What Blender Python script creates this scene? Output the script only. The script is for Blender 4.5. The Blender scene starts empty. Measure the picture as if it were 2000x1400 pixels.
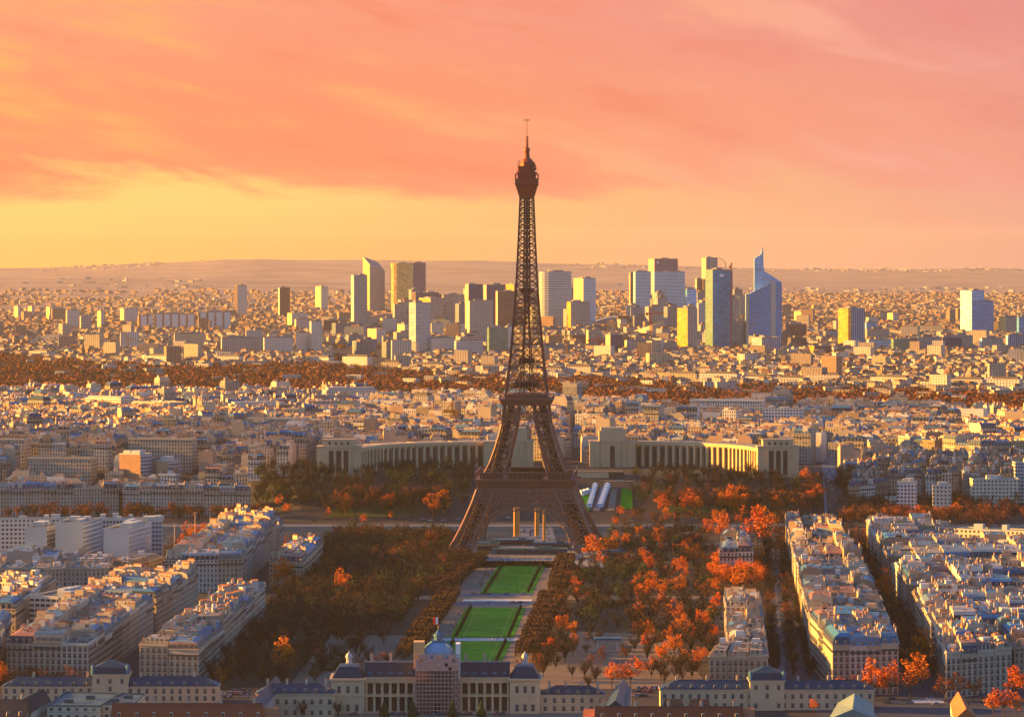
import bpy, math, random
from math import sin, cos, tan, pi, radians, sqrt, atan2, hypot

# ------------------------------------------------------------------ camera
F, H, YH = 7396.0, 225.0, 485.0      # focal length (photo px), eye height (m), horizon row of the photo
sc = bpy.context.scene
cam = bpy.data.cameras.new("camera")
cam.sensor_width = 36.0
cam.lens = 36.0 * F / 2000.0
cam.shift_y = -(700.0 - YH) / 2000.0
cam.clip_start, cam.clip_end = 5.0, 60000.0
cam_o = bpy.data.objects.new("camera", cam)
cam_o.location = (0, 0, H)
cam_o.rotation_euler = (radians(90), 0, 0)
sc.collection.objects.link(cam_o)
sc.camera = cam_o

# ------------------------------------------------------------------ render settings
sc.view_settings.view_transform = 'Standard'
sc.view_settings.look = 'None'
EXPO = 2.2
sc.view_settings.exposure = EXPO
sc.view_settings.gamma = 1.0
cy = sc.cycles
cy.max_bounces = 4
cy.diffuse_bounces = 2
cy.glossy_bounces = 2
cy.transmission_bounces = 1
cy.transparent_max_bounces = 4
cy.volume_bounces = 0
cy.use_denoising = True
cy.caustics_reflective = False
cy.caustics_refractive = False
cy.sample_clamp_indirect = 4.0

# ------------------------------------------------------------------ sun
SUN_EL, SUN_AZ = radians(10.5), radians(-80.0)      # azimuth from the view direction, negative = left
sun_dir = (sin(SUN_AZ) * cos(SUN_EL), cos(SUN_AZ) * cos(SUN_EL), sin(SUN_EL))
sl = bpy.data.lights.new("sun", 'SUN')
sl.energy = 5.0
sl.angle = radians(0.6)
sl.color = (1.0, 0.465, 0.045)
so = bpy.data.objects.new("sun", sl)
so.rotation_euler = (radians(90) - SUN_EL, 0, -SUN_AZ + pi)
from mathutils import Vector
so.rotation_euler = Vector(sun_dir).to_track_quat('Z', 'Y').to_euler()
sc.collection.objects.link(so)

# ------------------------------------------------------------------ node helper
class G:
    """Small wrapper to write shader graphs as expressions."""
    def __init__(s, tree):
        s.t = tree; s.n = tree.nodes; s.l = tree.links
    def new(s, typ, **kw):
        n = s.n.new(typ)
        for k, v in kw.items(): setattr(n, k, v)
        return n
    def put(s, sock, v):
        if isinstance(v, bpy.types.NodeSocket): s.l.new(v, sock)
        else:
            if isinstance(v, tuple) and len(v) == 3 and sock.type == 'RGBA': v = (*v, 1.0)
            sock.default_value = v
    def m(s, op, a, b=None, c=None, clamp=False):
        n = s.new('ShaderNodeMath', operation=op); n.use_clamp = clamp
        s.put(n.inputs[0], a)
        if b is not None: s.put(n.inputs[1], b)
        if c is not None: s.put(n.inputs[2], c)
        return n.outputs[0]
    def mix(s, f, a, b):
        n = s.new('ShaderNodeMix', data_type='RGBA')
        s.put(n.inputs[0], f); s.put(n.inputs[6], a); s.put(n.inputs[7], b)
        return n.outputs[2]
    def scale(s, col, k):
        return s.mixmul(col, k)
    def mixmul(s, col, k):
        n = s.new('ShaderNodeVectorMath', operation='SCALE')
        s.put(n.inputs[0], col); s.put(n.inputs[3], k)
        return n.outputs[0]
    def smooth(s, x, a, b):
        n = s.new('ShaderNodeMapRange', interpolation_type='SMOOTHSTEP')
        s.put(n.inputs[0], x); n.inputs[1].default_value = a; n.inputs[2].default_value = b
        return n.outputs[0]
    def vec(s, x, y, z):
        n = s.new('ShaderNodeCombineXYZ')
        for i, v in enumerate((x, y, z)): s.put(n.inputs[i], v)
        return n.outputs[0]
    def noise(s, v, scale, detail=4, rough=0.5, dist=0.0):
        n = s.new('ShaderNodeTexNoise')
        s.put(n.inputs['Vector'], v)
        n.inputs['Scale'].default_value = scale; n.inputs['Detail'].default_value = detail
        n.inputs['Roughness'].default_value = rough; n.inputs['Distortion'].default_value = dist
        return n.outputs[0]
    def ramp(s, x, stops, const=False):
        n = s.new('ShaderNodeValToRGB')
        cr = n.color_ramp
        cr.interpolation = 'CONSTANT' if const else 'LINEAR'
        while len(cr.elements) < len(stops): cr.elements.new(0.5)
        for e, (p, c) in zip(cr.elements, stops):
            e.position = p; e.color = (*c, 1)
        s.put(n.inputs[0], x)
        return n.outputs[0]

def srgb(r, g, b):
    f = lambda c: (c / 255) / 12.92 if c / 255 <= 0.04045 else ((c / 255 + 0.055) / 1.055) ** 2.4
    return (f(r), f(g), f(b))

# ------------------------------------------------------------------ world: sunset sky
w = bpy.data.worlds.new("World"); sc.world = w; w.use_nodes = True
g = G(w.node_tree)
bg = w.node_tree.nodes['Background']
tc = g.new('ShaderNodeTexCoord')
sp = g.new('ShaderNodeSeparateXYZ'); g.l.new(tc.outputs['Generated'], sp.inputs[0])
az = g.m('ARCTAN2', sp.outputs[0], sp.outputs[1])
el = g.m('ARCSINE', sp.outputs[2])
u = g.m('DIVIDE', az, 0.135)            # -1..1 over the stretch of horizon ahead
v = g.m('DIVIDE', el, 0.0656)           # 0 at eye level, 1 about 3.8 degrees up
u01 = g.m('MULTIPLY_ADD', u, 0.5, 0.5, clamp=True)
p1 = g.vec(g.m('MULTIPLY_ADD', v, 1.0, g.m('MULTIPLY', u, 1.5)), g.m('MULTIPLY', v, 2.6), 0.3)
n_big = g.noise(p1, 1.3, 8, 0.62, 0.2)
p2 = g.vec(g.m('MULTIPLY_ADD', v, 0.9, g.m('MULTIPLY', u, 1.3)), g.m('MULTIPLY_ADD', u, 0.5, g.m('MULTIPLY', v, 2.3)), 5.1)
n_str = g.noise(p2, 1.6, 8, 0.58, 0.18)
low = g.ramp(u01, [(0.0, srgb(255, 214, 118)), (0.28, srgb(255, 208, 122)), (0.55, srgb(252, 188, 122)), (0.8, srgb(243, 174, 134)), (1.0, srgb(234, 164, 140))])
hor = g.ramp(u01, [(0.0, srgb(255, 186, 92)), (0.4, srgb(250, 172, 100)), (0.75, srgb(232, 165, 128)), (1.0, srgb(216, 152, 132))])
mid = g.ramp(u01, [(0.0, srgb(252, 154, 108)), (0.35, srgb(251, 152, 110)), (0.65, srgb(248, 158, 124)), (1.0, srgb(241, 158, 136))])
top = g.ramp(u01, [(0.0, srgb(253, 164, 122)), (0.4, srgb(249, 158, 128)), (0.7, srgb(240, 154, 136)), (1.0, srgb(232, 146, 138))])
lit = g.ramp(u01, [(0.0, srgb(255, 188, 104)), (0.4, srgb(255, 176, 116)), (0.8, srgb(250, 172, 146)), (1.0, srgb(240, 166, 156))])
lo = g.mix(g.smooth(v, -0.02, 0.2), hor, low)
edge = g.m('ADD', v, g.m('MULTIPLY', g.m('SUBTRACT', n_big, 0.5), 0.8))
edge = g.m('SUBTRACT', edge, g.m('MULTIPLY', g.smooth(u, 0.1, 0.9), -0.06))
cloud = g.smooth(edge, 0.21, 0.37)
cloud = g.m('MULTIPLY', cloud, 1.0)
hi = g.mix(g.smooth(v, 0.5, 1.0), mid, top)
hi = g.mix(g.m('MULTIPLY', g.smooth(n_str, 0.48, 0.66), 0.9), hi, lit)
dark = g.ramp(u01, [(0.0, srgb(246, 134, 92)), (0.5, srgb(246, 136, 100)), (1.0, srgb(228, 138, 126))])
hi = g.mix(g.m('MULTIPLY', g.smooth(n_str, 0.47, 0.30), 0.65), hi, dark)
front = g.mix(cloud, lo, hi)
# upper sky and the sky behind the eye: clear Nishita evening sky with a mauve veil
sky = g.new('ShaderNodeTexSky', sky_type='NISHITA')
sky.sun_disc = False
sky.sun_elevation = SUN_EL
sky.sun_rotation = SUN_AZ
sky.air_density = 1.0; sky.dust_density = 1.5; sky.ozone_density = 3.0
nish = g.mixmul(sky.outputs[0], 0.085)
veil = g.mixmul(g.mix(g.smooth(el, 0.15, 0.9), srgb(98, 132, 174), srgb(66, 128, 208)), 0.31)
upper = g.mix(0.62, nish, veil)
near_front = g.m('MULTIPLY', g.smooth(el, 0.19, 0.07), g.smooth(g.m('ABSOLUTE', az), 1.3, 0.35))
front = g.mixmul(front, 2.0 ** -EXPO)
bgc = g.mix(near_front, upper, front)
g.l.new(bgc, bg.inputs[0])
bg.inputs[1].default_value = 1.0

# ------------------------------------------------------------------ placing helpers
def lerp(a, b, t): return a + (b - a) * t
def sstep(x, a, b):
    t = min(1, max(0, (x - a) / (b - a))); return t * t * (3 - 2 * t)
def gp(px, py, z=0.0):
    """World point at height z seen at photo pixel (px, py)."""
    D = F * (H - z) / (py - YH)
    return ((px - 1000) * D / F, D)
def xat(px, D): return (px - 1000) * D / F
def zat(py, D): return H - (py - YH) * D / F
def topx(X, Y, Z=0.0): return (1000 + F * X / Y, YH + F * (H - Z) / Y)
def gph(px, py, h):
    """Point seen at (px, py) that lies h above the land there (first one along the sight line)."""
    Y = 1500.0
    while Y < 12000 and H - (py - YH) * Y / F > gz(xat(px, Y), Y) + h: Y += 4
    return (xat(px, Y), Y)
def vnoise(x, s=0):
    i = math.floor(x); f = x - i; f = f * f * (3 - 2 * f)
    r = lambda k: (sin((k + s * 57.3) * 127.1) * 43758.5453) % 1.0
    return lerp(r(i), r(i + 1), f)
def gz(X, Y):
    """Height of the land: level left bank, river bed, rise on the right bank, ridges far off."""
    px = 1000 + F * X / max(Y, 100)
    k = sstep(px, 430, 540) * (1 - sstep(px, 1600, 1690))
    a, b = lerp(3205, 3095, k), lerp(3335, 3240, k)
    z = 33 * sstep(Y, a, b)
    if 2874 < Y < 3056: z = -6.0
    if Y > 12500:
        u = 1000 + F * X / Y
        t1 = lerp(546, 556, sstep(u, 400, 900)) + 7 * sstep(u, 1150, 1700) + 5 * (vnoise(u / 170, 1) - .5)
        h1 = max(33, H - (t1 - YH) * 17000 / F)
        z = max(z, lerp(33, h1, sstep(Y, 14200, 17000)) * 1.0)
        if Y > 17000: z = lerp(h1, 60, sstep(Y, 17000, 18500))
        t2 = 522 - 16 * sstep(u, 60, 480) + 10 * sstep(u, 850, 1250) + 8 * sstep(u, 1250, 1600) + 4 * (vnoise(u / 120, 2) - .5)
        h2 = H - (t2 - YH) * 24000 / F
        if Y > 19500: z = lerp(60, h2, sstep(Y, 19500, 24000))
        if Y > 24000: z = h2 - (Y - 24000) * .02
    return z

# ------------------------------------------------------------------ mesh helper
C = sc.collection
class MB:
    def __init__(s): s.v = []; s.f = []; s.m = []; s.t = []; s.uv = []
    def face(s, pts, mi=0, t=0.0, uv=None):
        i = len(s.v); s.v += pts; n = len(pts)
        s.f.append(tuple(range(i, i + n))); s.m.append(mi); s.t.append(t)
        s.uv += uv if uv else [(0.0, 0.0)] * n
    def hexa(s, b, tp, mi=0, t=0.0, uvs=False, top=None, bottom=True):
        """b, tp: matching CCW loops (bottom, top)."""
        n = len(b)
        for i in range(n):
            j = (i + 1) % n
            uv = None
            if uvs:
                L = hypot(b[j][0] - b[i][0], b[j][1] - b[i][1])
                uv = [(0, b[i][2]), (L, b[j][2]), (L, tp[j][2]), (0, tp[i][2])]
            s.face([b[i], b[j], tp[j], tp[i]], mi, t, uv)
        s.face(list(tp), mi if top is None else top, t)
        if bottom: s.face(list(reversed(b)), mi, t)
    def box(s, cx, cy, z0, sx, sy, sz, rot=0.0, mi=0, t=0.0, uvs=False, top=None):
        c, q = cos(rot), sin(rot)
        P = [(cx + c * x - q * y, cy + q * x + c * y) for x, y in ((-sx / 2, -sy / 2), (sx / 2, -sy / 2), (sx / 2, sy / 2), (-sx / 2, sy / 2))]
        s.hexa([(x, y, z0) for x, y in P], [(x, y, z0 + sz) for x, y in P], mi, t, uvs, top)
    def prism(s, poly, z0, z1, mi=0, t=0.0, uvs=False, top=None):
        s.hexa([(x, y, z0) for x, y in poly], [(x, y, z1) for x, y in poly], mi, t, uvs, top)
    def bar(s, p, q, wd, mi=0, t=0.0, w2=None):
        p = Vector(p); q = Vector(q); d = (q - p)
        if d.length < 1e-6: return
        d.normalize()
        up = Vector((0, 0, 1)) if abs(d.z) < .95 else Vector((0, 1, 0))
        a = d.cross(up).normalized(); b = a.cross(d).normalized()
        w2 = wd if w2 is None else w2
        L = []
        for (o, ww) in ((p, wd), (q, w2)):
            L.append([tuple(o + a * (sx * ww / 2) + b * (sy * ww / 2)) for sx, sy in ((-1, -1), (1, -1), (1, 1), (-1, 1))])
        s.hexa(L[0], L[1], mi, t)
    def cyl(s, cx, cy, z0, z1, r0, r1=None, n=12, mi=0, t=0.0, uvs=False, top=None, a0=0.0):
        r1 = r0 if r1 is None else r1
        B = [(cx + r0 * cos(a0 + 2 * pi * i / n), cy + r0 * sin(a0 + 2 * pi * i / n), z0) for i in range(n)]
        T = [(cx + r1 * cos(a0 + 2 * pi * i / n), cy + r1 * sin(a0 + 2 * pi * i / n), z1) for i in range(n)]
        if uvs:
            pr = 2 * pi * r0
            for i in range(n):
                j = (i + 1) % n
                s.face([B[i], B[j], T[j], T[i]], mi, t, [(pr * i / n, z0), (pr * (i + 1) / n, z0), (pr * (i + 1) / n, z1), (pr * i / n, z1)])
            s.face(T, mi if top is None else top, t)
        else: s.hexa(B, T, mi, t, False, top)
    def lathe(s, cx, cy, prof, n=16, mi=0, t=0.0):
        for (r0, z0), (r1, z1) in zip(prof, prof[1:]):
            for i in range(n):
                a, b = 2 * pi * i / n, 2 * pi * (i + 1) / n
                P = [(cx + r0 * cos(a), cy + r0 * sin(a), z0), (cx + r0 * cos(b), cy + r0 * sin(b), z0),
                     (cx + r1 * cos(b), cy + r1 * sin(b), z1), (cx + r1 * cos(a), cy + r1 * sin(a), z1)]
                if r1 < 1e-4: P = P[:3]
                elif r0 < 1e-4: P = [P[0], P[2], P[3]]
                s.face(P, mi, t)
    def mesh(s, name, mats, org=(0, 0, 0)):
        me = bpy.data.meshes.new(name)
        ox, oy, oz = org
        me.from_pydata([(x - ox, y - oy, z - oz) for x, y, z in s.v], [], s.f)
        for m_ in mats: me.materials.append(m_)
        if len(mats) > 1: me.polygons.foreach_set('material_index', s.m)
        uvl = me.uv_layers.new(name='uv')
        uvl.data.foreach_set('uv', [c for p in s.uv for c in p])
        at = me.attributes.new('tint', 'FLOAT', 'FACE')
        at.data.foreach_set('value', s.t)
        me.update()
        return me
    def build(s, name, mats, parent=None, org=None):
        if not isinstance(mats, (list, tuple)): mats = [mats]
        if org is None: org = tuple(parent.get('org', (0, 0, 0))) if parent is not None else (0, 0, 0)
        o = bpy.data.objects.new(name, s.mesh(name, mats, org))
        C.objects.link(o)
        if parent is not None: o.parent = parent
        else: o.location = org
        return o
ORG = {}
def thing(name, label, cat, loc, group=None):
    o = bpy.data.objects.new(name, None); C.objects.link(o)
    o.location = loc; o.empty_display_size = 1
    tag(o, label, cat, group); ORG[o.name] = tuple(loc)
    return o
def tag(o, label, cat, group=None, kind=None):
    if label: o['label'] = label
    if cat: o['category'] = cat
    if group: o['group'] = group
    if kind: o['kind'] = kind
    return o
def part(mb, name, mats, root, parent=None):
    """A mesh in world coordinates linked as a child: shifted to its thing's origin."""
    return mb.build(name, mats, parent or root, ORG[root.name])
def inst(name, mesh, parent=None, loc=(0, 0, 0), rz=0.0, scale=None):
    o = bpy.data.objects.new(name, mesh); C.objects.link(o)
    if parent is not None: o.parent = parent
    o.location = loc; o.rotation_euler = (0, 0, rz)
    if scale: o.scale = scale
    return o
def structure(mb, name, mat): return tag(mb.build(name, mat), None, None, None, 'structure')
def stuff(mb, name, mats, label, cat): return tag(mb.build(name, mats), label, cat, None, 'stuff')

# ------------------------------------------------------------------ materials
def newmat(name):
    m = bpy.data.materials.new(name); m.use_nodes = True
    return m, G(m.node_tree), m.node_tree.nodes['Principled BSDF']
def plain(name, col, rough=.8, metal=0.0, nscale=.15, namt=.3, spec=.08, stretch=None):
    m, g, b = newmat(name)
    tcn = g.new('ShaderNodeTexCoord')
    vv = tcn.outputs['Object']
    if stretch:
        mp = g.new('ShaderNodeMapping'); mp.inputs['Scale'].default_value = stretch; g.l.new(vv, mp.inputs[0]); vv = mp.outputs[0]
    n = g.noise(vv, nscale, 5, .6)
    k = g.m('MULTIPLY_ADD', g.m('SUBTRACT', n, .5), namt * 2.2, 1.0)
    g.l.new(g.mixmul(col, k), b.inputs['Base Color'])
    b.inputs['Roughness'].default_value = rough; b.inputs['Metallic'].default_value = metal
    b.inputs['Specular IOR Level'].default_value = spec
    return m
def tinted(name, stops, rough=.8, nscale=.2, namt=.3, windows=None, spec=.08, metal=0.0, const=True):
    """Colour chosen per face/object by the tint value; windows=(pitch_u, pitch_v, frac_u, frac_v, glass)."""
    m, g, b = newmat(name)
    at = g.new('ShaderNodeAttribute', attribute_name='tint')
    oi = g.new('ShaderNodeObjectInfo')
    tv = g.m('FRACT', g.m('ADD', at.outputs['Fac'], g.m('MULTIPLY', oi.outputs['Random'], 0.0)))
    col = g.ramp(tv, stops, const)
    geo = g.new('ShaderNodeNewGeometry')
    n = g.noise(geo.outputs['Position'], nscale, 5, .6)
    k = g.m('MULTIPLY_ADD', g.m('SUBTRACT', n, .5), namt * 2.2, 1.0)
    col = g.mixmul(col, k)
    rg = rough
    if windows:
        pu, pv, fu, fv, glass = windows
        uvn = g.new('ShaderNodeUVMap'); s_ = g.new('ShaderNodeSeparateXYZ'); g.l.new(uvn.outputs[0], s_.inputs[0])
        cu = g.m('DIVIDE', s_.outputs[0], pu); cv = g.m('DIVIDE', s_.outputs[1], pv)
        a = g.m('LESS_THAN', g.m('ABSOLUTE', g.m('SUBTRACT', g.m('FRACT', cu), .5)), fu / 2)
        c = g.m('LESS_THAN', g.m('ABSOLUTE', g.m('SUBTRACT', g.m('FRACT', cv), .48)), fv / 2)
        msk = g.m('MULTIPLY', a, c)
        wn = g.new('ShaderNodeTexWhiteNoise', noise_dimensions='3D')
        g.l.new(g.vec(g.m('FLOOR', cu), g.m('FLOOR', cv), tv), wn.inputs['Vector'])
        gl = g.mix(g.m('MULTIPLY', wn.outputs[0], .55), glass, (.30, .28, .25))
        band = g.m('LESS_THAN', g.m('FRACT', cv), .10)       # string course at each storey
        col = g.mix(g.m('MULTIPLY', band, .35), col, (.12, .10, .09))
        col = g.mix(msk, col, gl)
        rg = g.m('MULTIPLY_ADD', msk, .15 - rough, rough)
    g.l.new(col, b.inputs['Base Color']); g.put(b.inputs['Roughness'], rg)
    b.inputs['Specular IOR Level'].default_value = spec; b.inputs['Metallic'].default_value = metal
    return m
def facade(name, frame, glass, pu, pv, fu, fv, rough=.6, grough=.2, spec=.22, var=.35, metal=0.0):
    """Curtain wall: frame colour with glazing fu x fv of each pu x pv (metre) bay."""
    m, g, b = newmat(name)
    uvn = g.new('ShaderNodeUVMap'); s_ = g.new('ShaderNodeSeparateXYZ'); g.l.new(uvn.outputs[0], s_.inputs[0])
    cu = g.m('DIVIDE', s_.outputs[0], pu); cv = g.m('DIVIDE', s_.outputs[1], pv)
    a = g.m('LESS_THAN', g.m('FRACT', cu), fu) if fu < 1 else 1.0
    c = g.m('LESS_THAN', g.m('FRACT', cv), fv) if fv < 1 else 1.0
    msk = g.m('MULTIPLY', a, c)
    wn = g.new('ShaderNodeTexWhiteNoise', noise_dimensions='2D')
    g.l.new(g.vec(g.m('FLOOR', g.m('DIVIDE', cu, 2.0)), g.m('FLOOR', cv), 0.0), wn.inputs['Vector'])
    gl = g.mixmul(glass, g.m('MULTIPLY_ADD', wn.outputs[0], var * 2, 1 - var))
    geo = g.new('ShaderNodeNewGeometry')
    n = g.noise(geo.outputs['Position'], .012, 3, .5)
    gl = g.mixmul(gl, g.m('MULTIPLY_ADD', n, .5, .75))
    g.l.new(g.mix(msk, frame, gl), b.inputs['Base Color'])
    g.put(b.inputs['Roughness'], g.m('MULTIPLY_ADD', msk, grough - rough, rough))
    b.inputs['Specular IOR Level'].default_value = spec; b.inputs['Metallic'].default_value = metal
    return m

STONE = [(0, (.38, .30, .205)), (.18, (.44, .36, .26)), (.36, (.30, .27, .225)), (.52, (.47, .42, .34)), (.66, (.235, .18, .13)), (.78, (.56, .53, .47)), (.9, (.34, .225, .16)), (.95, (.46, .34, .18))]
M = {}
M['wallwin'] = tinted('stone_windows', STONE, .85, .05, .25, (2.6, 3.2, .50, .66, (.024, .026, .032)))
M['stone'] = tinted('stone', STONE, .85, .12, .22)
M['iron'] = plain('iron_balcony', (.05, .05, .055), .6)
M['slate'] = tinted('slate_roof', [(0, (.018, .034, .056)), (.35, (.032, .064, .10)), (.7, (.042, .095, .15)), (.88, (.06, .055, .055))], .6, .25, .4, spec=.10)
M['zinc'] = tinted('zinc_roof', [(0, (.055, .14, .215)), (.22, (.115, .175, .225)), (.42, (.035, .085, .14)), (.58, (.17, .15, .135)), (.68, (.05, .165, .275)), (.82, (.27, .13, .08)), (.90, (.30, .28, .25))], .6, .3, .45, spec=.12)
M['flat'] = tinted('flat_roof', [(0, (.22, .19, .16)), (.25, (.12, .125, .13)), (.45, (.28, .24, .20)), (.6, (.22, .12, .08)), (.75, (.36, .33, .29)), (.9, (.12, .16, .17))], .9, .25, .4)
M['clay'] = plain('clay_pots', (.42, .17, .09), .85, nscale=.4)
M['glass'] = plain('dark_glass', (.03, .035, .042), .12, spec=.6)
M['white'] = plain('white_render', (.52, .51, .48), .8)
BM = [M[k] for k in ('wallwin', 'stone', 'iron', 'slate', 'zinc', 'flat', 'clay', 'glass', 'white')]
W_WIN, W_ST, W_IR, W_SL, W_ZN, W_FL, W_CL, W_GL, W_WH = range(9)
# ------------------------------------------------------------------ the land
def build_ground():
    ys = [900, 1400, 1800, 2200, 2600, 2860, 2873, 2875, 2960, 3054.9, 3057]
    y = 3075
    while y < 3360: ys.append(y); y += 15
    y = 3420
    while y < 26500: ys.append(y); y *= 1.035
    mb = MB(); N = 90
    def X(j, Y): return (j / N * 2 - 1) * (Y * .34 + 900)
    grid = [[(X(j, Y), Y, gz(X(j, Y), Y)) for j in range(N + 1)] for Y in ys]
    for r0, r1 in zip(grid, grid[1:]):
        for j in range(N): mb.face([r0[j], r0[j + 1], r1[j + 1], r1[j]])
    m, g, b = newmat('ground')
    geo = g.new('ShaderNodeNewGeometry')
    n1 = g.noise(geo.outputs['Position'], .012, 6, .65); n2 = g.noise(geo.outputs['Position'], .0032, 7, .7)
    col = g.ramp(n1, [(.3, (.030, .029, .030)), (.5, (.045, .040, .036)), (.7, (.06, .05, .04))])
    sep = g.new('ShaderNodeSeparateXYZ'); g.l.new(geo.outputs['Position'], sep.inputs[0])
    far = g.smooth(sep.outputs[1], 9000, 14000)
    colf = g.ramp(n2, [(.35, (.17, .125, .10)), (.5, (.25, .18, .14)), (.65, (.33, .24, .17))])  # far land lightened: distance haze carried in its colour
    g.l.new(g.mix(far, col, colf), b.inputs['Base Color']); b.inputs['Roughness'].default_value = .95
    b.inputs['Specular IOR Level'].default_value = .1
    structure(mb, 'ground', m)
build_ground()

def sheet(name, pxs, mat, dz, z=None, n=1):
    """Flat ground area from photo outline, laid dz above the land."""
    mb = MB(); pts = []
    for px, py in pxs:
        x, y = gp(px, py, 0 if z is None else z)
        pts.append((x, y, (0 if z is None else z) + dz))
    mb.face(pts); return structure(mb, name, mat)

GRAVEL = plain('gravel', (.20, .15, .105), .95, nscale=.05, namt=.35, spec=.1)
PALE = plain('pale_gravel', (.155, .115, .078), .95, nscale=.05, namt=.3, spec=.1)
ASPH = plain('asphalt', (.055, .058, .066), .85, nscale=.06, namt=.3)
LIGHTROAD = plain('light_road', (.10, .12, .145), .8, nscale=.06, namt=.3)
SOIL = plain('park_soil', (.040, .032, .022), .95, nscale=.03, namt=.6, spec=.1)
DKGRASS = plain('park_grass', (.045, .065, .022), .95, nscale=.03, namt=.5, spec=.1)
LINE = plain('mown_line', (.20, .27, .06), .9, nscale=.05)
WATER = plain('river_water', (.05, .06, .065), .12, nscale=.02, spec=.5)
def lawn_mat():
    m, g, b = newmat('lawn_grass')
    geo = g.new('ShaderNodeNewGeometry')
    n = g.noise(geo.outputs['Position'], .03, 6, .6); n2 = g.noise(geo.outputs['Position'], .35, 3, .6)
    c = g.ramp(n, [(.3, (.014, .15, .002)), (.5, (.024, .205, .003)), (.68, (.05, .25, .006))])
    g.l.new(g.mixmul(c, g.m('MULTIPLY_ADD', n2, .6, .7)), b.inputs['Base Color'])
    b.inputs['Roughness'].default_value = .95; b.inputs['Specular IOR Level'].default_value = .1
    return m
LAWN = lawn_mat()

# park soil, gravel walks, lawns, cross roads
sheet('park_ground', [(380, 1345), (560, 1130), (640, 1075), (1400, 1035), (1505, 1150), (1400, 1170), (1385, 1345)], SOIL, .02)
sheet('central_walk', [(760, 1330), (935, 1095), (1110, 1095), (1025, 1330)], GRAVEL, .05)
sheet('parade_ground', [(560, 1345), (640, 1240), (800, 1240), (790, 1345)], PALE, .04)
sheet('parade_ground', [(1040, 1345), (1105, 1232), (1300, 1238), (1390, 1345)], PALE, .04)
sheet('cross_road', [(600, 1163), (1400, 1163), (1400, 1170), (600, 1170)], GRAVEL, .07)
sheet('cross_road', [(895, 1159), (1042, 1159), (1041, 1163.5), (892, 1163.5)], LIGHTROAD, .10)
sheet('cross_road', [(905, 1170.3), (1040, 1170.3), (1038.5, 1173.8), (903, 1173.8)], plain('white_kerb_strip', (.62, .58, .46), .8), .12)
sheet('cross_road', [(888, 1175), (1045, 1175), (1040, 1182.5), (884, 1182.5)], LIGHTROAD, .10)
sheet('cross_path', [(862, 1246), (1012, 1246), (1009, 1251), (860, 1251)], plain('white_path', (.45, .42, .40), .9), .12)
for k, (x, y, w_, h_) in enumerate([(850, 1135, 90, 22), (700, 1195, 70, 16), (1150, 1120, 90, 20), (1250, 1098, 60, 12), (660, 1180, 40, 14), (1190, 1085, 80, 8), (560, 1100, 60, 10), (805, 1118, 60, 12)]):
    sheet('grass_patch', [(x - w_ / 2, y + h_ / 2), (x + w_ / 2, y + h_ / 2), (x + w_ / 2 + 8, y - h_ / 2), (x - w_ / 2 + 8, y - h_ / 2)], DKGRASS, .06)
LAWNS = [[(937, 1158.5), (1040, 1158.5), (1065, 1105), (972, 1105)], [(879, 1245), (1003, 1245), (1027, 1186), (910, 1186)], [(850, 1296), (978, 1296), (999, 1252), (875, 1252)]]
def edgept(q, a, b):
    l = (lerp(q[0][0], q[3][0], b), lerp(q[0][1], q[3][1], b)); r = (lerp(q[1][0], q[2][0], b), lerp(q[1][1], q[2][1], b))
    return (lerp(l[0], r[0], a), lerp(l[1], r[1], a))
for q in LAWNS:
    sheet('lawn', q, LAWN, .12)
    mb = MB()
    W4 = [gp(*p) for p in q]
    def wp(a, b):
        l = Vector(W4[0]).lerp(Vector(W4[3]), b); r = Vector(W4[1]).lerp(Vector(W4[2]), b); p = l.lerp(r, a); return (p.x, p.y, .17)
    e = .007
    for a in (.2, .8): mb.face([wp(a - e, 0), wp(a + e, 0), wp(a + e, 1), wp(a - e, 1)])
    e2 = .005
    for b in (.28, .64): mb.face([wp(.2 + e + .001, b - e2), wp(.8 - e - .001, b - e2), wp(.8 - e - .001, b + e2), wp(.2 + e + .001, b + e2)])
    structure(mb, 'lawn_lines', LINE)
sheet('tower_forecourt', [(890, 1108), (1180, 1108), (1160, 1062), (930, 1062)], plain('forecourt', (.22, .23, .25), .9, nscale=.05, namt=.35), .05)
# river, bridge, quays
mb = MB(); mb.face([(-900, 2870, -2.5), (900, 2870, -2.5), (900, 3060, -2.5), (-900, 3060, -2.5)]); structure(mb, 'river', WATER)
QUAY = plain('quay_stone', (.26, .23, .19), .9, nscale=.08)
mb = MB(); mb.box(0, 3056, -5.9, 1800, 3, 7.0); structure(mb, 'quay_wall', QUAY)
mb = MB(); mb.box(0, 2873, -5.9, 1800, 3, 7.0); structure(mb, 'quay_wall', QUAY)
mb = MB(); mb.face([(-900, 3060, .06), (900, 3060, .06), (900, 3088, .06), (-900, 3088, .06)]); structure(mb, 'quay_road', LIGHTROAD)
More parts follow.
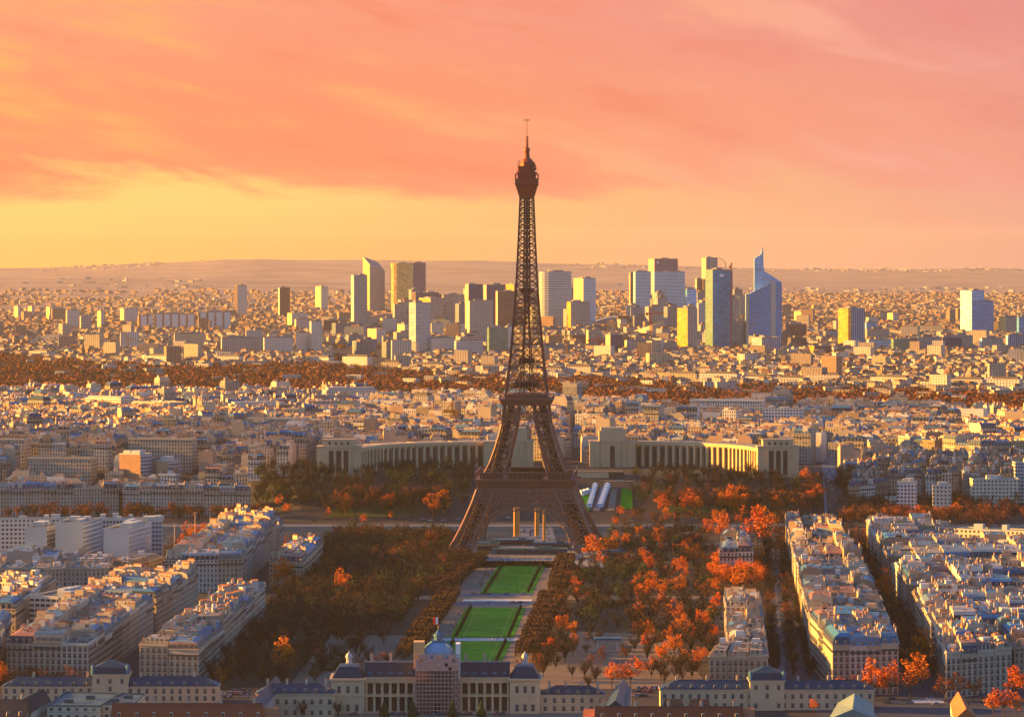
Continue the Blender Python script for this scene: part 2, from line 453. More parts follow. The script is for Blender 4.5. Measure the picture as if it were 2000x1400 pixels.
# right-hand avenues
sheet('avenue', [(1500, 1345), (1600, 1345), (1538, 1015), (1502, 1015)], ASPH, .05)
sheet('avenue', [(1520, 1345), (1536, 1345), (1516, 1140), (1508, 1140)], LIGHTROAD, .09)
sheet('side_street', [(1762, 1350), (1850, 1350), (1695, 1015), (1634, 1015)], ASPH, .05)
mb = MB()
for i in range(40):
    a, b = i / 40, (i + 1) / 40
    def rp(t, s):
        Y = lerp(3070, 3620, t); pc = lerp(1628, 1610, t) + s * lerp(16, 13, t); x = xat(pc, Y); return (x, Y, gz(x, Y) + .35)
    mb.face([rp(a, -1), rp(a, 1), rp(b, 1), rp(b, -1)])
structure(mb, 'hill_avenue', LIGHTROAD)
sheet('crossroads', [(1600, 1400), (2060, 1400), (2060, 1345), (1560, 1345)], ASPH, .04)
sheet('crosswalk', [(1785, 1372), (1850, 1372), (1838, 1366), (1780, 1366)], plain('road_paint', (.5, .5, .48), .8, nscale=1.2, namt=.9), .08)
sheet('forecourt', [(420, 1400), (1300, 1400), (1300, 1389), (420, 1389)], GRAVEL, .05)

# ------------------------------------------------------------------ haze
mb = MB(); mb.box(0, 13300, -14, 19800, 27400, 362)
m = bpy.data.materials.new('haze'); m.use_nodes = True
nt = m.node_tree
for n in list(nt.nodes):
    if n.type != 'OUTPUT_MATERIAL': nt.nodes.remove(n)
pv = nt.nodes.new('ShaderNodeVolumePrincipled')
pv.inputs['Color'].default_value = (.97, .88, .76, 1)
pv.inputs['Density'].default_value = HAZE_D = 0.95e-5
pv.inputs['Anisotropy'].default_value = .25
nt.links.new(pv.outputs[0], [n for n in nt.nodes if n.type == 'OUTPUT_MATERIAL'][0].inputs['Volume'])
hz = stuff(mb, 'haze', m, None, None)

# ------------------------------------------------------------------ apartment buildings
def inset(poly, ds):
    n = len(poly); L = []
    for i in range(n):
        a, b = poly[i], poly[(i + 1) % n]
        dx, dy = b[0] - a[0], b[1] - a[1]; l = hypot(dx, dy) or 1
        nx, ny = -dy / l, dx / l
        L.append(((a[0] + nx * ds[i], a[1] + ny * ds[i]), (dx / l, dy / l)))
    out = []
    for i in range(n):
        (p, d), (q, e) = L[i - 1], L[i]
        det = d[0] * e[1] - d[1] * e[0]
        if abs(det) < 1e-5: out.append(q); continue
        t = ((q[0] - p[0]) * e[1] - (q[1] - p[1]) * e[0]) / det
        out.append((p[0] + d[0] * t, p[1] + d[1] * t))
    return out
def z3(poly, z): return [(x, y, z) for x, y in poly]
def poly_c(p): return (sum(a for a, _ in p) / len(p), sum(b for _, b in p) / len(p))
def shape(W, R, quad, z0, h, ext, tint, roof, rng, near=False, lod=1):
    """Walls into W, roof into R.  Returns places for chimneys, dormers and windows."""
    out = dict(ch=[], do=[], wi=[])
    q = quad; n = len(q); zt = z0 + h
    wm = W_ST if near else W_WIN
    uoff = rng.random() * 2.6
    for i in range(n):
        j = (i + 1) % n; a, b = q[i], q[j]
        L = hypot(b[0] - a[0], b[1] - a[1])
        nw = max(1, round(L / 2.6)); uu = nw * 2.6
        mi = wm if ext[i] else (wm if roof != 'mansard' or lod == 0 else W_ST)
        W.face([(*a, z0), (*b, z0), (*b, zt), (*a, zt)], mi, tint, [(0, 0), (uu, 0), (uu, h), (0, h)])
        if ext[i] and lod >= 1:
            ang = atan2(b[1] - a[1], b[0] - a[0]); cx, cy_ = (a[0] + b[0]) / 2, (a[1] + b[1]) / 2
            nx, ny = (b[1] - a[1]) / L, -(b[0] - a[0]) / L
            W.box(cx + nx * .2, cy_ + ny * .2, zt - .35, L + .5, .7, .5, ang, W_ST, tint)
            if roof == 'mansard':
                for fl in ((h - 3.6), 4.2):
                    if near or fl > 5: W.box(cx + nx * .28, cy_ + ny * .28, z0 + fl, L - .4, .55, .9, ang, W_IR, tint)
    rt = rng.random()
    if roof == 'mansard':
        mh = rng.uniform(2.8, 4.2); ds = [rng.uniform(1.1, 1.7) if e else .02 for e in ext]
        p1 = inset(q, ds); zm = zt + mh
        slate = W_SL if rng.random() < .6 else W_ZN
        for i in range(n):
            j = (i + 1) % n
            R.face([(*q[i], zt), (*q[j], zt), (*p1[j], zm), (*p1[i], zm)], slate if ext[i] else W_ST, rt if ext[i] else tint)
        mn = min(hypot(p1[1][0] - p1[0][0], p1[1][1] - p1[0][1]), hypot(p1[2][0] - p1[1][0], p1[2][1] - p1[1][1]))
        p2 = inset(p1, [min(2.8, mn * .38) if e else .02 for e in ext]); zr = zm + rng.uniform(.7, 1.7)
        zm2 = [zr] * n
        rt2 = rng.random()
        for i in range(n):
            j = (i + 1) % n
            R.face([(*p1[i], zm), (*p1[j], zm), (*p2[j], zr), (*p2[i], zr)], W_ZN if ext[i] else W_ST, rt2 if ext[i] else tint)
        R.face(z3(p2, zr), W_ZN, rt2)
        top = p2; ztop = zr
        for i in range(n):
            if not ext[i]: continue
            a, b = q[i], q[(i + 1) % n]; L = hypot(b[0] - a[0], b[1] - a[1]); k = int(L / 3.2)
            if k < 1: continue
            ang = atan2(b[1] - a[1], b[0] - a[0]); nx, ny = (b[1] - a[1]) / L, -(b[0] - a[0]) / L
            for s in range(k):
                f = (s + .5) / k
                out['do'].append((lerp(a[0], b[0], f) - nx * .75, lerp(a[1], b[1], f) - ny * .75, zt + .55, ang))
    else:
        R.face(z3(q, zt + .02), W_FL, rt)
        for i in range(n):          # parapet
            a, b = q[i], q[(i + 1) % n]; L = hypot(b[0] - a[0], b[1] - a[1]); ang = atan2(b[1] - a[1], b[0] - a[0])
            nx, ny = (b[1] - a[1]) / L, -(b[0] - a[0]) / L
            if lod >= 1: W.box((a[0] + b[0]) / 2 - nx * .17, (a[1] + b[1]) / 2 - ny * .17, zt + .03, L - .4, .3, .9, ang, W_ST, tint)
        top = inset(q, [2.2] * n); ztop = zt
        c = poly_c(q)
        if roof == 'penthouse':
            t2 = inset(q, [2.6 if e else .3 for e in ext])
            R.hexa(z3(t2, zt + .03), z3(t2, zt + 3.1), W_WIN, (tint + .1) % 1, True, W_FL, False)
            ztop = zt + 3.1; top = inset(t2, [1.5] * n)
        for _ in range(rng.randint(1, 2) if lod else 1):
            fx, fy = rng.uniform(.2, .8), rng.uniform(.2, .8)
            l = Vector(top[0]).lerp(Vector(top[1]), fx); r_ = Vector(top[3 % n]).lerp(Vector(top[2]), fx); p = l.lerp(r_, fy)
            R.box(p.x, p.y, ztop + .03, rng.uniform(2, 5), rng.uniform(2, 4), rng.uniform(1.6, 3.2), atan2(q[1][1] - q[0][1], q[1][0] - q[0][0]), W_ST if rng.random() < .7 else W_WH, rng.random())
    # chimney stacks on the party walls
    for i in range(n):
        if ext[i] and rng.random() < .75: continue
        a, b = q[i], q[(i + 1) % n]; L = hypot(b[0] - a[0], b[1] - a[1])
        if L < 5: continue
        ang = atan2(b[1] - a[1], b[0] - a[0]); nx, ny = -(b[1] - a[1]) / L, (b[0] - a[0]) / L
        for _ in range(rng.randint(1, 2 if lod else 1)):
            f = rng.uniform(.2, .8); ln = rng.uniform(2.0, min(6.5, L * .45))
            out['ch'].append((lerp(a[0], b[0], f) + nx * .6, lerp(a[1], b[1], f) + ny * .6, zt + (1 if roof == 'mansard' else 0), ln, ang, rng.uniform(4.2, 6.2) if roof == 'mansard' else rng.uniform(2.2, 4.2)))
    # skylights, hatches, vents
    if lod or z0 + q[0][1] < 4500:
        for _ in range(rng.randint(5, 11) if lod else 3):
            fx, fy = rng.uniform(.08, .92), rng.uniform(.08, .92)
            l = Vector(top[0]).lerp(Vector(top[1]), fx); r_ = Vector(top[3 % n]).lerp(Vector(top[2]), fx); p = l.lerp(r_, fy)
            k = rng.random()
            ang = atan2(q[1][1] - q[0][1], q[1][0] - q[0][0])
            if k < .35: R.box(p.x, p.y, ztop + .03, rng.uniform(.8, 1.8), rng.uniform(.8, 1.6), .35, ang, W_GL)
            elif k < .7: R.box(p.x, p.y, ztop + .03, rng.uniform(.6, 2.6), rng.uniform(.6, 1.6), rng.uniform(.7, 2.0), ang, W_WH if rng.random() < .22 else W_ST, rng.random())
            elif k < .88: R.box(p.x, p.y, ztop + .03, rng.uniform(.5, .9), rng.uniform(.5, 2.4), rng.uniform(.8, 1.5), ang, W_CL)
            else: R.box(p.x, p.y, ztop + .03, rng.uniform(1.5, 4), rng.uniform(1.5, 3), .5, ang, W_FL, rng.random())
    return out
def add_chimney(mb, x, y, z, ln, ang, hh, tint):
    mb.box(x, y, z, ln, .75, hh, ang, W_ST, tint)
    k = max(2, int(ln / .55)); c, s = cos(ang), sin(ang)
    for i in range(k):
        d = (i + .5) / k * ln - ln / 2
        mb.box(x + c * d, y + s * d, z + hh, .3, .3, .75, ang, W_CL)
def dormer_geo(mb, x, y, z, ang):
    mb.box(x, y, z, 1.25, 1.5, 1.75, ang, W_ST, .2)
    c, s = cos(ang), sin(ang)
    mb.box(x + s * .76, y - c * .76, z + .15, .85, .08, 1.35, ang, W_GL)
    mb.box(x, y, z + 1.75, 1.45, 1.75, .18, ang, W_ZN, .3)
def proto_mesh(name, fn):
    mb = MB(); fn(mb); return mb.mesh(name, BM)
DORMER = proto_mesh('dormer', lambda mb: dormer_geo(mb, 0, 0, 0, 0))
def window_geo(mb, w_=1.4, h_=2.3, shut=False, rail=True):
    mb.box(0, -.06, h_ + .0, w_ + .5, .30, .22, 0, W_ST, .4)
    for sx in (-1, 1): mb.box(sx * (w_ / 2 + .1), -.05, 0, .2, .18, h_, 0, W_ST, .4)
    mb.box(0, -.02, 0, w_ - .01, .06, h_ - .01, 0, W_GL)
    mb.box(0, -.06, .05, .07, .05, h_ - .1, 0, W_WH)
    mb.box(0, -.06, h_ * .62, w_ - .1, .045, .06, 0, W_WH)
    if rail: mb.box(0, -.26, -.05, w_ + .2, .3, .7, 0, W_IR)
    if shut:
        for sx in (-1, 1): mb.box(sx * (w_ / 2 + .5), -.06, .05, .55, .06, h_ - .1, 0, W_WH)
WINDOW = proto_mesh('window', window_geo)
WINDOW_PLAIN = proto_mesh('window', lambda mb: window_geo(mb, 1.3, 2.2, False, False))
WINDOW_TALL = proto_mesh('window', lambda mb: window_geo(mb, 1.4, 3.2, False, False))
ORD = 'first second third fourth fifth sixth seventh eighth ninth tenth eleventh twelfth thirteenth fourteenth fifteenth sixteenth seventeenth eighteenth nineteenth'.split()
TENS = {2: 'twenty', 3: 'thirty', 4: 'forty'}
def ordw(i):
    if i < 19: return ORD[i]
    i += 1
    return {20: 'twentieth', 30: 'thirtieth', 40: 'fortieth'}.get(i) or TENS[i // 10] + '-' + ORD[i % 10 - 1]
def tname(t):
    for s, nm in ((.95, 'ochre'), (.9, 'pinkish'), (.78, 'white'), (.66, 'brown'), (.52, 'pale'), (.36, 'grey'), (.18, 'sandy'), (0, 'cream')):
        if t >= s: return nm
RN = {'mansard': 'mansard', 'flat': 'flat', 'penthouse': 'terraced'}
NBUILD = 0
CITY = MB()      # the far quarters, too many houses to count
def apartment(quad, z0, h, ext, label, group, rng, roof='mansard', near=False, tint=None, lod=1):
    global NBUILD
    NBUILD += 1
    tint = rng.random() if tint is None else tint
    c = poly_c(quad)
    root = thing('apartment_building', label.replace('{s}', tname(tint)).replace('{r}', RN[roof]), 'apartment house', (c[0], c[1], z0), group)
    W, R = MB(), MB()
    o = shape(W, R, quad, z0, h, ext, tint, roof, rng, near, lod)
    part(W, 'wall', BM, root)
    if not near:
        for d in o['do']: dormer_geo(R, *d)
    ro = part(R, 'roof', BM, root)
    for k, (x, y, z, ln, ang, hh) in enumerate(o['ch'][:5]):
        mb = MB(); add_chimney(mb, x, y, z, ln, ang, hh, tint); part(mb, 'chimney', BM, root, ro)
    if near:
        for x, y, z, a in o['do']: inst('dormer', DORMER, ro, (x - c[0], y - c[1], z - z0), a)
        cnt = 0
        order = sorted(range(len(quad)), key=lambda i: (quad[i][1] + quad[(i + 1) % len(quad)][1]))
        for i in order:
            if not ext[i]: continue
            a, b = quad[i], quad[(i + 1) % len(quad)]; L = hypot(b[0] - a[0], b[1] - a[1])
            nx, ny = (b[1] - a[1]) / L, -(b[0] - a[0]) / L
            mx, my = (a[0] + b[0]) / 2, (a[1] + b[1]) / 2
            if nx * -mx + ny * -my <= 0: continue
            ang = atan2(b[1] - a[1], b[0] - a[0]); k = max(1, int(L / 2.7)); fl = int(h / 3.25)
            for f in range(fl):
                for s in range(k):
                    if cnt >= 100: break
                    t = (s + .5) / k
                    inst('window', WINDOW, root, (lerp(a[0], b[0], t) - c[0] + nx * .03, lerp(a[1], b[1], t) - c[1] + ny * .03, .8 + f * 3.25), ang); cnt += 1
    return root

BLOCKED = []        # ground outlines already built on (world), for keeping trees and fill off
def block(name, pxq, h, nu, nv, group, seed, mods=None, near_y=0, roofs=None, gaps=(), ext_sides=(1, 1, 1, 1), lab=None, tints=None, solid=False):
    """Tile a street block (outline at cornice level: near-left, near-right, far-right, far-left) with houses."""
    rng = random.Random(seed)
    q = [Vector(gp(px, py, h) if gp(px, py, h)[1] < 3060 else gph(px, py, h)) for px, py in pxq]
    BLOCKED.append([(p.x, p.y) for p in q])
    def P(a, b): p = q[0].lerp(q[1], a).lerp(q[3].lerp(q[2], a), b); return (p.x, p.y)
    us = [0] + sorted(min(.98, max(.02, (i + rng.uniform(-.12, .12)) / nu)) for i in range(1, nu)) + [1]
    vs = [0] + sorted((i + rng.uniform(-.25, .25)) / nv for i in range(1, nv)) + [1]
    for i in range(nv):
        if i in gaps: continue
        for j in range(nu):
            quad = [P(us[j], vs[i]), P(us[j + 1], vs[i]), P(us[j + 1], vs[i + 1]), P(us[j], vs[i + 1])]
            sh = [.03 if rng.random() < .8 else .3 for _ in range(4)]
            quad = inset(quad, sh)
            ext = [int((i == 0 and ext_sides[0]) or (i - 1) in gaps), int(j == nu - 1 and ext_sides[1]), int((i == nv - 1 and ext_sides[2]) or (i + 1) in gaps), int(j == 0 and ext_sides[3])]
            interior = not any(ext)
            if interior: ext = [int(rng.random() < .6), 0, int(rng.random() < .3), 0]
            roof = rng.choices(['mansard', 'flat', 'penthouse'], roofs or [7, 2, 1.5])[0]
            hh = h + rng.uniform(-2.6, 2.6) if not (i == 0) else h + rng.uniform(-.8, .8)
            if interior: hh -= rng.uniform(0, 5)
            c = poly_c(quad); z0 = min(gz(*p) for p in quad)
            if solid:
                o = shape(CITY, CITY, quad, z0, hh, ext, rng.random(), roof, rng, False, 1)
                for d in o['do']: dormer_geo(CITY, *d)
                for d in o['ch']: add_chimney(CITY, *d, rng.random())
                continue
            sd = '' if nu == 1 else ('left side, ' if j == 0 else 'right side, ' if j == nu - 1 else ('middle, ' if nu == 3 else ordw(j) + ' from left, '))
            pos = (ordw(i) + ' row back') if i else 'nearest row'
            label = '{s} {r}-roofed house, ' + sd + pos + ', ' + name
            apartment(quad, z0, hh, ext, label, group, rng, roof, near=(c[1] < near_y), tint=(tints or rng.random)() if callable(tints) or tints is None else tints)
# ------------------------------------------------------------------ the iron tower
TX, TY, TROT = xat(1029, 2797), 2797.0, radians(-2.6)
IRON = plain('brown_painted_iron', (.18, .074, .048), .55, nscale=.06, namt=.3, spec=.4)
IRON_T = plain('upper_backlit_red_iron', (.30, .055, .018), .55, nscale=.06, namt=.3, spec=.3)  # lighter top paint, reddened further to hold the backlit glow
IRON_D = plain('dark_iron', (.055, .028, .022), .7, nscale=.06, namt=.3)  # darker iron copy: shade inside the lattice put into its colour
PIER = plain('pier_masonry', (.36, .31, .25), .9, nscale=.15)
OUT = [(4, 56.5), (12, 51.5), (23, 45.7), (38.3, 39), (49, 35.2), (57, 32.5), (60, 29), (80, 22), (95, 17.8), (108, 16.6), (116, 15.4), (147.5, 11.8), (170, 9.9), (196.7, 7.9), (230, 6.3), (262, 5.0), (272, 4.8)]
INN = [(4, 39.5), (12, 36.3), (23, 32), (38.3, 26.2), (49, 22), (57, 18), (60, 15.4), (80, 10.5), (95, 7.0), (108, 5.4), (116, 5.2), (147.5, 3.0), (170, 1.6), (190, .5), (272, .4)]
IRON_S = plain('spire_iron', (.15, .048, .028), .55, nscale=.06, namt=.3, spec=.3)
def prof(tab, z):
    for (a, va), (b, vb) in zip(tab, tab[1:]):
        if z <= b: return lerp(va, vb, (z - a) / (b - a))
    return tab[-1][1]
def T(x, y, z):
    c, s = cos(TROT), sin(TROT); return (TX + c * x - s * y, TY + s * x + c * y, z)
def eiffel():
    root = thing('iron_lattice_tower', 'tall brown iron lattice tower on four arched legs behind the green lawns', 'tower', (TX, TY, 0))
    root.rotation_euler = (0, 0, 0)
    def lattice(mb, P, zs, wch, wbr, sub=0, fine=None):
        fine = fine or mb
        """P(corner, z) for 4 corners; chords, horizontals and X bracing on all four sides."""
        for c in range(4):
            for a, b in zip(zs, zs[1:]): mb.bar(P(c, a), P(c, b), wch)
        for c in range(4):
            d = (c + 1) % 4
            for a, b in zip(zs, zs[1:]):
                A, B, Cc, Dd = (Vector(P(c, a)), Vector(P(d, a)), Vector(P(d, b)), Vector(P(c, b)))
                mb.bar(Dd, Cc, wbr * 1.25)
                mb.bar(A, Cc, wbr); mb.bar(B, Dd, wbr)
                if sub:
                    for f0 in range(sub):
                        for f1 in range(sub):
                            def Q(u_, v_): return A.lerp(B, u_).lerp(Dd.lerp(Cc, u_), v_)
                            u0, u1, v0, v1 = f0 / sub, (f0 + 1) / sub, f1 / sub, (f1 + 1) / sub
                            fine.bar(Q(u0, v0), Q(u1, v1), wbr * .5); fine.bar(Q(u1, v0), Q(u0, v1), wbr * .5)
                    fine.bar(A.lerp(B, .5), Dd.lerp(Cc, .5), wbr * .7)
    # legs
    for sx, sy in ((-1, -1), (1, -1), (1, 1), (-1, 1)):
        def P(c, z):
            o, i = prof(OUT, z), prof(INN, z)
            x = (o, i, i, o)[c]; y = (o, o, i, i)[c]
            return T(sx * x, sy * y, z)
        mb = MB(); mf = MB(); lattice(mb, P, [4, 13, 22, 31, 39.5, 49], 1.35, .6, 2, mf)
        for z0, z1 in ((6, 48),):           # inclined lift track inside the leg
            for k in (-1.6, 1.6):
                m0 = (prof(OUT, z0) + prof(INN, z0)) / 2; m1 = (prof(OUT, z1) + prof(INN, z1)) / 2
                mf.bar(T(sx * (m0 + k), sy * m0, z0), T(sx * (m1 + k), sy * m1, z1), 1.5)
        lg = part(mb, 'leg', IRON, root); part(mf, 'bracing', IRON_D, root, lg)
        mb = MB(); mf = MB(); lattice(mb, P, [58, 68, 78, 87, 96, 104, 112], 1.2, .52, 2, mf)
        for k in (-1.2, 1.2):
            m0 = (prof(OUT, 58) + prof(INN, 58)) / 2; m1 = (prof(OUT, 112) + prof(INN, 112)) / 2
            mf.bar(T(sx * (m0 + k), sy * m0, 58), T(sx * (m1 + k), sy * m1, 112), 1.3)
        lg = part(mb, 'upper_leg', IRON, root); part(mf, 'bracing', IRON_D, root, lg)
        mb = MB()
        for x in (56.5, 39.5):
            for y in (56.5, 39.5):
                p = [T(sx * x + a, sy * y + b, 0) for a, b in ((-3.5, -3.5), (3.5, -3.5), (3.5, 3.5), (-3.5, 3.5))]
                q = [T(sx * x + a * .8, sy * y + b * .8, 4.1) for a, b in ((-3.5, -3.5), (3.5, -3.5), (3.5, 3.5), (-3.5, 3.5))]
                mb = MB(); mb.hexa(p, q); part(mb, 'masonry_pier', PIER, root)
    # four faces: arch and trussed girder under the first floor
    def face_pt(k, x, z, off=0.0):
        y = -(prof(OUT, z) + off)
        for _ in range(k): x, y = -y, x
        return T(x, y, z)
    for k in range(4):
        mb = MB(); n = 36
        def arc(r, i):
            a = pi * i / n; return (-cos(a) * (37.3 - r), 6 + (32.2 - r) * sin(a) ** .92 if 0 < i < n else 6)
        for i in range(n):
            A, B = arc(0, i), arc(0, i + 1); Cc, Dd = arc(3.4, i), arc(3.4, i + 1)
            for p, q in ((A, B), (Cc, Dd)): mb.bar(face_pt(k, *p, .3), face_pt(k, *q, .3), .95)
            mb.bar(face_pt(k, *A, .3), face_pt(k, *Cc, .3), .55)
            mb.bar(face_pt(k, *A, .3), face_pt(k, *Dd, .3), .35)
            for p, q in ((A, B), (Cc, Dd)):
                P0 = Vector(face_pt(k, *p, -2.5)); mb.bar(P0, face_pt(k, *q, -2.5), .7)
        # spandrel hangers with small round-headed openings
        for i in range(-13, 14):
            x = i * 2.1
            if abs(x) > 27: continue
            a = math.acos(max(-1, min(1, -x / 37.3))); zt = 6 + 32.2 * sin(a) ** .92
            if 39.2 - zt > .5 and 39.2 - zt < 12: mb.bar(face_pt(k, x, zt), face_pt(k, x, 39.4), .45)
        part(mb, 'arch', IRON, root)
        mb = MB()
        o0 = prof(OUT, 39.5); o1 = prof(OUT, 49.5); om = prof(OUT, 42)
        for z, wd in ((39.5, 1.1), (42.6, .8), (49.3, 1.2)): mb.bar(face_pt(k, -prof(OUT, z), z, .1), face_pt(k, prof(OUT, z), z, .1), wd)
        nb = 22
        for i in range(nb):
            f0, f1 = i / nb * 2 - 1, (i + 1) / nb * 2 - 1
            a, b, c, d = face_pt(k, f0 * om, 42.6), face_pt(k, f1 * om, 42.6), face_pt(k, f1 * o1, 49.3), face_pt(k, f0 * o1, 49.3)
            mb.bar(a, c, .55); mb.bar(b, d, .55); mb.bar(a, d, .6)
            A = Vector(a); B = Vector(b); Cc = Vector(c); Dd = Vector(d)
            m_ = (A + B) / 2, (B + Cc) / 2, (Cc + Dd) / 2, (Dd + A) / 2
            for p, q in zip(m_, m_[1:] + m_[:1]): mb.bar(p, q, .42)
        nb = 44
        for i in range(nb):
            f0, f1 = i / nb * 2 - 1, (i + 1) / nb * 2 - 1
            mb.bar(face_pt(k, f0 * o0, 39.5), face_pt(k, f1 * om, 42.6), .36); mb.bar(face_pt(k, f1 * o0, 39.5), face_pt(k, f0 * om, 42.6), .36)
        part(mb, 'girder', IRON, root)
    # first floor: corbelled frieze, balcony and pavilions
    def ring(mb, z0, z1, h0, h1, th, mi=0):
        for k in range(4):
            def S(x, y, z):
                for _ in range(k): x, y = -y, x
                return T(x, y, z)
            mb.hexa([S(-h0, -h0, z0), S(h0, -h0, z0), S(h0 - th, -h0 + th, z0), S(-h0 + th, -h0 + th, z0)],
                    [S(-h1, -h1, z1), S(h1, -h1, z1), S(h1 - th, -h1 + th, z1), S(-h1 + th, -h1 + th, z1)], mi)
    def slab(mb, z0, z1, ho, hi, mi=0): ring(mb, z0, z1, ho, ho, ho - hi, mi)
    mb = MB()
    ring(mb, 49.9, 55.6, 34.4, 35.4, 1.2); slab(mb, 55.62, 56.6, 36.6, 14)
    ring(mb, 52.2, 52.8, 35.2, 35.3, .5); 
    for k in range(4):
        for i in range(41):
            x = -35 + i * 1.75
            def S(x, y, z):
                for _ in range(k): x, y = -y, x
                return T(x, y, z)
            mb.bar(S(x, -34.9, 50), S(x, -36.3, 55.6), .35)
    fl = part(mb, 'first_floor', [IRON], root)
    mb = MB()
    for k in range(4):
        def S(x, y, z):
            for _ in range(k): x, y = -y, x
            return T(x, y, z)
        for i in range(22):
            x = -36.2 + i * 3.45; mb.bar(S(x, -36.2, 56.6), S(x, -36.2, 61.2), .35)
        for z in (57.9, 59.4, 61.3): mb.bar(S(-36.3, -36.2, z), S(36.3, -36.2, z), .32 if z < 60 else .7)
    part(mb, 'gallery', IRON, root, fl)
    mb = MB()
    for k in range(4):
        def S(x, y, z):
            for _ in range(k): x, y = -y, x
            return T(x, y, z)
        for x0, x1, hh in ((-13, 13, 5.0), (-31, -17, 4.2), (17, 31, 4.2)):
            b = [S(x0, -33.2, 56.62), S(x1, -33.2, 56.62), S(x1, -27, 56.62), S(x0, -27, 56.62)]
            mb.hexa(b, [(p[0], p[1], 56.62 + hh) for p in b])
    part(mb, 'pavilion', IRON_D, root, fl)
    # truss under the second floor and the second floor itself
    for k in range(4):
        mb = MB()
        for z, wd in ((99.5, .8), (103.2, .8), (110.5, .9)): mb.bar(face_pt(k, -prof(OUT, z), z, .1), face_pt(k, prof(OUT, z), z, .1), wd)
        nb = 18
        for i in range(nb):
            f0, f1 = i / nb * 2 - 1, (i + 1) / nb * 2 - 1
            a, b = prof(OUT, 99.5), prof(OUT, 103.2)
            mb.bar(face_pt(k, f0 * a, 99.5), face_pt(k, f1 * b, 103.2), .3); mb.bar(face_pt(k, f1 * a, 99.5), face_pt(k, f0 * b, 103.2), .3)
        for f in (-.35, 0, .35): mb.bar(face_pt(k, f * 17, 103.2), face_pt(k, f * 16.6, 110.5), .5)
        for f0, f1 in ((-.35, 0), (0, .35)):
            mb.bar(face_pt(k, f0 * 17, 103.2), face_pt(k, f1 * 16.6, 110.5), .4); mb.bar(face_pt(k, f1 * 17, 103.2), face_pt(k, f0 * 16.6, 110.5), .4)
        part(mb, 'girder', IRON, root)
    mb = MB(); ring(mb, 109.5, 113.6, 17.6, 19.2, 1.0); slab(mb, 113.62, 114.7, 19.9, 4)
    slab(mb, 114.72, 117.4, 15.6, 8); ring(mb, 117.42, 118.0, 17.4, 17.4, 8)
    for k in range(4):
        def S(x, y, z):
            for _ in range(k): x, y = -y, x
            return T(x, y, z)
        for i in range(15): x = -19.6 + i * 2.8; mb.bar(S(x, -19.6, 114.7), S(x, -19.6, 116.6), .25)
        mb.bar(S(-19.7, -19.6, 116.6), S(19.7, -19.6, 116.6), .4)
        for i in range(13): x = -17 + i * 2.83; mb.bar(S(x, -17.8, 110), S(x * 1.12, -19.6, 113.6), .3)
    part(mb, 'second_floor', IRON, root)
    # spire: four corner posts drawn together, lattice faces, lift cage in the middle
    mb = MB(); zs = [118]; stp = 9.6
    while zs[-1] < 265: zs.append(min(268, zs[-1] + stp)); stp = max(4.2, stp * .957)
    if zs[-1] < 268: zs.append(268)
    for k in range(4):
        for a, b in zip(zs, zs[1:]):
            oa, ob, ia, ib = prof(OUT, a), prof(OUT, b), prof(INN, a), prof(INN, b)
            mb.bar(face_pt(k, -oa, a), face_pt(k, -ob, b), .95 if a < 190 else .8)
            mb.bar(face_pt(k, -ob, b), face_pt(k, ob, b), .5)
            for s in (-1, 1):
                mb.bar(face_pt(k, s * ia, a), face_pt(k, s * ib, b), .8 if a < 185 else .6)
                mb.bar(face_pt(k, s * oa, a), face_pt(k, s * ib, b), .5); mb.bar(face_pt(k, s * ia, a), face_pt(k, s * ob, b), .5)
                zm_ = (a + b) / 2; om, im = prof(OUT, zm_), prof(INN, zm_)
                mb.bar(face_pt(k, s * om, zm_), face_pt(k, s * im, zm_), .3)
                mb.bar(face_pt(k, s * (om + im) / 2, a), face_pt(k, s * om, zm_), .28); mb.bar(face_pt(k, s * (om + im) / 2, a), face_pt(k, s * im, zm_), .28)
    part(mb, 'spire', IRON_S, root)
    mb = MB()
    for a, b in ((118, 190), (190, 268)):
        for sx in (-1, 1):
            for sy in (-1, 1): mb.bar(T(sx * 2.4, sy * 2.4, a), T(sx * 1.6, sy * 1.6, b), .7)
    for z in range(120, 266, 4):
        for sx in (-1, 1): mb.bar(T(sx * 2.1, -2.1, z), T(-sx * 2.1, -2.1, z + 4), .4); mb.bar(T(sx * 2.1, 2.1, z), T(-sx * 2.1, 2.1, z + 4), .4); mb.bar(T(sx * 2.1, -2.1, z), T(sx * 2.1, 2.1, z + 4), .4)
    slab(mb, 140, 144, 5.5, .5); slab(mb, 192, 195.5, 4.6, .5); slab(mb, 123, 126.5, 9, .5)
    part(mb, 'lift_shaft', IRON_D, root)
    # third floor cabin, lantern, mast
    mb = MB(); ring(mb, 262, 271.5, 5.2, 8.0, .4); slab(mb, 271.5, 272.3, 8.5, .2)
    ring(mb, 272.3, 275.8, 8.4, 8.4, .3); slab(mb, 275.8, 276.4, 8.6, .2)
    for k in range(4):
        def S(x, y, z):
            for _ in range(k): x, y = -y, x
            return T(x, y, z)
        for x in (-8.3, -5, -1.7, 1.7, 5, 8.3): mb.bar(S(x, -8.3, 276.4), S(x, -8.3, 279.6), .3)
        mb.bar(S(-8.4, -8.3, 279.6), S(8.4, -8.3, 279.6), .5)
    slab(mb, 276.4, 280.5, 6.6, .2); slab(mb, 280.5, 281.2, 7.4, .2); slab(mb, 281.2, 285, 5.6, .2); slab(mb, 285, 285.6, 6.6, .2)
    cab = part(mb, 'top_cabin', IRON_T, root)
    mb = MB(); rng = random.Random(4)
    for i in range(46):
        a = rng.uniform(0, 2 * pi); r = rng.uniform(4.6, 7.2); z = rng.uniform(278, 287)
        mb.cyl(TX + r * cos(a), TY + r * sin(a), z, z + rng.uniform(.8, 2.2), rng.uniform(.3, .8), n=7)
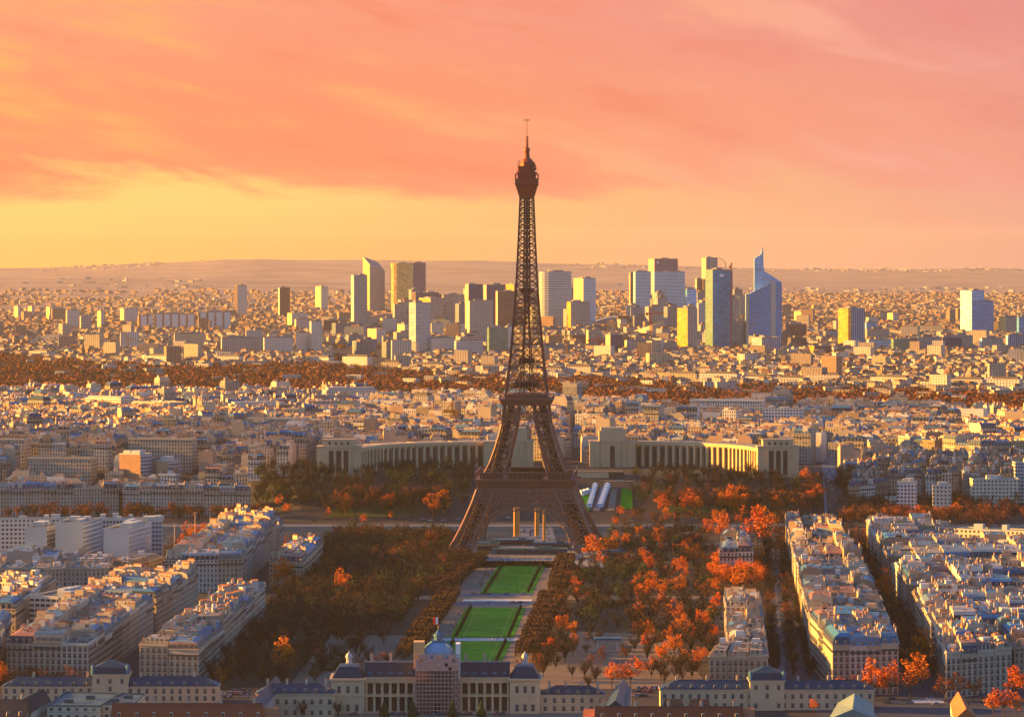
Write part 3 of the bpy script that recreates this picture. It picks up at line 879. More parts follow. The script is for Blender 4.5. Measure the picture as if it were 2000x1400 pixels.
    for i in range(10):
        a = rng.uniform(0, 2 * pi); r = rng.uniform(5, 7); mb.bar((TX + r * cos(a), TY + r * sin(a), 279), (TX + r * cos(a), TY + r * sin(a), 290), .22)
    part(mb, 'aerial', IRON_T, root, cab)
    mb = MB(); mb.lathe(TX, TY, [(5.2, 285.6), (5.0, 288), (4.0, 290.2), (2.4, 291.6), (2.0, 293), (2.1, 294.5), (1.6, 295.2), (2.2, 296.6), (2.2, 298.6), (1.2, 299.6), (0, 300)], 12)
    part(mb, 'lantern', IRON_T, root)
    mb = MB()
    mb.cyl(TX, TY, 299, 307, .75, .65, 8)
    for z in range(299, 308, 1): mb.cyl(TX, TY, z, z + .45, 1.25, n=8)
    mb.cyl(TX, TY, 307, 321.5, .3, .2, 6)
    mb.bar((TX - 2.6, TY, 319.5), (TX + 2.6, TY, 319.5), .45); mb.bar((TX, TY - 2.6, 319.5), (TX, TY + 2.6, 319.5), .45)
    part(mb, 'mast', IRON_T, root)
eiffel()
# ------------------------------------------------------------------ street blocks
warm = lambda: random.choice((.05, .1, .2, .25, .3, .55))
random.seed(3)
gL = 'apartment houses on the left bank streets'
block("the dark park's left edge", [(272, 1262), (388, 1265), (518, 1147), (436, 1157)], 20, 2, 12, gL, 11, near_y=2060, tints=warm)
block("left street facing the barracks", [(12, 1254), (172, 1257), (300, 1172), (150, 1165)], 21, 3, 8, gL, 12, near_y=2060, tints=warm)
block("left street's upper half", [(152, 1160), (306, 1167), (388, 1119), (262, 1112)], 21, 3, 8, gL, 13, tints=warm)
block("below the left river trees", [(320, 1092), (474, 1090), (553, 1001), (462, 992)], 22, 3, 13, gL, 14, tints=warm, roofs=[8, 1, 1])
block("islet in the dark park", [(525, 1096), (592, 1099), (631, 1064), (580, 1056)], 17, 2, 3, gL, 15, roofs=[1, 0, 0], tints=.3)
block("left edge by the terraces", [(-60, 1185), (30, 1188), (110, 1130), (5, 1118)], 22, 2, 5, gL, 16, roofs=[3, 4, 4])
block("behind the white slabs", [(-50, 1112), (255, 1108), (318, 1088), (-20, 1086)], 15, 7, 2, gL, 17, roofs=[2, 4, 2], solid=True)
block("bottom left edge", [(-60, 1262), (-4, 1262), (22, 1205), (-60, 1200)], 20, 1, 4, gL, 18)
gR = 'apartment houses between the right-hand avenues'
block("front of the orange-tree island", [(1384, 1282), (1500, 1283), (1497, 1262), (1398, 1262)], 18, 3, 1, gR, 21, near_y=2060, roofs=[0, 1, 3], tints=.02)
block("narrow island beside the park", [(1422, 1259), (1497, 1259), (1484, 1162), (1414, 1160)], 19, 2, 11, gR, 22, roofs=[3, 3, 3], tints=warm)
block("islet near the iron tower", [(1405, 1078), (1471, 1078), (1458, 1040), (1411, 1040)], 19, 2, 4, gR, 23, roofs=[3, 2, 2])
block("front of long right block", [(1626, 1261), (1755, 1259), (1738, 1214), (1583, 1214)], 25, 4, 3, gR, 24, near_y=2100, tints=warm, roofs=[8, 1, 1])
block("middle of long right block", [(1582, 1208), (1737, 1212), (1691, 1106), (1556, 1106)], 24, 3, 12, gR, 25, roofs=[5, 3, 3])
block('far end of the long right block', [(1555, 1102), (1689, 1102), (1632, 1016), (1534, 1009)], 24, 4, 12, gR, 26, roofs=[5, 3, 3], solid=True)
gE = 'apartment houses right of the tree-lined street'
block("lower right corner block", [(1848, 1277), (1976, 1268), (1936, 1226), (1824, 1228)], 22, 4, 3, gE, 31, near_y=2060, tints=.3)
block("lower right frame edge", [(1981, 1266), (2110, 1262), (2090, 1222), (1942, 1224)], 21, 3, 3, gE, 32)
block("right of tree-lined street", [(1818, 1218), (2080, 1216), (2040, 1150), (1782, 1152)], 23, 6, 6, gE, 33, roofs=[5, 3, 2])
block('middle of the right-hand quarter', [(1778, 1146), (2070, 1144), (2030, 1094), (1740, 1094)], 23, 6, 5, gE, 34, roofs=[6, 3, 2], solid=True)
block('upper right-hand quarter', [(1735, 1088), (2050, 1088), (2010, 1050), (1712, 1050)], 22, 6, 4, gE, 35, roofs=[6, 2, 2], solid=True)
block('near the right bank trees', [(1708, 1046), (1872, 1044), (1850, 1014), (1692, 1012)], 21, 4, 3, gE, 36, roofs=[3, 3, 2], solid=True)
gB = 'apartment houses on the far bank'
block("far-left bank facing river", [(-40, 957), (232, 955), (231, 951), (-40, 953)], 22, 9, 1, gB, 41, tints=warm, roofs=[8, 2, 1])
block("bank front beside the gardens", [(240, 956), (490, 953), (488, 949), (240, 952)], 22, 8, 1, gB, 42, tints=warm, roofs=[9, 1, 0])
block("right bank behind bare trees", [(1656, 940), (1735, 938), (1734, 934), (1655, 936)], 20, 3, 1, gB, 43)
print('apartment houses', NBUILD)

# modern slabs and other single buildings
WHITEF = facade('white_slab_windows', (.48, .50, .51), (.05, .06, .08), 3.0, 3.1, .62, .55, .7)
GREYF = facade('grey_slab_windows', (.40, .42, .44), (.05, .06, .075), 2.4, 3.1, .7, .6, .7)
PALEW = plain('pale_blank_wall', (.44, .45, .41), .8, nscale=.05, namt=.15)
ROOFG = plain('roof_felt', (.10, .10, .10), .9, nscale=.1, namt=.5)
def slab_building(label, px, pytop, h, e1px, wide, deep, rot, front, side, cat='building', name='modern_block', group=None, plant=True, z0=None):
    """Rectangular block: nearest-corner roof pixel, height, width, depth, rotation."""
    if z0 is None: x, y = gph(px, pytop, h); z0 = gz(x, y) - 1.5; h += 1.5
    else: x, y = gp(px, pytop, z0 + h)
    c, s = cos(rot), sin(rot)
    P = [(x, y), (x + c * wide, y + s * wide), (x + c * wide - s * deep, y + s * wide + c * deep), (x - s * deep, y + c * deep)]
    BLOCKED.append(P)
    root = thing(name, label, cat, (x, y, z0), group)
    mb = MB()
    for i in range(4):
        a, b = P[i], P[(i + 1) % 4]; L = hypot(b[0] - a[0], b[1] - a[1])
        mb.face([(*a, z0), (*b, z0), (*b, z0 + h), (*a, z0 + h)], 0 if i in (0, 2) else 1, 0, [(0, 0), (L, 0), (L, h), (0, h)])
    part(mb, 'wall', [front, side], root)
    mb = MB(); mb.face(z3(P, z0 + h - .02), 0)
    for i in range(4):
        a, b = inset(P, [.25] * 4)[i], inset(P, [.2] * 4)[(i + 1) % 4]
        L = hypot(b[0] - a[0], b[1] - a[1]); mb.box((a[0] + b[0]) / 2, (a[1] + b[1]) / 2, z0 + h, L - .5, .4, .9, atan2(b[1] - a[1], b[0] - a[0]), 1)
    ro = part(mb, 'roof', [ROOFG, PALEW], root)
    if plant:
        rng = random.Random(int(px * 7 + pytop)); mb = MB()
        for _ in range(4):
            fx, fy = rng.uniform(.15, .85), rng.uniform(.25, .75)
            cx = x + c * wide * fx - s * deep * fy; cy_ = y + s * wide * fx + c * deep * fy
            mb.box(cx, cy_, z0 + h, rng.uniform(3, 8), rng.uniform(2.5, max(3, deep * .5)), rng.uniform(2, 4), rot)
        part(mb, 'plant_room', PALEW, root, ro)
    return root
gS = 'modern slabs left of the river trees'
slab_building('white balcony slab at left frame edge among the modern slabs', -30, 1016, 31, 0, 62, 16, .12, WHITEF, PALEW, group=gS)
slab_building('pale blank-ended slab second from left among the white slabs', 48, 1032, 30, 0, 16, 50, -.14, PALEW, GREYF, group=gS)
slab_building('blue-grey tall slab in the middle of the white slabs', 108, 1022, 34, 0, 20, 52, -.14, PALEW, WHITEF, group=gS)
slab_building('glassy grey slab right of the middle white slab', 168, 1016, 32, 0, 42, 16, .1, GREYF, PALEW, group=gS)
slab_building('cream end-walled slab nearest the orange trees', 202, 1034, 33, 0, 18, 60, -.16, PALEW, WHITEF, group=gS)
slab_building('narrow white slab at the right end of the slabs', 284, 1020, 31, 0, 12, 24, .1, GREYF, PALEW, group=gS)
slab_building('low grey annex in front of the white slabs', -20, 1080, 14, 0, 40, 22, .05, GREYF, PALEW, group=gS)
TERR = facade('terraced_balconies', (.60, .50, .38), (.10, .07, .05), 3.4, 3.0, .8, .5, .8)
slab_building('stepped terrace block with planted balconies at left edge', 58, 1166, 25, 0, 22, 36, -.3, TERR, TERR, plant=True)
YEL = facade('cream_block_windows', (.62, .54, .40), (.06, .055, .05), 3.2, 3.2, .5, .5, .8)
slab_building('long cream office block with stepped back floors, upper right', 1877, 1062, 22, 0, 75, 26, -.5, YEL, YEL)
slab_building('flat-roofed cream block standing behind the long cream office', 1868, 1034, 26, 0, 70, 18, -.5, YEL, YEL)
slab_building('white party-walled block among the right-hand roofs', 1838, 1198, 26, 0, 14, 16, .1, PALEW, PALEW, plant=False)
slab_building('cream windowed block right of the white party wall', 1936, 1204, 25, 0, 26, 18, .05, YEL, PALEW)
slab_building('slender pink-and-white tower block by the right bank trees', 1752, 943, 30, 0, 16, 16, -.15, WHITEF, WHITEF)
slab_building('slender striped cream block by the right bank trees', 1822, 950, 29, 0, 15, 16, -.1, YEL, YEL)
slab_building('big cream terraced hotel right of the bank trees', 1900, 938, 26, 0, 40, 20, .02, YEL, YEL)
slab_building('tall cream upper wing above the terraced hotel', 1903, 898, 30, 0, 36, 16, .02, YEL, YEL, z0=8)
slab_building('blue glass office at the right frame edge', 1983, 905, 34, 0, 30, 16, .05, GREYF, GREYF)
slab_building('white five-storey school front over the right river trees', 1727, 972, 12, 0, 12, 12, 0, YEL, YEL, plant=False)
slab_building('white mid-rise block with blank right wall in the far quarter', 1490, 800, 34, 0, 38, 20, -.2, WHITEF, PALEW)
slab_building('yellow-lit long block in the left hill quarter', 278, 818, 24, 0, 60, 18, -.18, YEL, YEL)
slab_building('terrace house block with flat roof left of the hill avenue', 160, 850, 24, 0, 55, 18, .06, WHITEF, PALEW)
slab_building('brown blank-walled block in the left hill quarter', 233, 888, 30, 0, 22, 18, -.5, plain('brown_blank_wall', (.34, .20, .12), .85), GREYF)
slab_building('brown slim block right of the blank-walled block', 306, 903, 24, 0, 12, 20, -.5, plain('tan_blank_wall', (.42, .27, .16), .85), GREYF)
slab_building('white slab block before the forest at left', 420, 757, 26, 0, 70, 18, -.1, WHITEF, WHITEF)
slab_building('ribbed white block before the forest, far left', 130, 764, 25, 0, 48, 18, -.1, WHITEF, WHITEF)
slab_building('long white building at the left frame edge before the forest', 0, 757, 24, 0, 72, 18, 0, WHITEF, WHITEF)


for k, (yc, seed) in enumerate(((926, 61), (908, 62), (893, 63))):
    for i in range(5):
        x0 = 1664 + i * 72 + k * 9
        block('x', [(x0, yc + (i % 2) * 2), (x0 + 66, yc - 1), (x0 + 64, yc - 6), (x0 - 1, yc - 5)], 19 + (i * 7 % 5), 4, 2, gB, seed * 10 + i, solid=True)
# ------------------------------------------------------------------ far quarters of the city
def inpoly(p, poly):
    x, y = p; r = False; n = len(poly)
    for i in range(n):
        (x0, y0), (x1, y1) = poly[i], poly[i - 1]
        if (y0 > y) != (y1 > y) and x < (x1 - x0) * (y - y0) / (y1 - y0) + x0: r = not r
    return r
GARDEN = [(500, 1040), (500, 930), (560, 870), (640, 850), (1560, 850), (1590, 880), (1600, 1010), (1640, 1040)]
FOREST_TOP = [(-100, 690), (0, 690), (300, 716), (620, 707), (700, 715), (1000, 736), (1180, 734), (1300, 745), (2000, 764), (2100, 766)]
FOREST_BOT = [(-100, 762), (0, 762), (600, 766), (1000, 774), (1300, 784), (2000, 798), (2100, 800)]
def pl(tab, x):
    for (a, ya), (b, yb) in zip(tab, tab[1:]):
        if x <= b: return lerp(ya, yb, max(0, (x - a) / (b - a)))
    return tab[-1][1]
def free_ground(x, y):
    px, py = topx(x, y, gz(x, y))
    if y < 3372 and 565 < px < 1640: return False
    if y < 3232 and 490 < px < 1640: return False
    if abs(px - lerp(1628, 1610, (y - 3070) / 550)) < lerp(22, 17, (y - 3070) / 550) and y < 3700: return False
    if abs(px - 1120) < 22 and y < 4300: return False          # avenue behind the palace gap
    if 715 < px < 930 and 840 < py < 864: return False          # dark square with trees
    if any(inpoly((x, y), b) for b in BLOCKED): return False
    return True
rng = random.Random(77)
seeds = [(rng.uniform(-620, 620), rng.uniform(3200, 4950), radians(rng.choice((-42, -35, -30, -24, -12, 5, 14, 25, 33)))) for _ in range(26)]
def near_seed(x, y): return min(range(len(seeds)), key=lambda k: hypot(seeds[k][0] - x, (seeds[k][1] - y) * .8))
ncity = 0
for si, (sx, sy, ang) in enumerate(seeds):
    c, s = cos(ang), sin(ang)
    bw, bd = rng.uniform(70, 105), rng.uniform(46, 64)
    for i in range(-9, 10):
        for j in range(-14, 15):
            cx, cy_ = sx + c * i * bw - s * j * bd, sy + s * i * bw + c * j * bd
            if not (3222 < cy_ < 5150) or abs(cx) > cy_ * .146 + 40: continue
            if near_seed(cx, cy_) != si: continue
            px, py = topx(cx, cy_, gz(cx, cy_))
            if YH + F * (H - 53) / cy_ < pl(FOREST_BOT, px): continue
            w_, d_ = bw - 13, bd - 11
            modern = rng.random() < (.05 if px > 1000 else .10)
            hb = rng.uniform(17, 23)
            def L(a, b): return (cx + c * (a - .5) * w_ - s * (b - .5) * d_, cy_ + s * (a - .5) * w_ + c * (b - .5) * d_)
            if modern:
                q = [L(.05, .25), L(.95, .25), L(.95, .75), L(.05, .75)]
                if not all(free_ground(*p) for p in q): continue
                z0 = min(gz(*p) for p in q)
                shape(CITY, CITY, q, z0 - 3, hb + rng.uniform(4, 14), (1, 1, 1, 1), rng.choice((.55, .6, .8, .85, .8, .3)), 'penthouse' if rng.random() < .5 else 'flat', rng, False, 1 if cy_ < 4200 else 0)
                ncity += 1; continue
            nu = rng.randint(4, 6)
            for a in range(nu):
                for b in range(3):
                    if b == 1 and rng.random() < .55: continue
                    q = [L(a / nu, b / 3), L((a + 1) / nu, b / 3), L((a + 1) / nu, (b + 1) / 3), L(a / nu, (b + 1) / 3)]
                    if not free_ground(*poly_c(q)): continue
                    q = inset(q, [.04] * 4)
                    z0 = min(gz(*p) for p in q) - 2
                    ext = [int(b == 0), int(a == nu - 1), int(b == 2), int(a == 0)]
                    if b == 1: ext = [1, int(a == nu - 1), 1, int(a == 0)]
                    h = hb + 2 + rng.uniform(-3.2, 3.2) - (3 if b == 1 else 0)
                    if rng.random() < .06: h += rng.uniform(5, 11)
                    lod = 1 if cy_ < 4100 else 0
                    o = shape(CITY, CITY, q, z0, h, ext, rng.random(), rng.choices(['mansard', 'flat', 'penthouse'], [7, 2, 1])[0], rng, False, lod)
                    if cy_ < 3900:
                        for d in o['do']: dormer_geo(CITY, *d)
                    for d in o['ch']: add_chimney(CITY, *d, rng.random())
                    ncity += 1
print('city', ncity, len(CITY.f))
stuff(CITY, 'distant_city', BM, 'dense grey-roofed quarters of houses stretching to the forest', 'city quarter')
# suburbs past the forest
SUBM = tinted('suburb_walls', [(0, (.40, .33, .25)), (.25, (.50, .45, .38)), (.45, (.28, .22, .18)), (.6, (.60, .55, .46)), (.72, (.32, .19, .12)), (.88, (.46, .38, .24))], .85, .02, .25, (4.2, 3.4, .5, .5, (.05, .05, .055)))
SUBR = tinted('suburb_roofs', [(0, (.13, .115, .11)), (.3, (.22, .11, .07)), (.5, (.24, .21, .18)), (.7, (.09, .10, .12)), (.85, (.30, .16, .10))], .8, .05, .3)
SUB = MB(); SUBT = []
rng = random.Random(5)
Y = 4800
while Y < 15500:
    hw = Y * .146; dx = lerp(13, 22, sstep(Y, 5500, 12500)); dy = lerp(20, 80, sstep(Y, 5500, 12500))
    x = -hw
    while x < hw:
        xx, yy = x + rng.uniform(-.4, .4) * dx, Y + rng.uniform(-.5, .5) * dy
        x += dx * rng.uniform(.9, 1.5)
        px, py = topx(xx, yy, gz(xx, yy))
        if YH + F * (H - 46) / yy > pl(FOREST_TOP, px) - 1: continue
        if yy > 11000 and px < 1180 and rng.random() < .6: continue
        if rng.random() < .12 or vnoise(xx / 260, 5) * vnoise(yy / 420, 6) < .09: continue
        w_, d_ = rng.uniform(.55, 1.1) * min(dx, 26), rng.uniform(9, 15)
        k = rng.random(); h = rng.uniform(5, 10) if Y > 8500 else rng.uniform(8, 19)
        if k < .008 and Y < 10500: h = rng.uniform(24, 42); w_ = rng.uniform(18, 36)
        a = radians(rng.choice((-40, -33, -25, -15, 8, 20, 40)))
        z0 = gz(xx, yy) - 2
        t = rng.random() if Y < 8200 or rng.random() < .12 else rng.choice((rng.uniform(.46, .59), rng.uniform(.73, .87), rng.uniform(.73, .87)))  # farther walls get darker brown tints that mimic haze
        if k < .6 and k > .04 and Y < 11000:
            SUB.box(xx, yy, z0, w_, d_, h + 2, a, 0, t, True, 1)
            SUB.box(xx, yy, z0 + h + 2, w_ * .72, d_ * .6, 2.6, a, 1, rng.random())
        else: SUB.box(xx, yy, z0, w_, d_, h + 2, a, 0, t, True, 1)
    Y += dy
# low offices filling in between the towers
OFFM = tinted('office_walls', [(0, (.16, .20, .25)), (.2, (.30, .30, .30)), (.38, (.10, .07, .07)), (.5, (.36, .32, .27)), (.68, (.09, .14, .19)), (.82, (.24, .20, .17)), (.92, (.40, .36, .30))], .6, .03, .25, (3.2, 3.6, .7, .55, (.045, .055, .075)), spec=.2)
for _ in range(230):
    px = rng.choice((rng.uniform(660, 1000), rng.uniform(1060, 1560), rng.uniform(1060, 1560), rng.uniform(1600, 2010))); yb = rng.uniform(652, 700)
    Yt = F * 192 / (yb - YH); x = xat(px, Yt); w_ = rng.uniform(16, 52); hh = rng.uniform(13, 27) if rng.random() < .85 else rng.uniform(27, 40); a = radians(rng.choice((25, 25, 18, 30, -20)))
    SUB.box(x, Yt, 30, w_, rng.uniform(12, 24), hh, a, 2, rng.random(), True, 1)
    SUB.box(x, Yt, 30 + hh + .05, w_ * .4, 7, 3.5, a, 1, rng.random())
for _ in range(75):
    px = rng.choice((rng.uniform(690, 1010), rng.uniform(1040, 1140), rng.uniform(1230, 1450), rng.uniform(1230, 1450))); yb = rng.uniform(618, 650)
    Yt = F * 192 / (yb - YH); x = xat(px, Yt); w_ = rng.uniform(20, 44); hh = rng.uniform(30, 88); a = radians(rng.choice((25, 25, 18, 32)))
    SUB.box(x, Yt, 30, w_, rng.uniform(14, 26), hh, a, 2, rng.random(), True, 1)
    SUB.box(x, Yt, 30 + hh + .05, w_ * .4, 7, 4, a, 1, rng.random())
# villas scattered along the upper edge of the wood
for _ in range(150):
    px = rng.uniform(-10, 2010); Yt = F * (H - 46) / (lerp(pl(FOREST_TOP, px), pl(FOREST_BOT, px), rng.random() ** 2 * .55) - YH); x = xat(px, Yt)
    SUB.box(x, Yt, 31, rng.uniform(9, 26), 10, rng.uniform(15, 21), radians(rng.uniform(-36, 20)), 0, rng.choice((.1, .3, .65, .9)), True, 1)
# sunlit fronts along the edge of the forest
px = -10
while px < 2010:
    if 620 < px < 1170 and rng.random() < .55: px += 30; continue
    if px < 620 and rng.random() < .62: px += 36; continue
    Yt = F * (H - 46) / (pl(FOREST_TOP, px) - 4 - YH) + rng.uniform(0, 70)
    w_ = rng.uniform(26, 58); hh = rng.uniform(19, 27); a = radians(rng.uniform(-38, -24)); t = rng.choice((.3, .35, .62, .65, .68, .9)); x = xat(px, Yt)
    SUB.box(x, Yt, 31, w_, 13, hh, a, 0, t, True, 1); SUB.box(x + 2, Yt + 2, 31 + hh, w_ * .8, 8, 3, a, 1, .1)
    px += w_ * F / Yt * .9 + rng.uniform(2, 16)
# specks of towns on the far ridges
for Y0, n_, lo_, hi_ in ((16900, 150, -1, 1), (23800, 160, -1, 1)):
    for _ in range(n_):
        cx = rng.choice((-.11, -.1, .03, .085, .09, .1, .115, .125)) + rng.gauss(0, .012)
        yy = Y0 - rng.uniform(0, 1500); xx = cx * yy
        SUB.box(xx, yy, gz(xx, yy) - 3, rng.uniform(8, 30), 12, rng.uniform(7, 11), rng.uniform(-.7, 0), 0, rng.choice((.3, .1)), True, 1)
stuff(SUB, 'distant_suburb', [SUBM, SUBR, OFFM], 'hazy suburbs of low houses spreading beyond the forest to the ridges', 'suburb')

# ------------------------------------------------------------------ business district towers
FM = {
 'grid': facade('grey_grid_front', (.40, .37, .34), (.09, .08, .09), 3.4, 3.4, .62, .66, .7),
 'white': facade('white_banded_front', (.60, .58, .55), (.10, .11, .13), 6, 3.8, .95, .55, .7),
 'whitegrid': facade('white_grid_front', (.62, .62, .62), (.14, .17, .20), 3.0, 3.6, .6, .62, .6),
 'brown': facade('brown_glass_front', (.13, .08, .075), (.075, .05, .06), 3, 3.6, .8, .85, .4, .15),
 'black': facade('black_glass_front', (.035, .05, .12), (.025, .045, .13), 3, 3.6, .85, .85, .35, .12),
 'blue': facade('blue_glass_front', (.16, .40, .58), (.025, .16, .36), 3, 3.8, .9, .74, .5, .2),
 'pblue': facade('pale_blue_front', (.40, .56, .66), (.12, .34, .60), 6, 3.8, .95, .6, .5, .2),
 'teal': facade('teal_glass_front', (.05, .26, .36), (.016, .19, .32), 3, 3.6, .92, .86, .4, .2),
 'bgreen': facade('blue_green_banded_front', (.40, .58, .64), (.05, .20, .27), 5, 3.7, .9, .55, .5, .15),
 'green': facade('green_glass_front', (.20, .27, .22), (.06, .14, .11), 4, 3.6, .9, .7, .4, .12),
 'grey': facade('grey_glass_front', (.30, .29, .28), (.17, .16, .16), 3, 3.6, .75, .7, .4, .15),
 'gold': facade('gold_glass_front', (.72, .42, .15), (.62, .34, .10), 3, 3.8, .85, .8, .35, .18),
 'goldflat': facade('sunlit_gold_cladding', (.64, .30, .05), (.52, .21, .02), 3.4, 3.8, .86, .8),  # low sun on left faces put into the colour
 'cream': facade('cream_flat_front', (.58, .52, .44), (.14, .12, .11), 3.2, 3.0, .5, .5, .8),
 'ribs': facade('ribbed_blue_front', (.34, .40, .48), (.04, .09, .16), 4.0, 400, .62, 1, .4, .15),
 'tan': facade('tan_front', (.50, .38, .26), (.2, .13, .09), 3.4, 3.4, .5, .5, .8),
 'redwhite': facade('red_and_white_front', (.60, .56, .52), (.34, .17, .12), 18, 3.0, .28, .98, .8),
 'yellow': facade('sunlit_yellow_cladding', (.72, .50, .20), (.58, .35, .11), 3.2, 3.4, .5, .5),  # yellow of sunlit left walls, held in the base colour
}
DECK = plain('tower_roof_deck', (.20, .19, .19), .8)
def tower(label, x0, x1, yt, yb, split, left, front, th=25, name='office_tower', group=None, plant=True, deep=None, cat='tower block', top=None):
    D = F * (H - 33) / (yb - YH); s = F / D; th = radians(th)
    h = (yb - yt) / s; bl = max(8, (split - x0) / s / max(.2, sin(th))) if deep is None else deep
    a = max(8, (x1 - split) / s / cos(th))
    bl = min(bl, 70)
    cx, cy_ = xat(split, D), D
    e1, e2 = (cos(th), sin(th)), (-sin(th), cos(th))
    P = [(cx, cy_), (cx + e1[0] * a, cy_ + e1[1] * a), (cx + e1[0] * a + e2[0] * bl, cy_ + e1[1] * a + e2[1] * bl), (cx + e2[0] * bl, cy_ + e2[1] * bl)]
    root = thing(name, label, cat, (cx, cy_, 33), group)
    mb = MB(); zt = [33 + h] * 4 if top is None else [33 + h * k for k in top]
    for i in range(4):
        j = (i + 1) % 4; L = hypot(P[j][0] - P[i][0], P[j][1] - P[i][1])
        mb.face([(*P[i], 25), (*P[j], 25), (*P[j], zt[j]), (*P[i], zt[i])], 1 if i in (1, 3) else 0, 0, [(0, 0), (L, 0), (L, zt[j] - 25), (0, zt[i] - 25)])
    part(mb, 'tower_wall', [FM[front], FM[left]], root)  # left walls often take a material coloured as if sunlit
    mb = MB(); mb.face([(*p, z) for p, z in zip(P, zt)])
    if top is None:
        for i in range(4):
            b, c_ = inset(P, [.4] * 4)[i], inset(P, [.4] * 4)[(i + 1) % 4]
            mb.box((b[0] + c_[0]) / 2, (b[1] + c_[1]) / 2, 33 + h + .02, hypot(b[0] - c_[0], b[1] - c_[1]) - 1, .7, 1.4, atan2(c_[1] - b[1], c_[0] - b[0]))
    ro = part(mb, 'roof_deck', DECK, root)
    if plant and top is None:
        mb = MB(); c = poly_c(P); rg = random.Random(int(x0 * 3 + yt))
        for _ in range(2): mb.box(c[0] + rg.uniform(-.2, .2) * a, c[1] + rg.uniform(-.15, .15) * bl, 33 + h + .03, a * rg.uniform(.2, .45), bl * rg.uniform(.25, .45), rg.uniform(2.5, 5), th)
        part(mb, 'plant_room', FM['grey'], root, ro)
    return root, P, h, D, s
def round_tower(label, x0, x1, yt, yb, front, n=20, squash=.7, cap=None, rot=0.0, group=None, slope=0.0):
    D = F * (H - 33) / (yb - YH); s = F / D; h = (yb - yt) / s; r = (x1 - x0) / 2 / s
    cx = xat((x0 + x1) / 2, D)
    root = thing('office_tower', label, 'tower block', (cx, D, 33), group)
    def pt(i):
        a = 2 * pi * i / n; sx = lambda v: math.copysign(abs(v) ** .75, v)
        x, y = r * sx(cos(a)), r * squash * sx(sin(a)); return (cx + x * cos(rot) - y * sin(rot), D + x * sin(rot) + y * cos(rot))
    P = [pt(i) for i in range(n)]; mb = MB(); u_ = 0
    Z = [33 + h + slope * (p[0] - cx) / r for p in P]
    for i in range(n):
        j = (i + 1) % n; L = hypot(P[j][0] - P[i][0], P[j][1] - P[i][1])
        mb.face([(*P[i], 25), (*P[j], 25), (*P[j], Z[j]), (*P[i], Z[i])], 0, 0, [(u_, 0), (u_ + L, 0), (u_ + L, h), (u_, h)]); u_ += L
    part(mb, 'tower_wall', FM[front], root)
    mb = MB(); mb.face([(*p, z) for p, z in zip(P, Z)])
    if not slope: mb.cyl(cx, D, 33 + h + .03, 33 + h + 3, r * .5, n=14)
    part(mb, 'roof_deck', DECK, root)
    return root
T_ = tower
T_('slim grey grid tower with bright left edge at the district\'s left', 685, 717, 538, 655, 691, 'cream', 'grid')
T_('dark glass tower with a sharp sloping blade top', 708, 751, 501, 611, 722, 'gold', 'grey', top=[.86, .74, .9, 1.0], th=32)  # gold on the left wall stands for sunlight there
round_tower('golden rounded twin tower with brown shaded right side', 763, 806, 514, 611, 'gold', slope=0)
round_tower('dark rounded twin tower behind the golden one', 797, 832, 513, 606, 'black')
T_('white banded tower with orange left flank, left of the lattice tower', 798, 841, 592, 703, 812, 'white', 'white')
T_('grey box tower with orange top-left flank behind the white banded one', 809, 866, 583, 642, 841, 'goldflat', 'grey')
T_('dark low tower peeping over the grey box tower', 803, 857, 572, 632, 812, 'brown', 'black')
T_('broad pale grey tower left of the black pair', 863, 907, 576, 638, 866, 'grey', 'grey')
T_('narrow brown-grey tower in front of the broad grey one', 865, 886, 593, 641, 868, 'brown', 'grey')
T_('black box tower with red-brown left edge', 908, 943, 556, 660, 915, 'tan', 'black')
T_('black box tower standing right behind the white-edged grid tower', 944, 988, 557, 650, 950, 'tan', 'black')
T_('dark red-brown tower half behind the lattice tower', 968, 1006, 569, 652, 972, 'tan', 'brown')
T_('small yellow-topped tower touching the lattice tower\'s left', 988, 1008, 556, 640, 1004, 'goldflat', 'grey')
T_('light grid tower with glowing left edge before the black pair', 912, 963, 588, 667, 917, 'cream', 'grid')
T_('green glass block left of the lattice tower', 953, 992, 641, 704, 955, 'green', 'green')
T_('white slab behind the green glass block', 988, 1004, 638, 700, 990, 'cream', 'cream')
T_('low white banded office left of the green glass block', 889, 943, 667, 706, 891, 'white', 'white')
T_('grey apartment slab right of the white banded tower', 841, 888, 661, 703, 843, 'cream', 'cream')
T_('yellow cube with grey right side below the blade tower', 708, 754, 643, 669, 735, 'yellow', 'cream', plant=False, th=32)
T_('pale office stub right of the yellow cube', 742, 774, 622, 652, 747, 'gold', 'cream')
T_('small yellow-fronted office under the twin towers', 775, 798, 634, 665, 790, 'yellow', 'cream')
T_('beige apartment slab behind the white banded tower', 841, 866, 632, 664, 843, 'tan', 'cream')
T_('beige apartment slab left of the light grid tower', 879, 908, 633, 662, 881, 'tan', 'cream')
round_tower('broad banded round-cornered tower right of the lattice tower', 1053, 1116, 530, 646, 'white')
T_('pale tower with brilliant yellow left half', 1121, 1164, 544, 642, 1139, 'yellow', 'whitegrid', th=32)
T_('brown tower with golden edge before the broad banded tower', 1070, 1106, 584, 644, 1077, 'goldflat', 'brown')
T_('stepped grey glass tower with golden left edge', 1107, 1152, 590, 657, 1115, 'goldflat', 'grey')
T_('blue-green banded left wing of the twin-winged tower', 1237, 1272, 531, 628, 1241, 'bgreen', 'bgreen')
T_('blue-green banded right wing of the twin-winged tower', 1275, 1339, 531, 627, 1278, 'bgreen', 'bgreen')
T_('thin dark tower at the left of the banded wings', 1229, 1238, 533, 622, 1231, 'tan', 'brown')
rt, P, h_, D_, s_ = T_('navy box tower with white triangle sign over the banded wings', 1267, 1325, 506, 605, 1278, 'tan', 'black')
SIGN = plain('white_sign', (.75, .75, .75), .6)
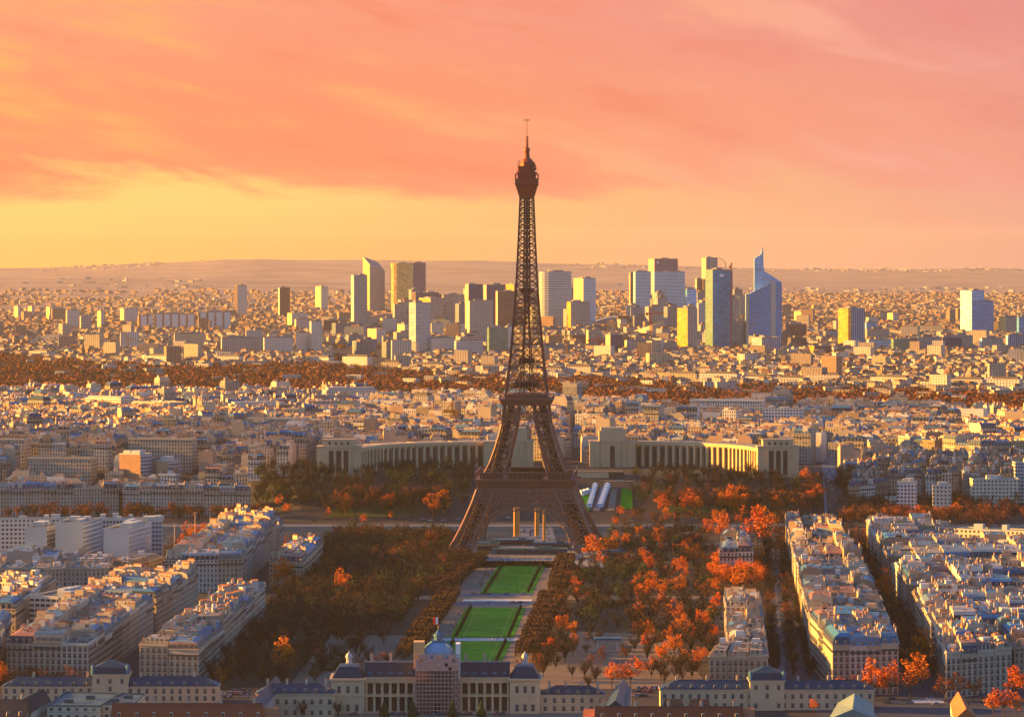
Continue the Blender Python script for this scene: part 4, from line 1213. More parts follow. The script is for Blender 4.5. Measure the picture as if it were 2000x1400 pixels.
mb = MB(); e1 = Vector((P[1][0] - P[0][0], P[1][1] - P[0][1], 0)).normalized(); nr = Vector((e1.y, -e1.x, 0)); o = Vector((*P[0], 0)) + e1 * 9 + nr * .4
def sp_(x, z): p = o + e1 * x; return (p.x, p.y, 33 + h_ + z)
mb.face([sp_(0, -10), sp_(6, -10), sp_(3, -4.5)]); mb.face([sp_(-2.5, -13), sp_(8.5, -13), sp_(8.5, -11.6), sp_(-2.5, -11.6)])
part(mb, 'emblem', SIGN, rt)
mb = MB(); c = poly_c(P); mb.bar((c[0], c[1], 33 + h_), (c[0], c[1], 33 + h_ + 13), .9); mb.bar((c[0] - 3, c[1], 33 + h_ + 7), (c[0] + 3, c[1], 33 + h_ + 7), .6); part(mb, 'antenna', DECK, rt)
T_('beige wedge-roofed block with orange frame under the banded wings', 1233, 1298, 640, 668, 1275, 'tan', 'tan', top=[1.2, 1.5, 1, .75], th=32)
T_('grey-windowed office with bright left edge below the banded wings', 1221, 1281, 665, 701, 1224, 'yellow', 'grid')
T_('pale blue annex right of the grey-windowed office', 1281, 1294, 667, 700, 1283, 'pblue', 'pblue')
T_('small grey office with a lit yellow edge, right of the lattice tower', 1145, 1176, 645, 691, 1149, 'yellow', 'grey')
T_('dark brown office beside the yellow-edged small one', 1115, 1145, 655, 692, 1118, 'brown', 'brown')
T_('dark brown tower with orange cap right of the small offices', 1183, 1216, 654, 699, 1192, 'tan', 'black')
T_('low grey office row between the small offices', 1145, 1192, 683, 701, 1147, 'cream', 'cream')
T_('tower with bright orange blank left face', 1324, 1363, 603, 696, 1343, 'goldflat', 'grid', th=32)
T_('grey banded tower right of the orange-faced one', 1361, 1384, 593, 658, 1364, 'white', 'white')
T_('blue-grey glass tower between the banded wing and teal tower', 1339, 1361, 565, 642, 1342, 'blue', 'pblue')
T_('pinkish slim tower behind the teal tower', 1358, 1373, 545, 622, 1361, 'tan', 'brown')
rt, P, h_, D_, s_ = T_('tall grey-blue tower with curved roof cage behind the teal one', 1371, 1402, 504, 622, 1379, 'tan', 'grey')
mb = MB()
for k in range(9):
    a0, a1 = pi / 2 * k / 9, pi / 2 * (k + 1) / 9
    for dy in (0, 14):
        mb.bar((P[1][0] + 24 * sin(a0), P[1][1] + dy, 33 + h_ - 24 + 24 * cos(a0)), (P[1][0] + 24 * sin(a1), P[1][1] + dy, 33 + h_ - 24 + 24 * cos(a1)), .8)
    mb.bar((P[1][0] + 24 * sin(a0), P[1][1], 33 + h_ - 24 + 24 * cos(a0)), (P[1][0] + 24 * sin(a0), P[1][1], 33 + h_ - 30), .5)
part(mb, 'roof_cage', DECK, rt)
rt, P, h_, D_, s_ = T_('dark teal glass tower with small white emblem near its top', 1379, 1432, 528, 693, 1392, 'green', 'teal')
mb = MB(); e1 = Vector((P[1][0] - P[0][0], P[1][1] - P[0][1], 0)).normalized(); nr = Vector((e1.y, -e1.x, 0)); o = Vector((*P[0], 0)) + e1 * 15 + nr * .4
for (x, z, r) in ((0, -9, 1.8), (3.4, -8, 2.2), (7, -9.4, 1.6), (2, -10.6, 1.4), (5, -11, 1.5)):
    mb.face([tuple(o + e1 * (x + r * cos(2 * pi * k / 8)) + Vector((0, 0, 33 + h_ + z + r * sin(2 * pi * k / 8)))) for k in range(8)])
part(mb, 'emblem', SIGN, rt)
T_('small yellow tower left of the white blade tower', 1436, 1456, 578, 622, 1446, 'yellow', 'grey')
T_('low blue office between the teal and blade towers', 1431, 1462, 628, 692, 1434, 'pblue', 'grey')
# folded blade tower (tallest)
def blade_tower():
    D = F * 192 / (692 - YH); s = F / D
    def X(p): return xat(p, D)
    def Z(p): return zat(p, D)
    root = thing('office_tower', 'tallest pale blue tower with folded sloping roofs and blade spire', 'tower block', (X(1490), D, 33))
    mb = MB()
    def vol(pts, y0, y1, mi):
        b = [(X(x), D + y0, Z(y)) for x, y in pts]; t_ = [(X(x), D + y1, Z(y)) for x, y in pts]; n = len(pts)
        mb.face(b, mi, 0, [(p[0] - X(1450), p[2]) for p in b]); mb.face(list(reversed(t_)), mi, 0, [(p[0] - X(1450), p[2]) for p in reversed(t_)])
        for i in range(n):
            j = (i + 1) % n; L = hypot(b[j][0] - b[i][0], b[j][2] - b[i][2])
            mb.face([b[j], b[i], t_[i], t_[j]], 1, 0, [(0, b[j][2]), (0, b[i][2]), (y1 - y0, t_[i][2]), (y1 - y0, t_[j][2])])
    vol([(1463, 692), (1505, 692), (1505, 553), (1463, 574)], 0, 24, 0)
    vol([(1457, 692), (1462.9, 692), (1462.9, 574), (1457, 575)], 1, 22, 2)
    vol([(1473.5, 640), (1497, 640), (1496, 540), (1492, 520), (1491, 487), (1489, 487), (1487, 497), (1474, 505)], 8, 24.5, 3)
    vol([(1515, 692), (1527.5, 692), (1527.5, 552), (1515, 548)], 4, 28, 0)
    vol([(1493, 692), (1527, 692), (1527, 551), (1518, 545), (1496, 531), (1493, 534)], 10, 30, 3)
    vol([(1505.1, 692), (1515, 692), (1515, 551), (1505.1, 545)], 2, 26, 2)
    part(mb, 'tower_wall', [FM['blue'], FM['pblue'], FM['cream'], FM['pblue']], root)
    mb = MB(); mb.bar((X(1490), D + 16, Z(489)), (X(1490), D + 16, Z(483)), 1.2); part(mb, 'spire', DECK, root)
blade_tower()
T_('striped apartment block at the foot of the blade tower', 1470, 1529, 660, 701, 1488, 'white', 'ribs', th=30)
T_('low red-brown office right of the blade tower', 1530, 1577, 634, 671, 1534, 'brown', 'brown')
T_('red-brown building with orange left end', 1577, 1626, 676, 702, 1590, 'goldflat', 'brown')
T_('golden-faced tower with grey-blue ribbed right side', 1640, 1691, 603, 692, 1663, 'goldflat', 'ribs', th=32)
T_('pale blue tower behind the navy tower at right', 1880, 1924, 568, 660, 1898, 'pblue', 'pblue')
T_('navy glass tower at the right', 1899, 1943, 588, 660, 1902, 'blue', 'blue')
T_('low green banded office at the right', 1742, 1811, 663, 699, 1745, 'green', 'green')
T_('dark plum office right of the green banded one', 1838, 1881, 660, 697, 1841, 'brown', 'black')
T_('blue-windowed office below the navy tower', 1916, 1962, 661, 697, 1918, 'pblue', 'grid')
T_('blue ribbed office at the far right edge', 1966, 2004, 655, 692, 1969, 'pblue', 'ribs')
T_('grey-blue slab with yellow edge at the far right', 1955, 1990, 620, 660, 1965, 'yellow', 'grey')
T_('blue slab cut by the right frame edge', 1988, 2020, 619, 668, 1990, 'blue', 'blue')
T_('pale green apartment block right of the golden tower', 1695, 1742, 664, 695, 1697, 'bgreen', 'bgreen')
T_('blue-grey office behind the golden tower', 1690, 1711, 630, 664, 1692, 'pblue', 'blue')
T_('pale blue low office left of the plum office', 1811, 1838, 662, 694, 1814, 'pblue', 'pblue')
T_('small yellow tower on the plain left of the golden tower', 1553, 1572, 609, 632, 1566, 'yellow', 'cream')
T_('small yellow tower on the plain right of the golden tower', 1735, 1756, 612, 632, 1744, 'yellow', 'cream')
T_('small orange block on the plain before the purple ridge', 1580, 1590, 596, 606, 1589, 'goldflat', 'tan', plant=False)
# left group
T_('dark-edged pale tower alone at left', 456, 482, 558, 618, 464, 'brown', 'cream')
T_('dark brown tower alone, second from left', 543, 566, 562, 621, 546, 'cream', 'brown')
T_('pale tower with yellow left half, third from left', 615, 640, 560, 604, 627, 'yellow', 'cream', th=32)
T_('broad grey banded slab left of the district', 430, 513, 661, 704, 433, 'cream', 'grid', th=10)
T_('pale gridded slab right of the broad grey banded slab', 513, 572, 660, 706, 516, 'cream', 'cream', th=10)
T_('grey apartment tower left of the slim grid tower', 605, 629, 628, 704, 608, 'cream', 'cream')
T_('grey apartment tower behind the pale gridded slab', 575, 606, 650, 704, 578, 'brown', 'cream')
T_('brown banded slab left of the broad grey slab', 338, 400, 653, 684, 341, 'tan', 'tan', th=10)
T_('long red and white slab, left end of the pair', 298, 382, 614, 650, 301, 'tan', 'redwhite', th=6)
T_('long red and white slab, right end of the pair', 384, 450, 610, 652, 387, 'tan', 'redwhite', th=6)
T_('orange-edged short slab left of the red and white pair', 266, 298, 617, 648, 271, 'goldflat', 'redwhite', th=10)
T_('grey slab in the haze at left', 128, 155, 606, 652, 131, 'tan', 'cream')
T_('grey slab in the haze right of its neighbour', 155, 178, 618, 656, 158, 'tan', 'grid')
T_('pale tower with glowing edge in the haze, far left', 88, 122, 600, 628, 97, 'yellow', 'cream')
T_('narrow glowing tower at the left frame edge', 24, 37, 599, 625, 35, 'yellow', 'cream')
T_('narrow glowing tower second from the left frame edge', 52, 64, 599, 622, 62, 'yellow', 'cream')
T_('slim glowing tower right of the grey hazy slabs', 188, 198, 608, 645, 197, 'yellow', 'cream')
T_('pale hazy tower with glowing edge above the red and white slabs', 233, 268, 603, 632, 242, 'yellow', 'cream')
T_('white office with lit left flank under the third tower', 560, 600, 612, 640, 570, 'yellow', 'cream')
T_('white office under the slim grid tower', 575, 604, 624, 655, 578, 'yellow', 'white')
T_('dark hangar-like block left of the slim grid tower', 630, 684, 626, 656, 632, 'brown', 'brown', th=6)
# low golden hall, pale vaulted hall, white sail museum
def hall(label, x0, x1, yt, yb, mat, depth):
    D = F * 192 / (yb - YH); s = F / D; r = (x1 - x0) / 2 / s; cx = xat((x0 + x1) / 2, D); h = (yb - yt) / s
    root = thing('exhibition_hall', label, 'hall', (cx, D, 33))
    mb = MB(); n = 14
    arc = [(cx - r + 2 * r * i / n, 33 + h * (.62 + .38 * sin(pi * i / n))) for i in range(n + 1)]
    for (xa, za), (xb, zb) in zip(arc, arc[1:]): mb.face([(xa, D, za), (xb, D, zb), (xb, D + depth, zb), (xa, D + depth, za)])
    part(mb, 'roof', mat, root)
    mb = MB(); mb.face([(cx - r, D + 1, 30), (cx + r, D + 1, 30)] + [(x, D + 1, z - .3) for x, z in reversed(arc)])
    mb.face([(cx - r + .2, D + depth, 30), (cx - r + .2, D + 1.2, 30), (cx - r + .2, D + 1.2, arc[0][1] - .4), (cx - r + .2, D + depth, arc[0][1] - .4)])
    part(mb, 'wall', FM['grey'], root)
hall('wide low golden-roofed hall under the twin towers', 718, 800, 612, 632, FM['goldflat'], 110)
hall('pale blue vaulted hall left of the banded wings', 1162, 1236, 620, 642, plain('pale_vault', (.44, .52, .55), .6), 90)
def sail():
    D = F * 192 / (745 - YH); X = lambda p: xat(p, D); Z = lambda p: zat(p, D)
    root = thing('sail_museum', 'white glass sail-shaped building in the orange forest', 'museum', (X(1105), D, 33))
    mb = MB()
    f = [(X(1083), D, Z(744)), (X(1114), D - 6, Z(745)), (X(1122), D, Z(724)), (X(1100), D + 4, Z(719))]; b = [(x + 4, y + 26, z - (6 if z > 45 else 0)) for x, y, z in f]
    mb.hexa(f, b); part(mb, 'glass_sail', plain('white_glass', (.62, .60, .58), .25), root)
    mb = MB(); f = [(X(1112), D + 8, Z(745)), (X(1135), D + 10, Z(744)), (X(1136), D + 14, Z(727)), (X(1120), D + 12, Z(722))]; b = [(x + 3, y + 22, z) for x, y, z in f]
    mb.hexa(f, b); part(mb, 'grey_sail', FM['pblue'], root)
sail()
# tower cranes
CR = {'red': plain('red_crane_paint', (.45, .06, .03), .6), 'orange': plain('orange_crane_paint', (.62, .24, .03), .6)}
def crane(label, px, yt, yb, jib, col, z=33, w_=2.0, lean=0):
    D = F * (H - z) / (yb - YH); x = xat(px, D); h = (yb - yt) * D / F
    root = thing('tower_crane', label, 'crane', (x, D, z)); mb = MB()
    for sx in (-1, 1):
        for sy in (-1, 1): mb.bar((x + sx * w_ / 2, D + sy * w_ / 2, z - 2), (x + sx * w_ / 2, D + sy * w_ / 2, z + h), w_ * .32)
    k = int(h / (w_ * 1.6))
    for i in range(k):
        a, b = z + h * i / k, z + h * (i + 1) / k
        for sy in (-1, 1): mb.bar((x - w_ / 2, D + sy * w_ / 2, a), (x + w_ / 2, D + sy * w_ / 2, b), w_ * .2); 
        mb.bar((x - w_ / 2, D - w_ / 2, b), (x + w_ / 2, D - w_ / 2, b), w_ * .2)
    part(mb, 'mast', CR[col], root)
    mb = MB()
    tipx, tipz = x + jib * cos(lean), z + h + abs(jib) * sin(lean)
    mb.bar((x, D, z + h), (tipx, D, tipz), w_ * .7); mb.bar((x, D, z + h + w_ * 2.4), (x + (tipx - x) * .7, D, z + h + (tipz - z - h) * .7 + w_ * .3), w_ * .3)
    mb.bar((x, D, z + h), (x, D, z + h + w_ * 2.6), w_ * .6); part(mb, 'jib', CR[col], root)
    mb = MB(); mb.bar((x, D, z + h), (x - jib * .3, D, z + h), w_ * .6); mb.box(x - jib * .3, D, z + h - w_ * 1.2, w_ * 1.6, w_ * 1.2, w_ * 1.6); part(mb, 'counterweight', CR[col], root)
crane('orange crane mast rising among roofs behind the palace\'s left wing', 884, 803, 868, -9, 'orange', w_=3.6)
crane('orange crane over the left suburb', 250, 662, 697, -22, 'orange', lean=.9)
crane('red crane before the beige wedge-roofed block', 1271, 612, 668, 26, 'red', w_=3.4)
crane('slim red crane on top level beside the teal tower', 1428, 520, 693, 6, 'red', lean=1.3, w_=2.4)
crane('orange crane in front of the stepped grey tower', 1107, 655, 712, -24, 'orange', w_=2.6)
crane('red crane beside the small yellow-edged office', 1169, 665, 699, -20, 'red', w_=3)
# ------------------------------------------------------------------ palace on the hill
PSTONE = plain('palace_stone', (.50, .37, .215), .85, nscale=.06, namt=.2)
PDARK = plain('palace_glass', (.05, .045, .04), .25, nscale=.2)
PROOF = plain('palace_roof', (.30, .25, .19), .9, nscale=.05)
def frame(a, b):
    L = hypot(b[0] - a[0], b[1] - a[1]); e = ((b[0] - a[0]) / L, (b[1] - a[1]) / L)
    return L, e, (e[1], -e[0]), atan2(e[1], e[0])
def palace_wing(label, pts, zb, zt, endp, head):
    """Curved colonnade through pts (px, D), an end pavilion and a head pavilion (px0, px1, D, depth)."""
    W_ = [(xat(p, d), d) for p, d in pts]
    c = W_[len(W_) // 2]
    root = thing('stone_palace', label, 'palace', (c[0], c[1], zb))
    # resample the curve into bays
    n = 24; seg = []
    tot = [0]
    for a, b in zip(W_, W_[1:]): tot.append(tot[-1] + hypot(b[0] - a[0], b[1] - a[1]))
    def at(d):
        for k in range(len(W_) - 1):
            if d <= tot[k + 1] + 1e-6:
                f = (d - tot[k]) / (tot[k + 1] - tot[k]); return (lerp(W_[k][0], W_[k + 1][0], f), lerp(W_[k][1], W_[k + 1][1], f))
        return W_[-1]
    S = [at(tot[-1] * i / n) for i in range(n + 1)]
    mb = MB(); mr = MB()
    for a, b in zip(S, S[1:]):
        L, e, nn, ang = frame(a, b)
        i0 = [(a[0] - nn[0] * .8, a[1] - nn[1] * .8), (b[0] - nn[0] * .8, b[1] - nn[1] * .8)]
        i1 = [(i0[1][0] - nn[0] * 20, i0[1][1] - nn[1] * 20), (i0[0][0] - nn[0] * 20, i0[0][1] - nn[1] * 20)]
        mb.prism(i0 + i1, zb - 12, zt - 3, 0)
        o = [(a[0] + nn[0] * 1.2, a[1] + nn[1] * 1.2), (b[0] + nn[0] * 1.2, b[1] + nn[1] * 1.2)]
        mb.prism(o + i1, zt - 2.98, zt, 0, top=1)
        mb.prism([(o[0][0] + nn[0] * .6, o[0][1] + nn[1] * .6), (o[1][0] + nn[0] * .6, o[1][1] + nn[1] * .6), o[1], o[0]], zb - 12, zb + 1.5)
    part(mb, 'wing_wall', [PSTONE, PROOF], root)
    for k, (a, b) in enumerate(zip(S, S[1:])):
        L, e, nn, ang = frame(a, b)
        mx, my = (a[0] + b[0]) / 2, (a[1] + b[1]) / 2
        mb = MB(); mb.box(mx - nn[0] * .7, my - nn[1] * .7, zb + 1.5, L * .52, .3, zt - zb - 6, ang); part(mb, 'window', PDARK, root)
        mb = MB(); mb.box(a[0] + nn[0] * .1, a[1] + nn[1] * .1, zb, L * .30, 1.9, zt - zb - 3.02, ang); part(mb, 'pilaster', PSTONE, root)
    x0, x1, d, dep = endp
    X0, X1 = xat(x0, d), xat(x1, d); wd = X1 - X0
    mb = MB(); mb.box((X0 + X1) / 2, d + dep / 2, zb - 14, wd, dep, zt + 1 - zb + 14, 0, 0, top=1)
    mb.box((X0 + X1) / 2, d + dep / 2, zt + 1, wd + 1.4, dep + 1.4, .9, 0, 0, top=1)
    ax = X0 + wd * (.5 if head is None else .5)
    mb.box(ax, d + dep / 2, zt + 1.9, wd * .74, dep * .8, 5.2, 0, 0, top=1); mb.box(ax, d + dep / 2, zt + 7.1, wd * .78, dep * .84, .5, 0, 0, top=1)
    pv_ = part(mb, 'end_pavilion', [PSTONE, PROOF], root)
    for i in range(3):
        x = X0 + wd * (.33 + .17 * i); mb = MB(); mb.box(x, d - .05, zb + 1, wd * .10, .3, zt - zb - 3); part(mb, 'window', PDARK, root, pv_)
    for i in range(4):
        x = X0 + wd * (.245 + .17 * i); mb = MB(); mb.box(x, d - .9, zb - 1, wd * .05, 1.6, zt - zb + .5); part(mb, 'pillar', PSTONE, root, pv_)
        mb = MB(); mb.box(ax + (i - 1.5) * wd * .14, d + dep * .1 - .1, zt + 3, wd * .05, .3, 2.4); part(mb, 'window', PDARK, root, pv_)
    x0, x1, d, dep, a0, a1 = head
    X0, X1 = xat(x0, d), xat(x1, d); wd = X1 - X0
    mb = MB(); mb.box((X0 + X1) / 2, d + dep / 2, zb - 6, wd, dep, zt + 6, 0, 0, top=1) if 0 else mb.box((X0 + X1) / 2, d + dep / 2, zb - 6, wd, dep, zt - zb + 6, 0, 0, top=1)
    mb.box((X0 + X1) / 2, d + dep / 2, zt, wd + 1.2, dep + 1.2, .9, 0, 0, top=1)
    A0, A1 = xat(a0, d), xat(a1, d)
    mb.box((A0 + A1) / 2, d + dep / 2 - 1, zt + .9, A1 - A0, dep, 9.2, 0, 0, top=1); mb.box((A0 + A1) / 2, d + dep / 2 - 1, zt + 10.1, (A1 - A0) * .86, dep * .8, 2.6, 0, 0, top=1)
    for f in (.16, .3, .62, .76, .9): mb.box(X0 + wd * f, d - .6, zb, wd * .05, 1.2, zt - zb - .4)
    hd = part(mb, 'head_pavilion', [PSTONE, PROOF], root)
    mb = MB(); mb.box(X0 + wd * .5, d - .06, zb, wd * .10, .3, zt - zb - 3); part(mb, 'window', PDARK, root, hd)
PZ = 31.5
palace_wing('curved stone palace wing left of the lattice tower, in shade', [(700, 3222), (716, 3252), (750, 3285), (810, 3312), (880, 3328), (946, 3335)], PZ, 55.0, (619, 704, 3218, 22), (945, 1042, 3322, 22, 984, 1030))
palace_wing('curved stone palace wing right of the lattice tower, its far bend sunlit', [(1240, 3335), (1310, 3330), (1370, 3314), (1425, 3288), (1462, 3256), (1484, 3222)], PZ, 55.0, (1480, 1560, 3218, 22), (1152, 1240, 3322, 22, 1170, 1222))
root = thing('terrace_wall', 'beige retaining wall below the palace gap, right of the tower', 'wall', (xat(1165, 3215), 3215, 18))
mb = MB(); mb.box(xat(1165, 3215), 3222, 8, (1225 - 1125) * 3215 / F, 14, zat(921, 3215) - 8); mb.box(xat(1165, 3215), 3215, zat(921, 3215), 45, 2, .8); part(mb, 'wall', PSTONE, root)
mb = MB(); mb.box(xat(1204, 3213), 3214.8, zat(938, 3215), 13, .4, 7); part(mb, 'grille', PDARK, root)
mb = MB(); mb.box(xat(1131, 3213), 3214.8, zat(943, 3215), 3.4, .4, 5.4); part(mb, 'door', PDARK, root)
mb = MB(); mb.box(xat(1210, 3209), 3209, 2, 26, 9, zat(938, 3209) - 2); mb.box(xat(1210, 3209), 3204.4, zat(948, 3209), 7, .3, 5); tag(part(mb, 'lower_terrace', PSTONE, root), None, None)
# market tents, garden walks and lawns on the slope
TENT = plain('white_tent_canvas', (.40, .50, .60), .7, nscale=.3, namt=.1)
def slope_sheet(name, pxs, mat, dz):
    mb = MB(); 
    (x0, y0), (x1, y1), (x2, y2), (x3, y3) = pxs
    def W3(px, py):
        lo, hi = 3060.0, 3240.0
        for _ in range(40):
            m_ = (lo + hi) / 2; X = xat(px, m_)
            if topx(X, m_, gz(X, m_))[1] > py: lo = m_
            else: hi = m_
        return (xat(px, lo), lo, gz(xat(px, lo), lo) + dz)
    n = 8
    for i in range(n):
        f, g_ = i / n, (i + 1) / n
        mb.face([W3(lerp(x0, x3, f), lerp(y0, y3, f)), W3(lerp(x1, x2, f), lerp(y1, y2, f)), W3(lerp(x1, x2, g_), lerp(y1, y2, g_)), W3(lerp(x0, x3, g_), lerp(y0, y3, g_))])
    structure(mb, name, mat); return W3
W3 = slope_sheet('garden_lawn', [(1128, 1000), (1150, 1000), (1156, 965), (1132, 965)], LAWN, .5)
slope_sheet('garden_basin', [(1158, 998), (1172, 998), (1184, 952), (1172, 952)], LIGHTROAD, .5)
slope_sheet('garden_walk', [(1186, 998), (1200, 998), (1206, 955), (1194, 955)], GRAVEL, .55)
slope_sheet('garden_lawn', [(1211, 995), (1236, 995), (1234, 955), (1214, 955)], LAWN, .5)
slope_sheet('garden_lawn', [(1300, 1003), (1560, 1003), (1540, 985), (1310, 985)], DKGRASS, .5)
slope_sheet('garden_lawn', [(640, 1010), (820, 1010), (820, 990), (660, 990)], DKGRASS, .5)
slope_sheet('palace_lawn', [(1062, 912), (1100, 912), (1100, 905), (1062, 905)], LAWN, .6)
def tent_row(label, a, b, n, wd):
    for i in range(n):
        px, py = lerp(a[0], b[0], (i + .5) / n), lerp(a[1], b[1], (i + .5) / n); x, y, z = W3(px, py)
        nx_ = W3(lerp(a[0], b[0], (i + 1.5) / n), lerp(a[1], b[1], (i + 1.5) / n)); ang = atan2(nx_[1] - y, nx_[0] - x) - pi / 2
        ln = hypot(nx_[0] - x, nx_[1] - y) * .82
        root = thing('market_tent', label, 'tent', (x, y, z), 'white market tents in the fountain gardens')
        mb = MB(); mb.box(x, y, z - .8, wd, ln, 3.4, ang); part(mb, 'canvas_wall', TENT, root)
        mb = MB(); c, s = cos(ang), sin(ang); q = [(x + c * u_ - s * v_, y + s * u_ + c * v_) for u_, v_ in ((-wd / 2 - .2, -ln / 2), (wd / 2 + .2, -ln / 2), (wd / 2 + .2, ln / 2), (-wd / 2 - .2, ln / 2))]
        for k in range(4): mb.face([(*q[k], z + 2.62), (*q[(k + 1) % 4], z + 2.62), (x, y, z + 4.2)])
        part(mb, 'roof', TENT, root)
tent_row('white peaked tent in the left row of the fountain garden market', (1151, 992), (1163, 950), 9, 4.2)
tent_row('white peaked tent in the right row of the fountain garden market', (1172, 992), (1187, 950), 9, 5.0)
tent_row('white peaked tent in the cluster close beside the lattice tower', (1131, 968), (1152, 962), 3, 6)

# ------------------------------------------------------------------ sunlit columns and ticket halls by the tower
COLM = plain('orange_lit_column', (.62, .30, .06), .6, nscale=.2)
for px, w_, yt, yb, lab in ((1009, 11, 993, 1050, 'thick golden-orange column under the tower arch, left one'), (1049, 8, 994, 1050, 'golden-orange column under the tower arch, middle one of three'), (1063, 5, 996, 1058, 'slimmest golden-orange column under the tower arch, at right')):
    D = F * 225 / (yb - YH); x = xat(px, D); s = D / F; root = thing('tall_column', lab, 'column', (x, D, 0))
    mb = MB()
    for k in range(3): mb.cyl(x + (k - 1) * w_ * s * .34, D, 0, (yb - yt) * s, w_ * s * .19, n=10)
    part(mb, 'shaft', COLM, root)
    mb = MB(); mb.box(x, D, 0, w_ * s * 1.5, w_ * s * 1.2, 1.4); part(mb, 'base', PIER, root)
    mb = MB(); mb.box(x, D, (yb - yt) * s, w_ * s * 1.15, w_ * s * .8, .8); part(mb, 'cap', COLM, root)
for px, yb, wd, dp, hh, lab in ((953, 1080, 17, 14, 7, 'pale flat-roofed ticket hall beside the tower\'s left leg'), (1035, 1083, 55, 12, 4, 'long low grey security building between the tower legs'), (1005, 1066, 30, 9, 4.5, 'low grey kiosk row behind the security building'), (1080, 1072, 28, 9, 4.2, 'low kiosk row near the tower\'s right leg'), (1203, 1090, 22, 10, 5, 'low pale pavilion with flat roof right of the tower\'s right leg')):
    x, y = gp(px, yb); root = thing('ticket_hall', lab, 'pavilion', (x, y, 0))
    mb = MB(); mb.box(x, y + dp / 2, 0, wd, dp, hh); part(mb, 'wall', M['zinc'] if wd > 25 else PSTONE, root)
    mb = MB(); mb.box(x, y - .05, hh * .3, wd * .9, .2, hh * .45); part(mb, 'window', M['glass'], root)
    mb = MB(); mb.box(x, y + dp / 2, hh, wd + 1, dp + 1, .5); mb.box(x + wd * .2, y + dp / 2, hh + .5, wd * .2, dp * .4, 1.2); part(mb, 'roof', M['zinc'], root)

# ------------------------------------------------------------------ military school along the bottom edge
ESTONE = plain('school_stone', (.58, .41, .25), .85, nscale=.12, namt=.22)
ESTONE2 = plain('school_stone_grey', (.40, .34, .26), .85, nscale=.12, namt=.22)
ESL = plain('school_slate', (.028, .034, .046), .5, nscale=.25, namt=.45, spec=.15)
EBLUE = plain('school_blue_slate', (.016, .038, .062), .5, nscale=.25, namt=.4, spec=.15)
EWHITE = plain('white_cupola', (.36, .36, .35), .6)
def hip(mb, x0, x1, y0, y1, z0, z1, hipx=None, mi=0):
    hd = (y1 - y0) / 2; hx = hd if hipx is None else hipx; ym = (y0 + y1) / 2
    a, b, c, d = (x0, y0, z0), (x1, y0, z0), (x1, y1, z0), (x0, y1, z0); r0, r1 = (x0 + hx, ym, z1), (x1 - hx, ym, z1)
    mb.face([a, b, r1, r0], mi); mb.face([c, d, r0, r1], mi); mb.face([b, c, r1], mi); mb.face([d, a, r0], mi)
def mansard(mb, x0, x1, y0, y1, z0, z1, ins=2.2, zr=None, mi=0):
    q = [(x0, y0), (x1, y0), (x1, y1), (x0, y1)]; p = inset(q, [ins] * 4)
    mb.hexa(z3(q, z0), z3(p, z1), mi, bottom=False)
    if zr: hip(mb, p[0][0], p[1][0], p[0][1], p[2][1], z1, zr, mi=mi)
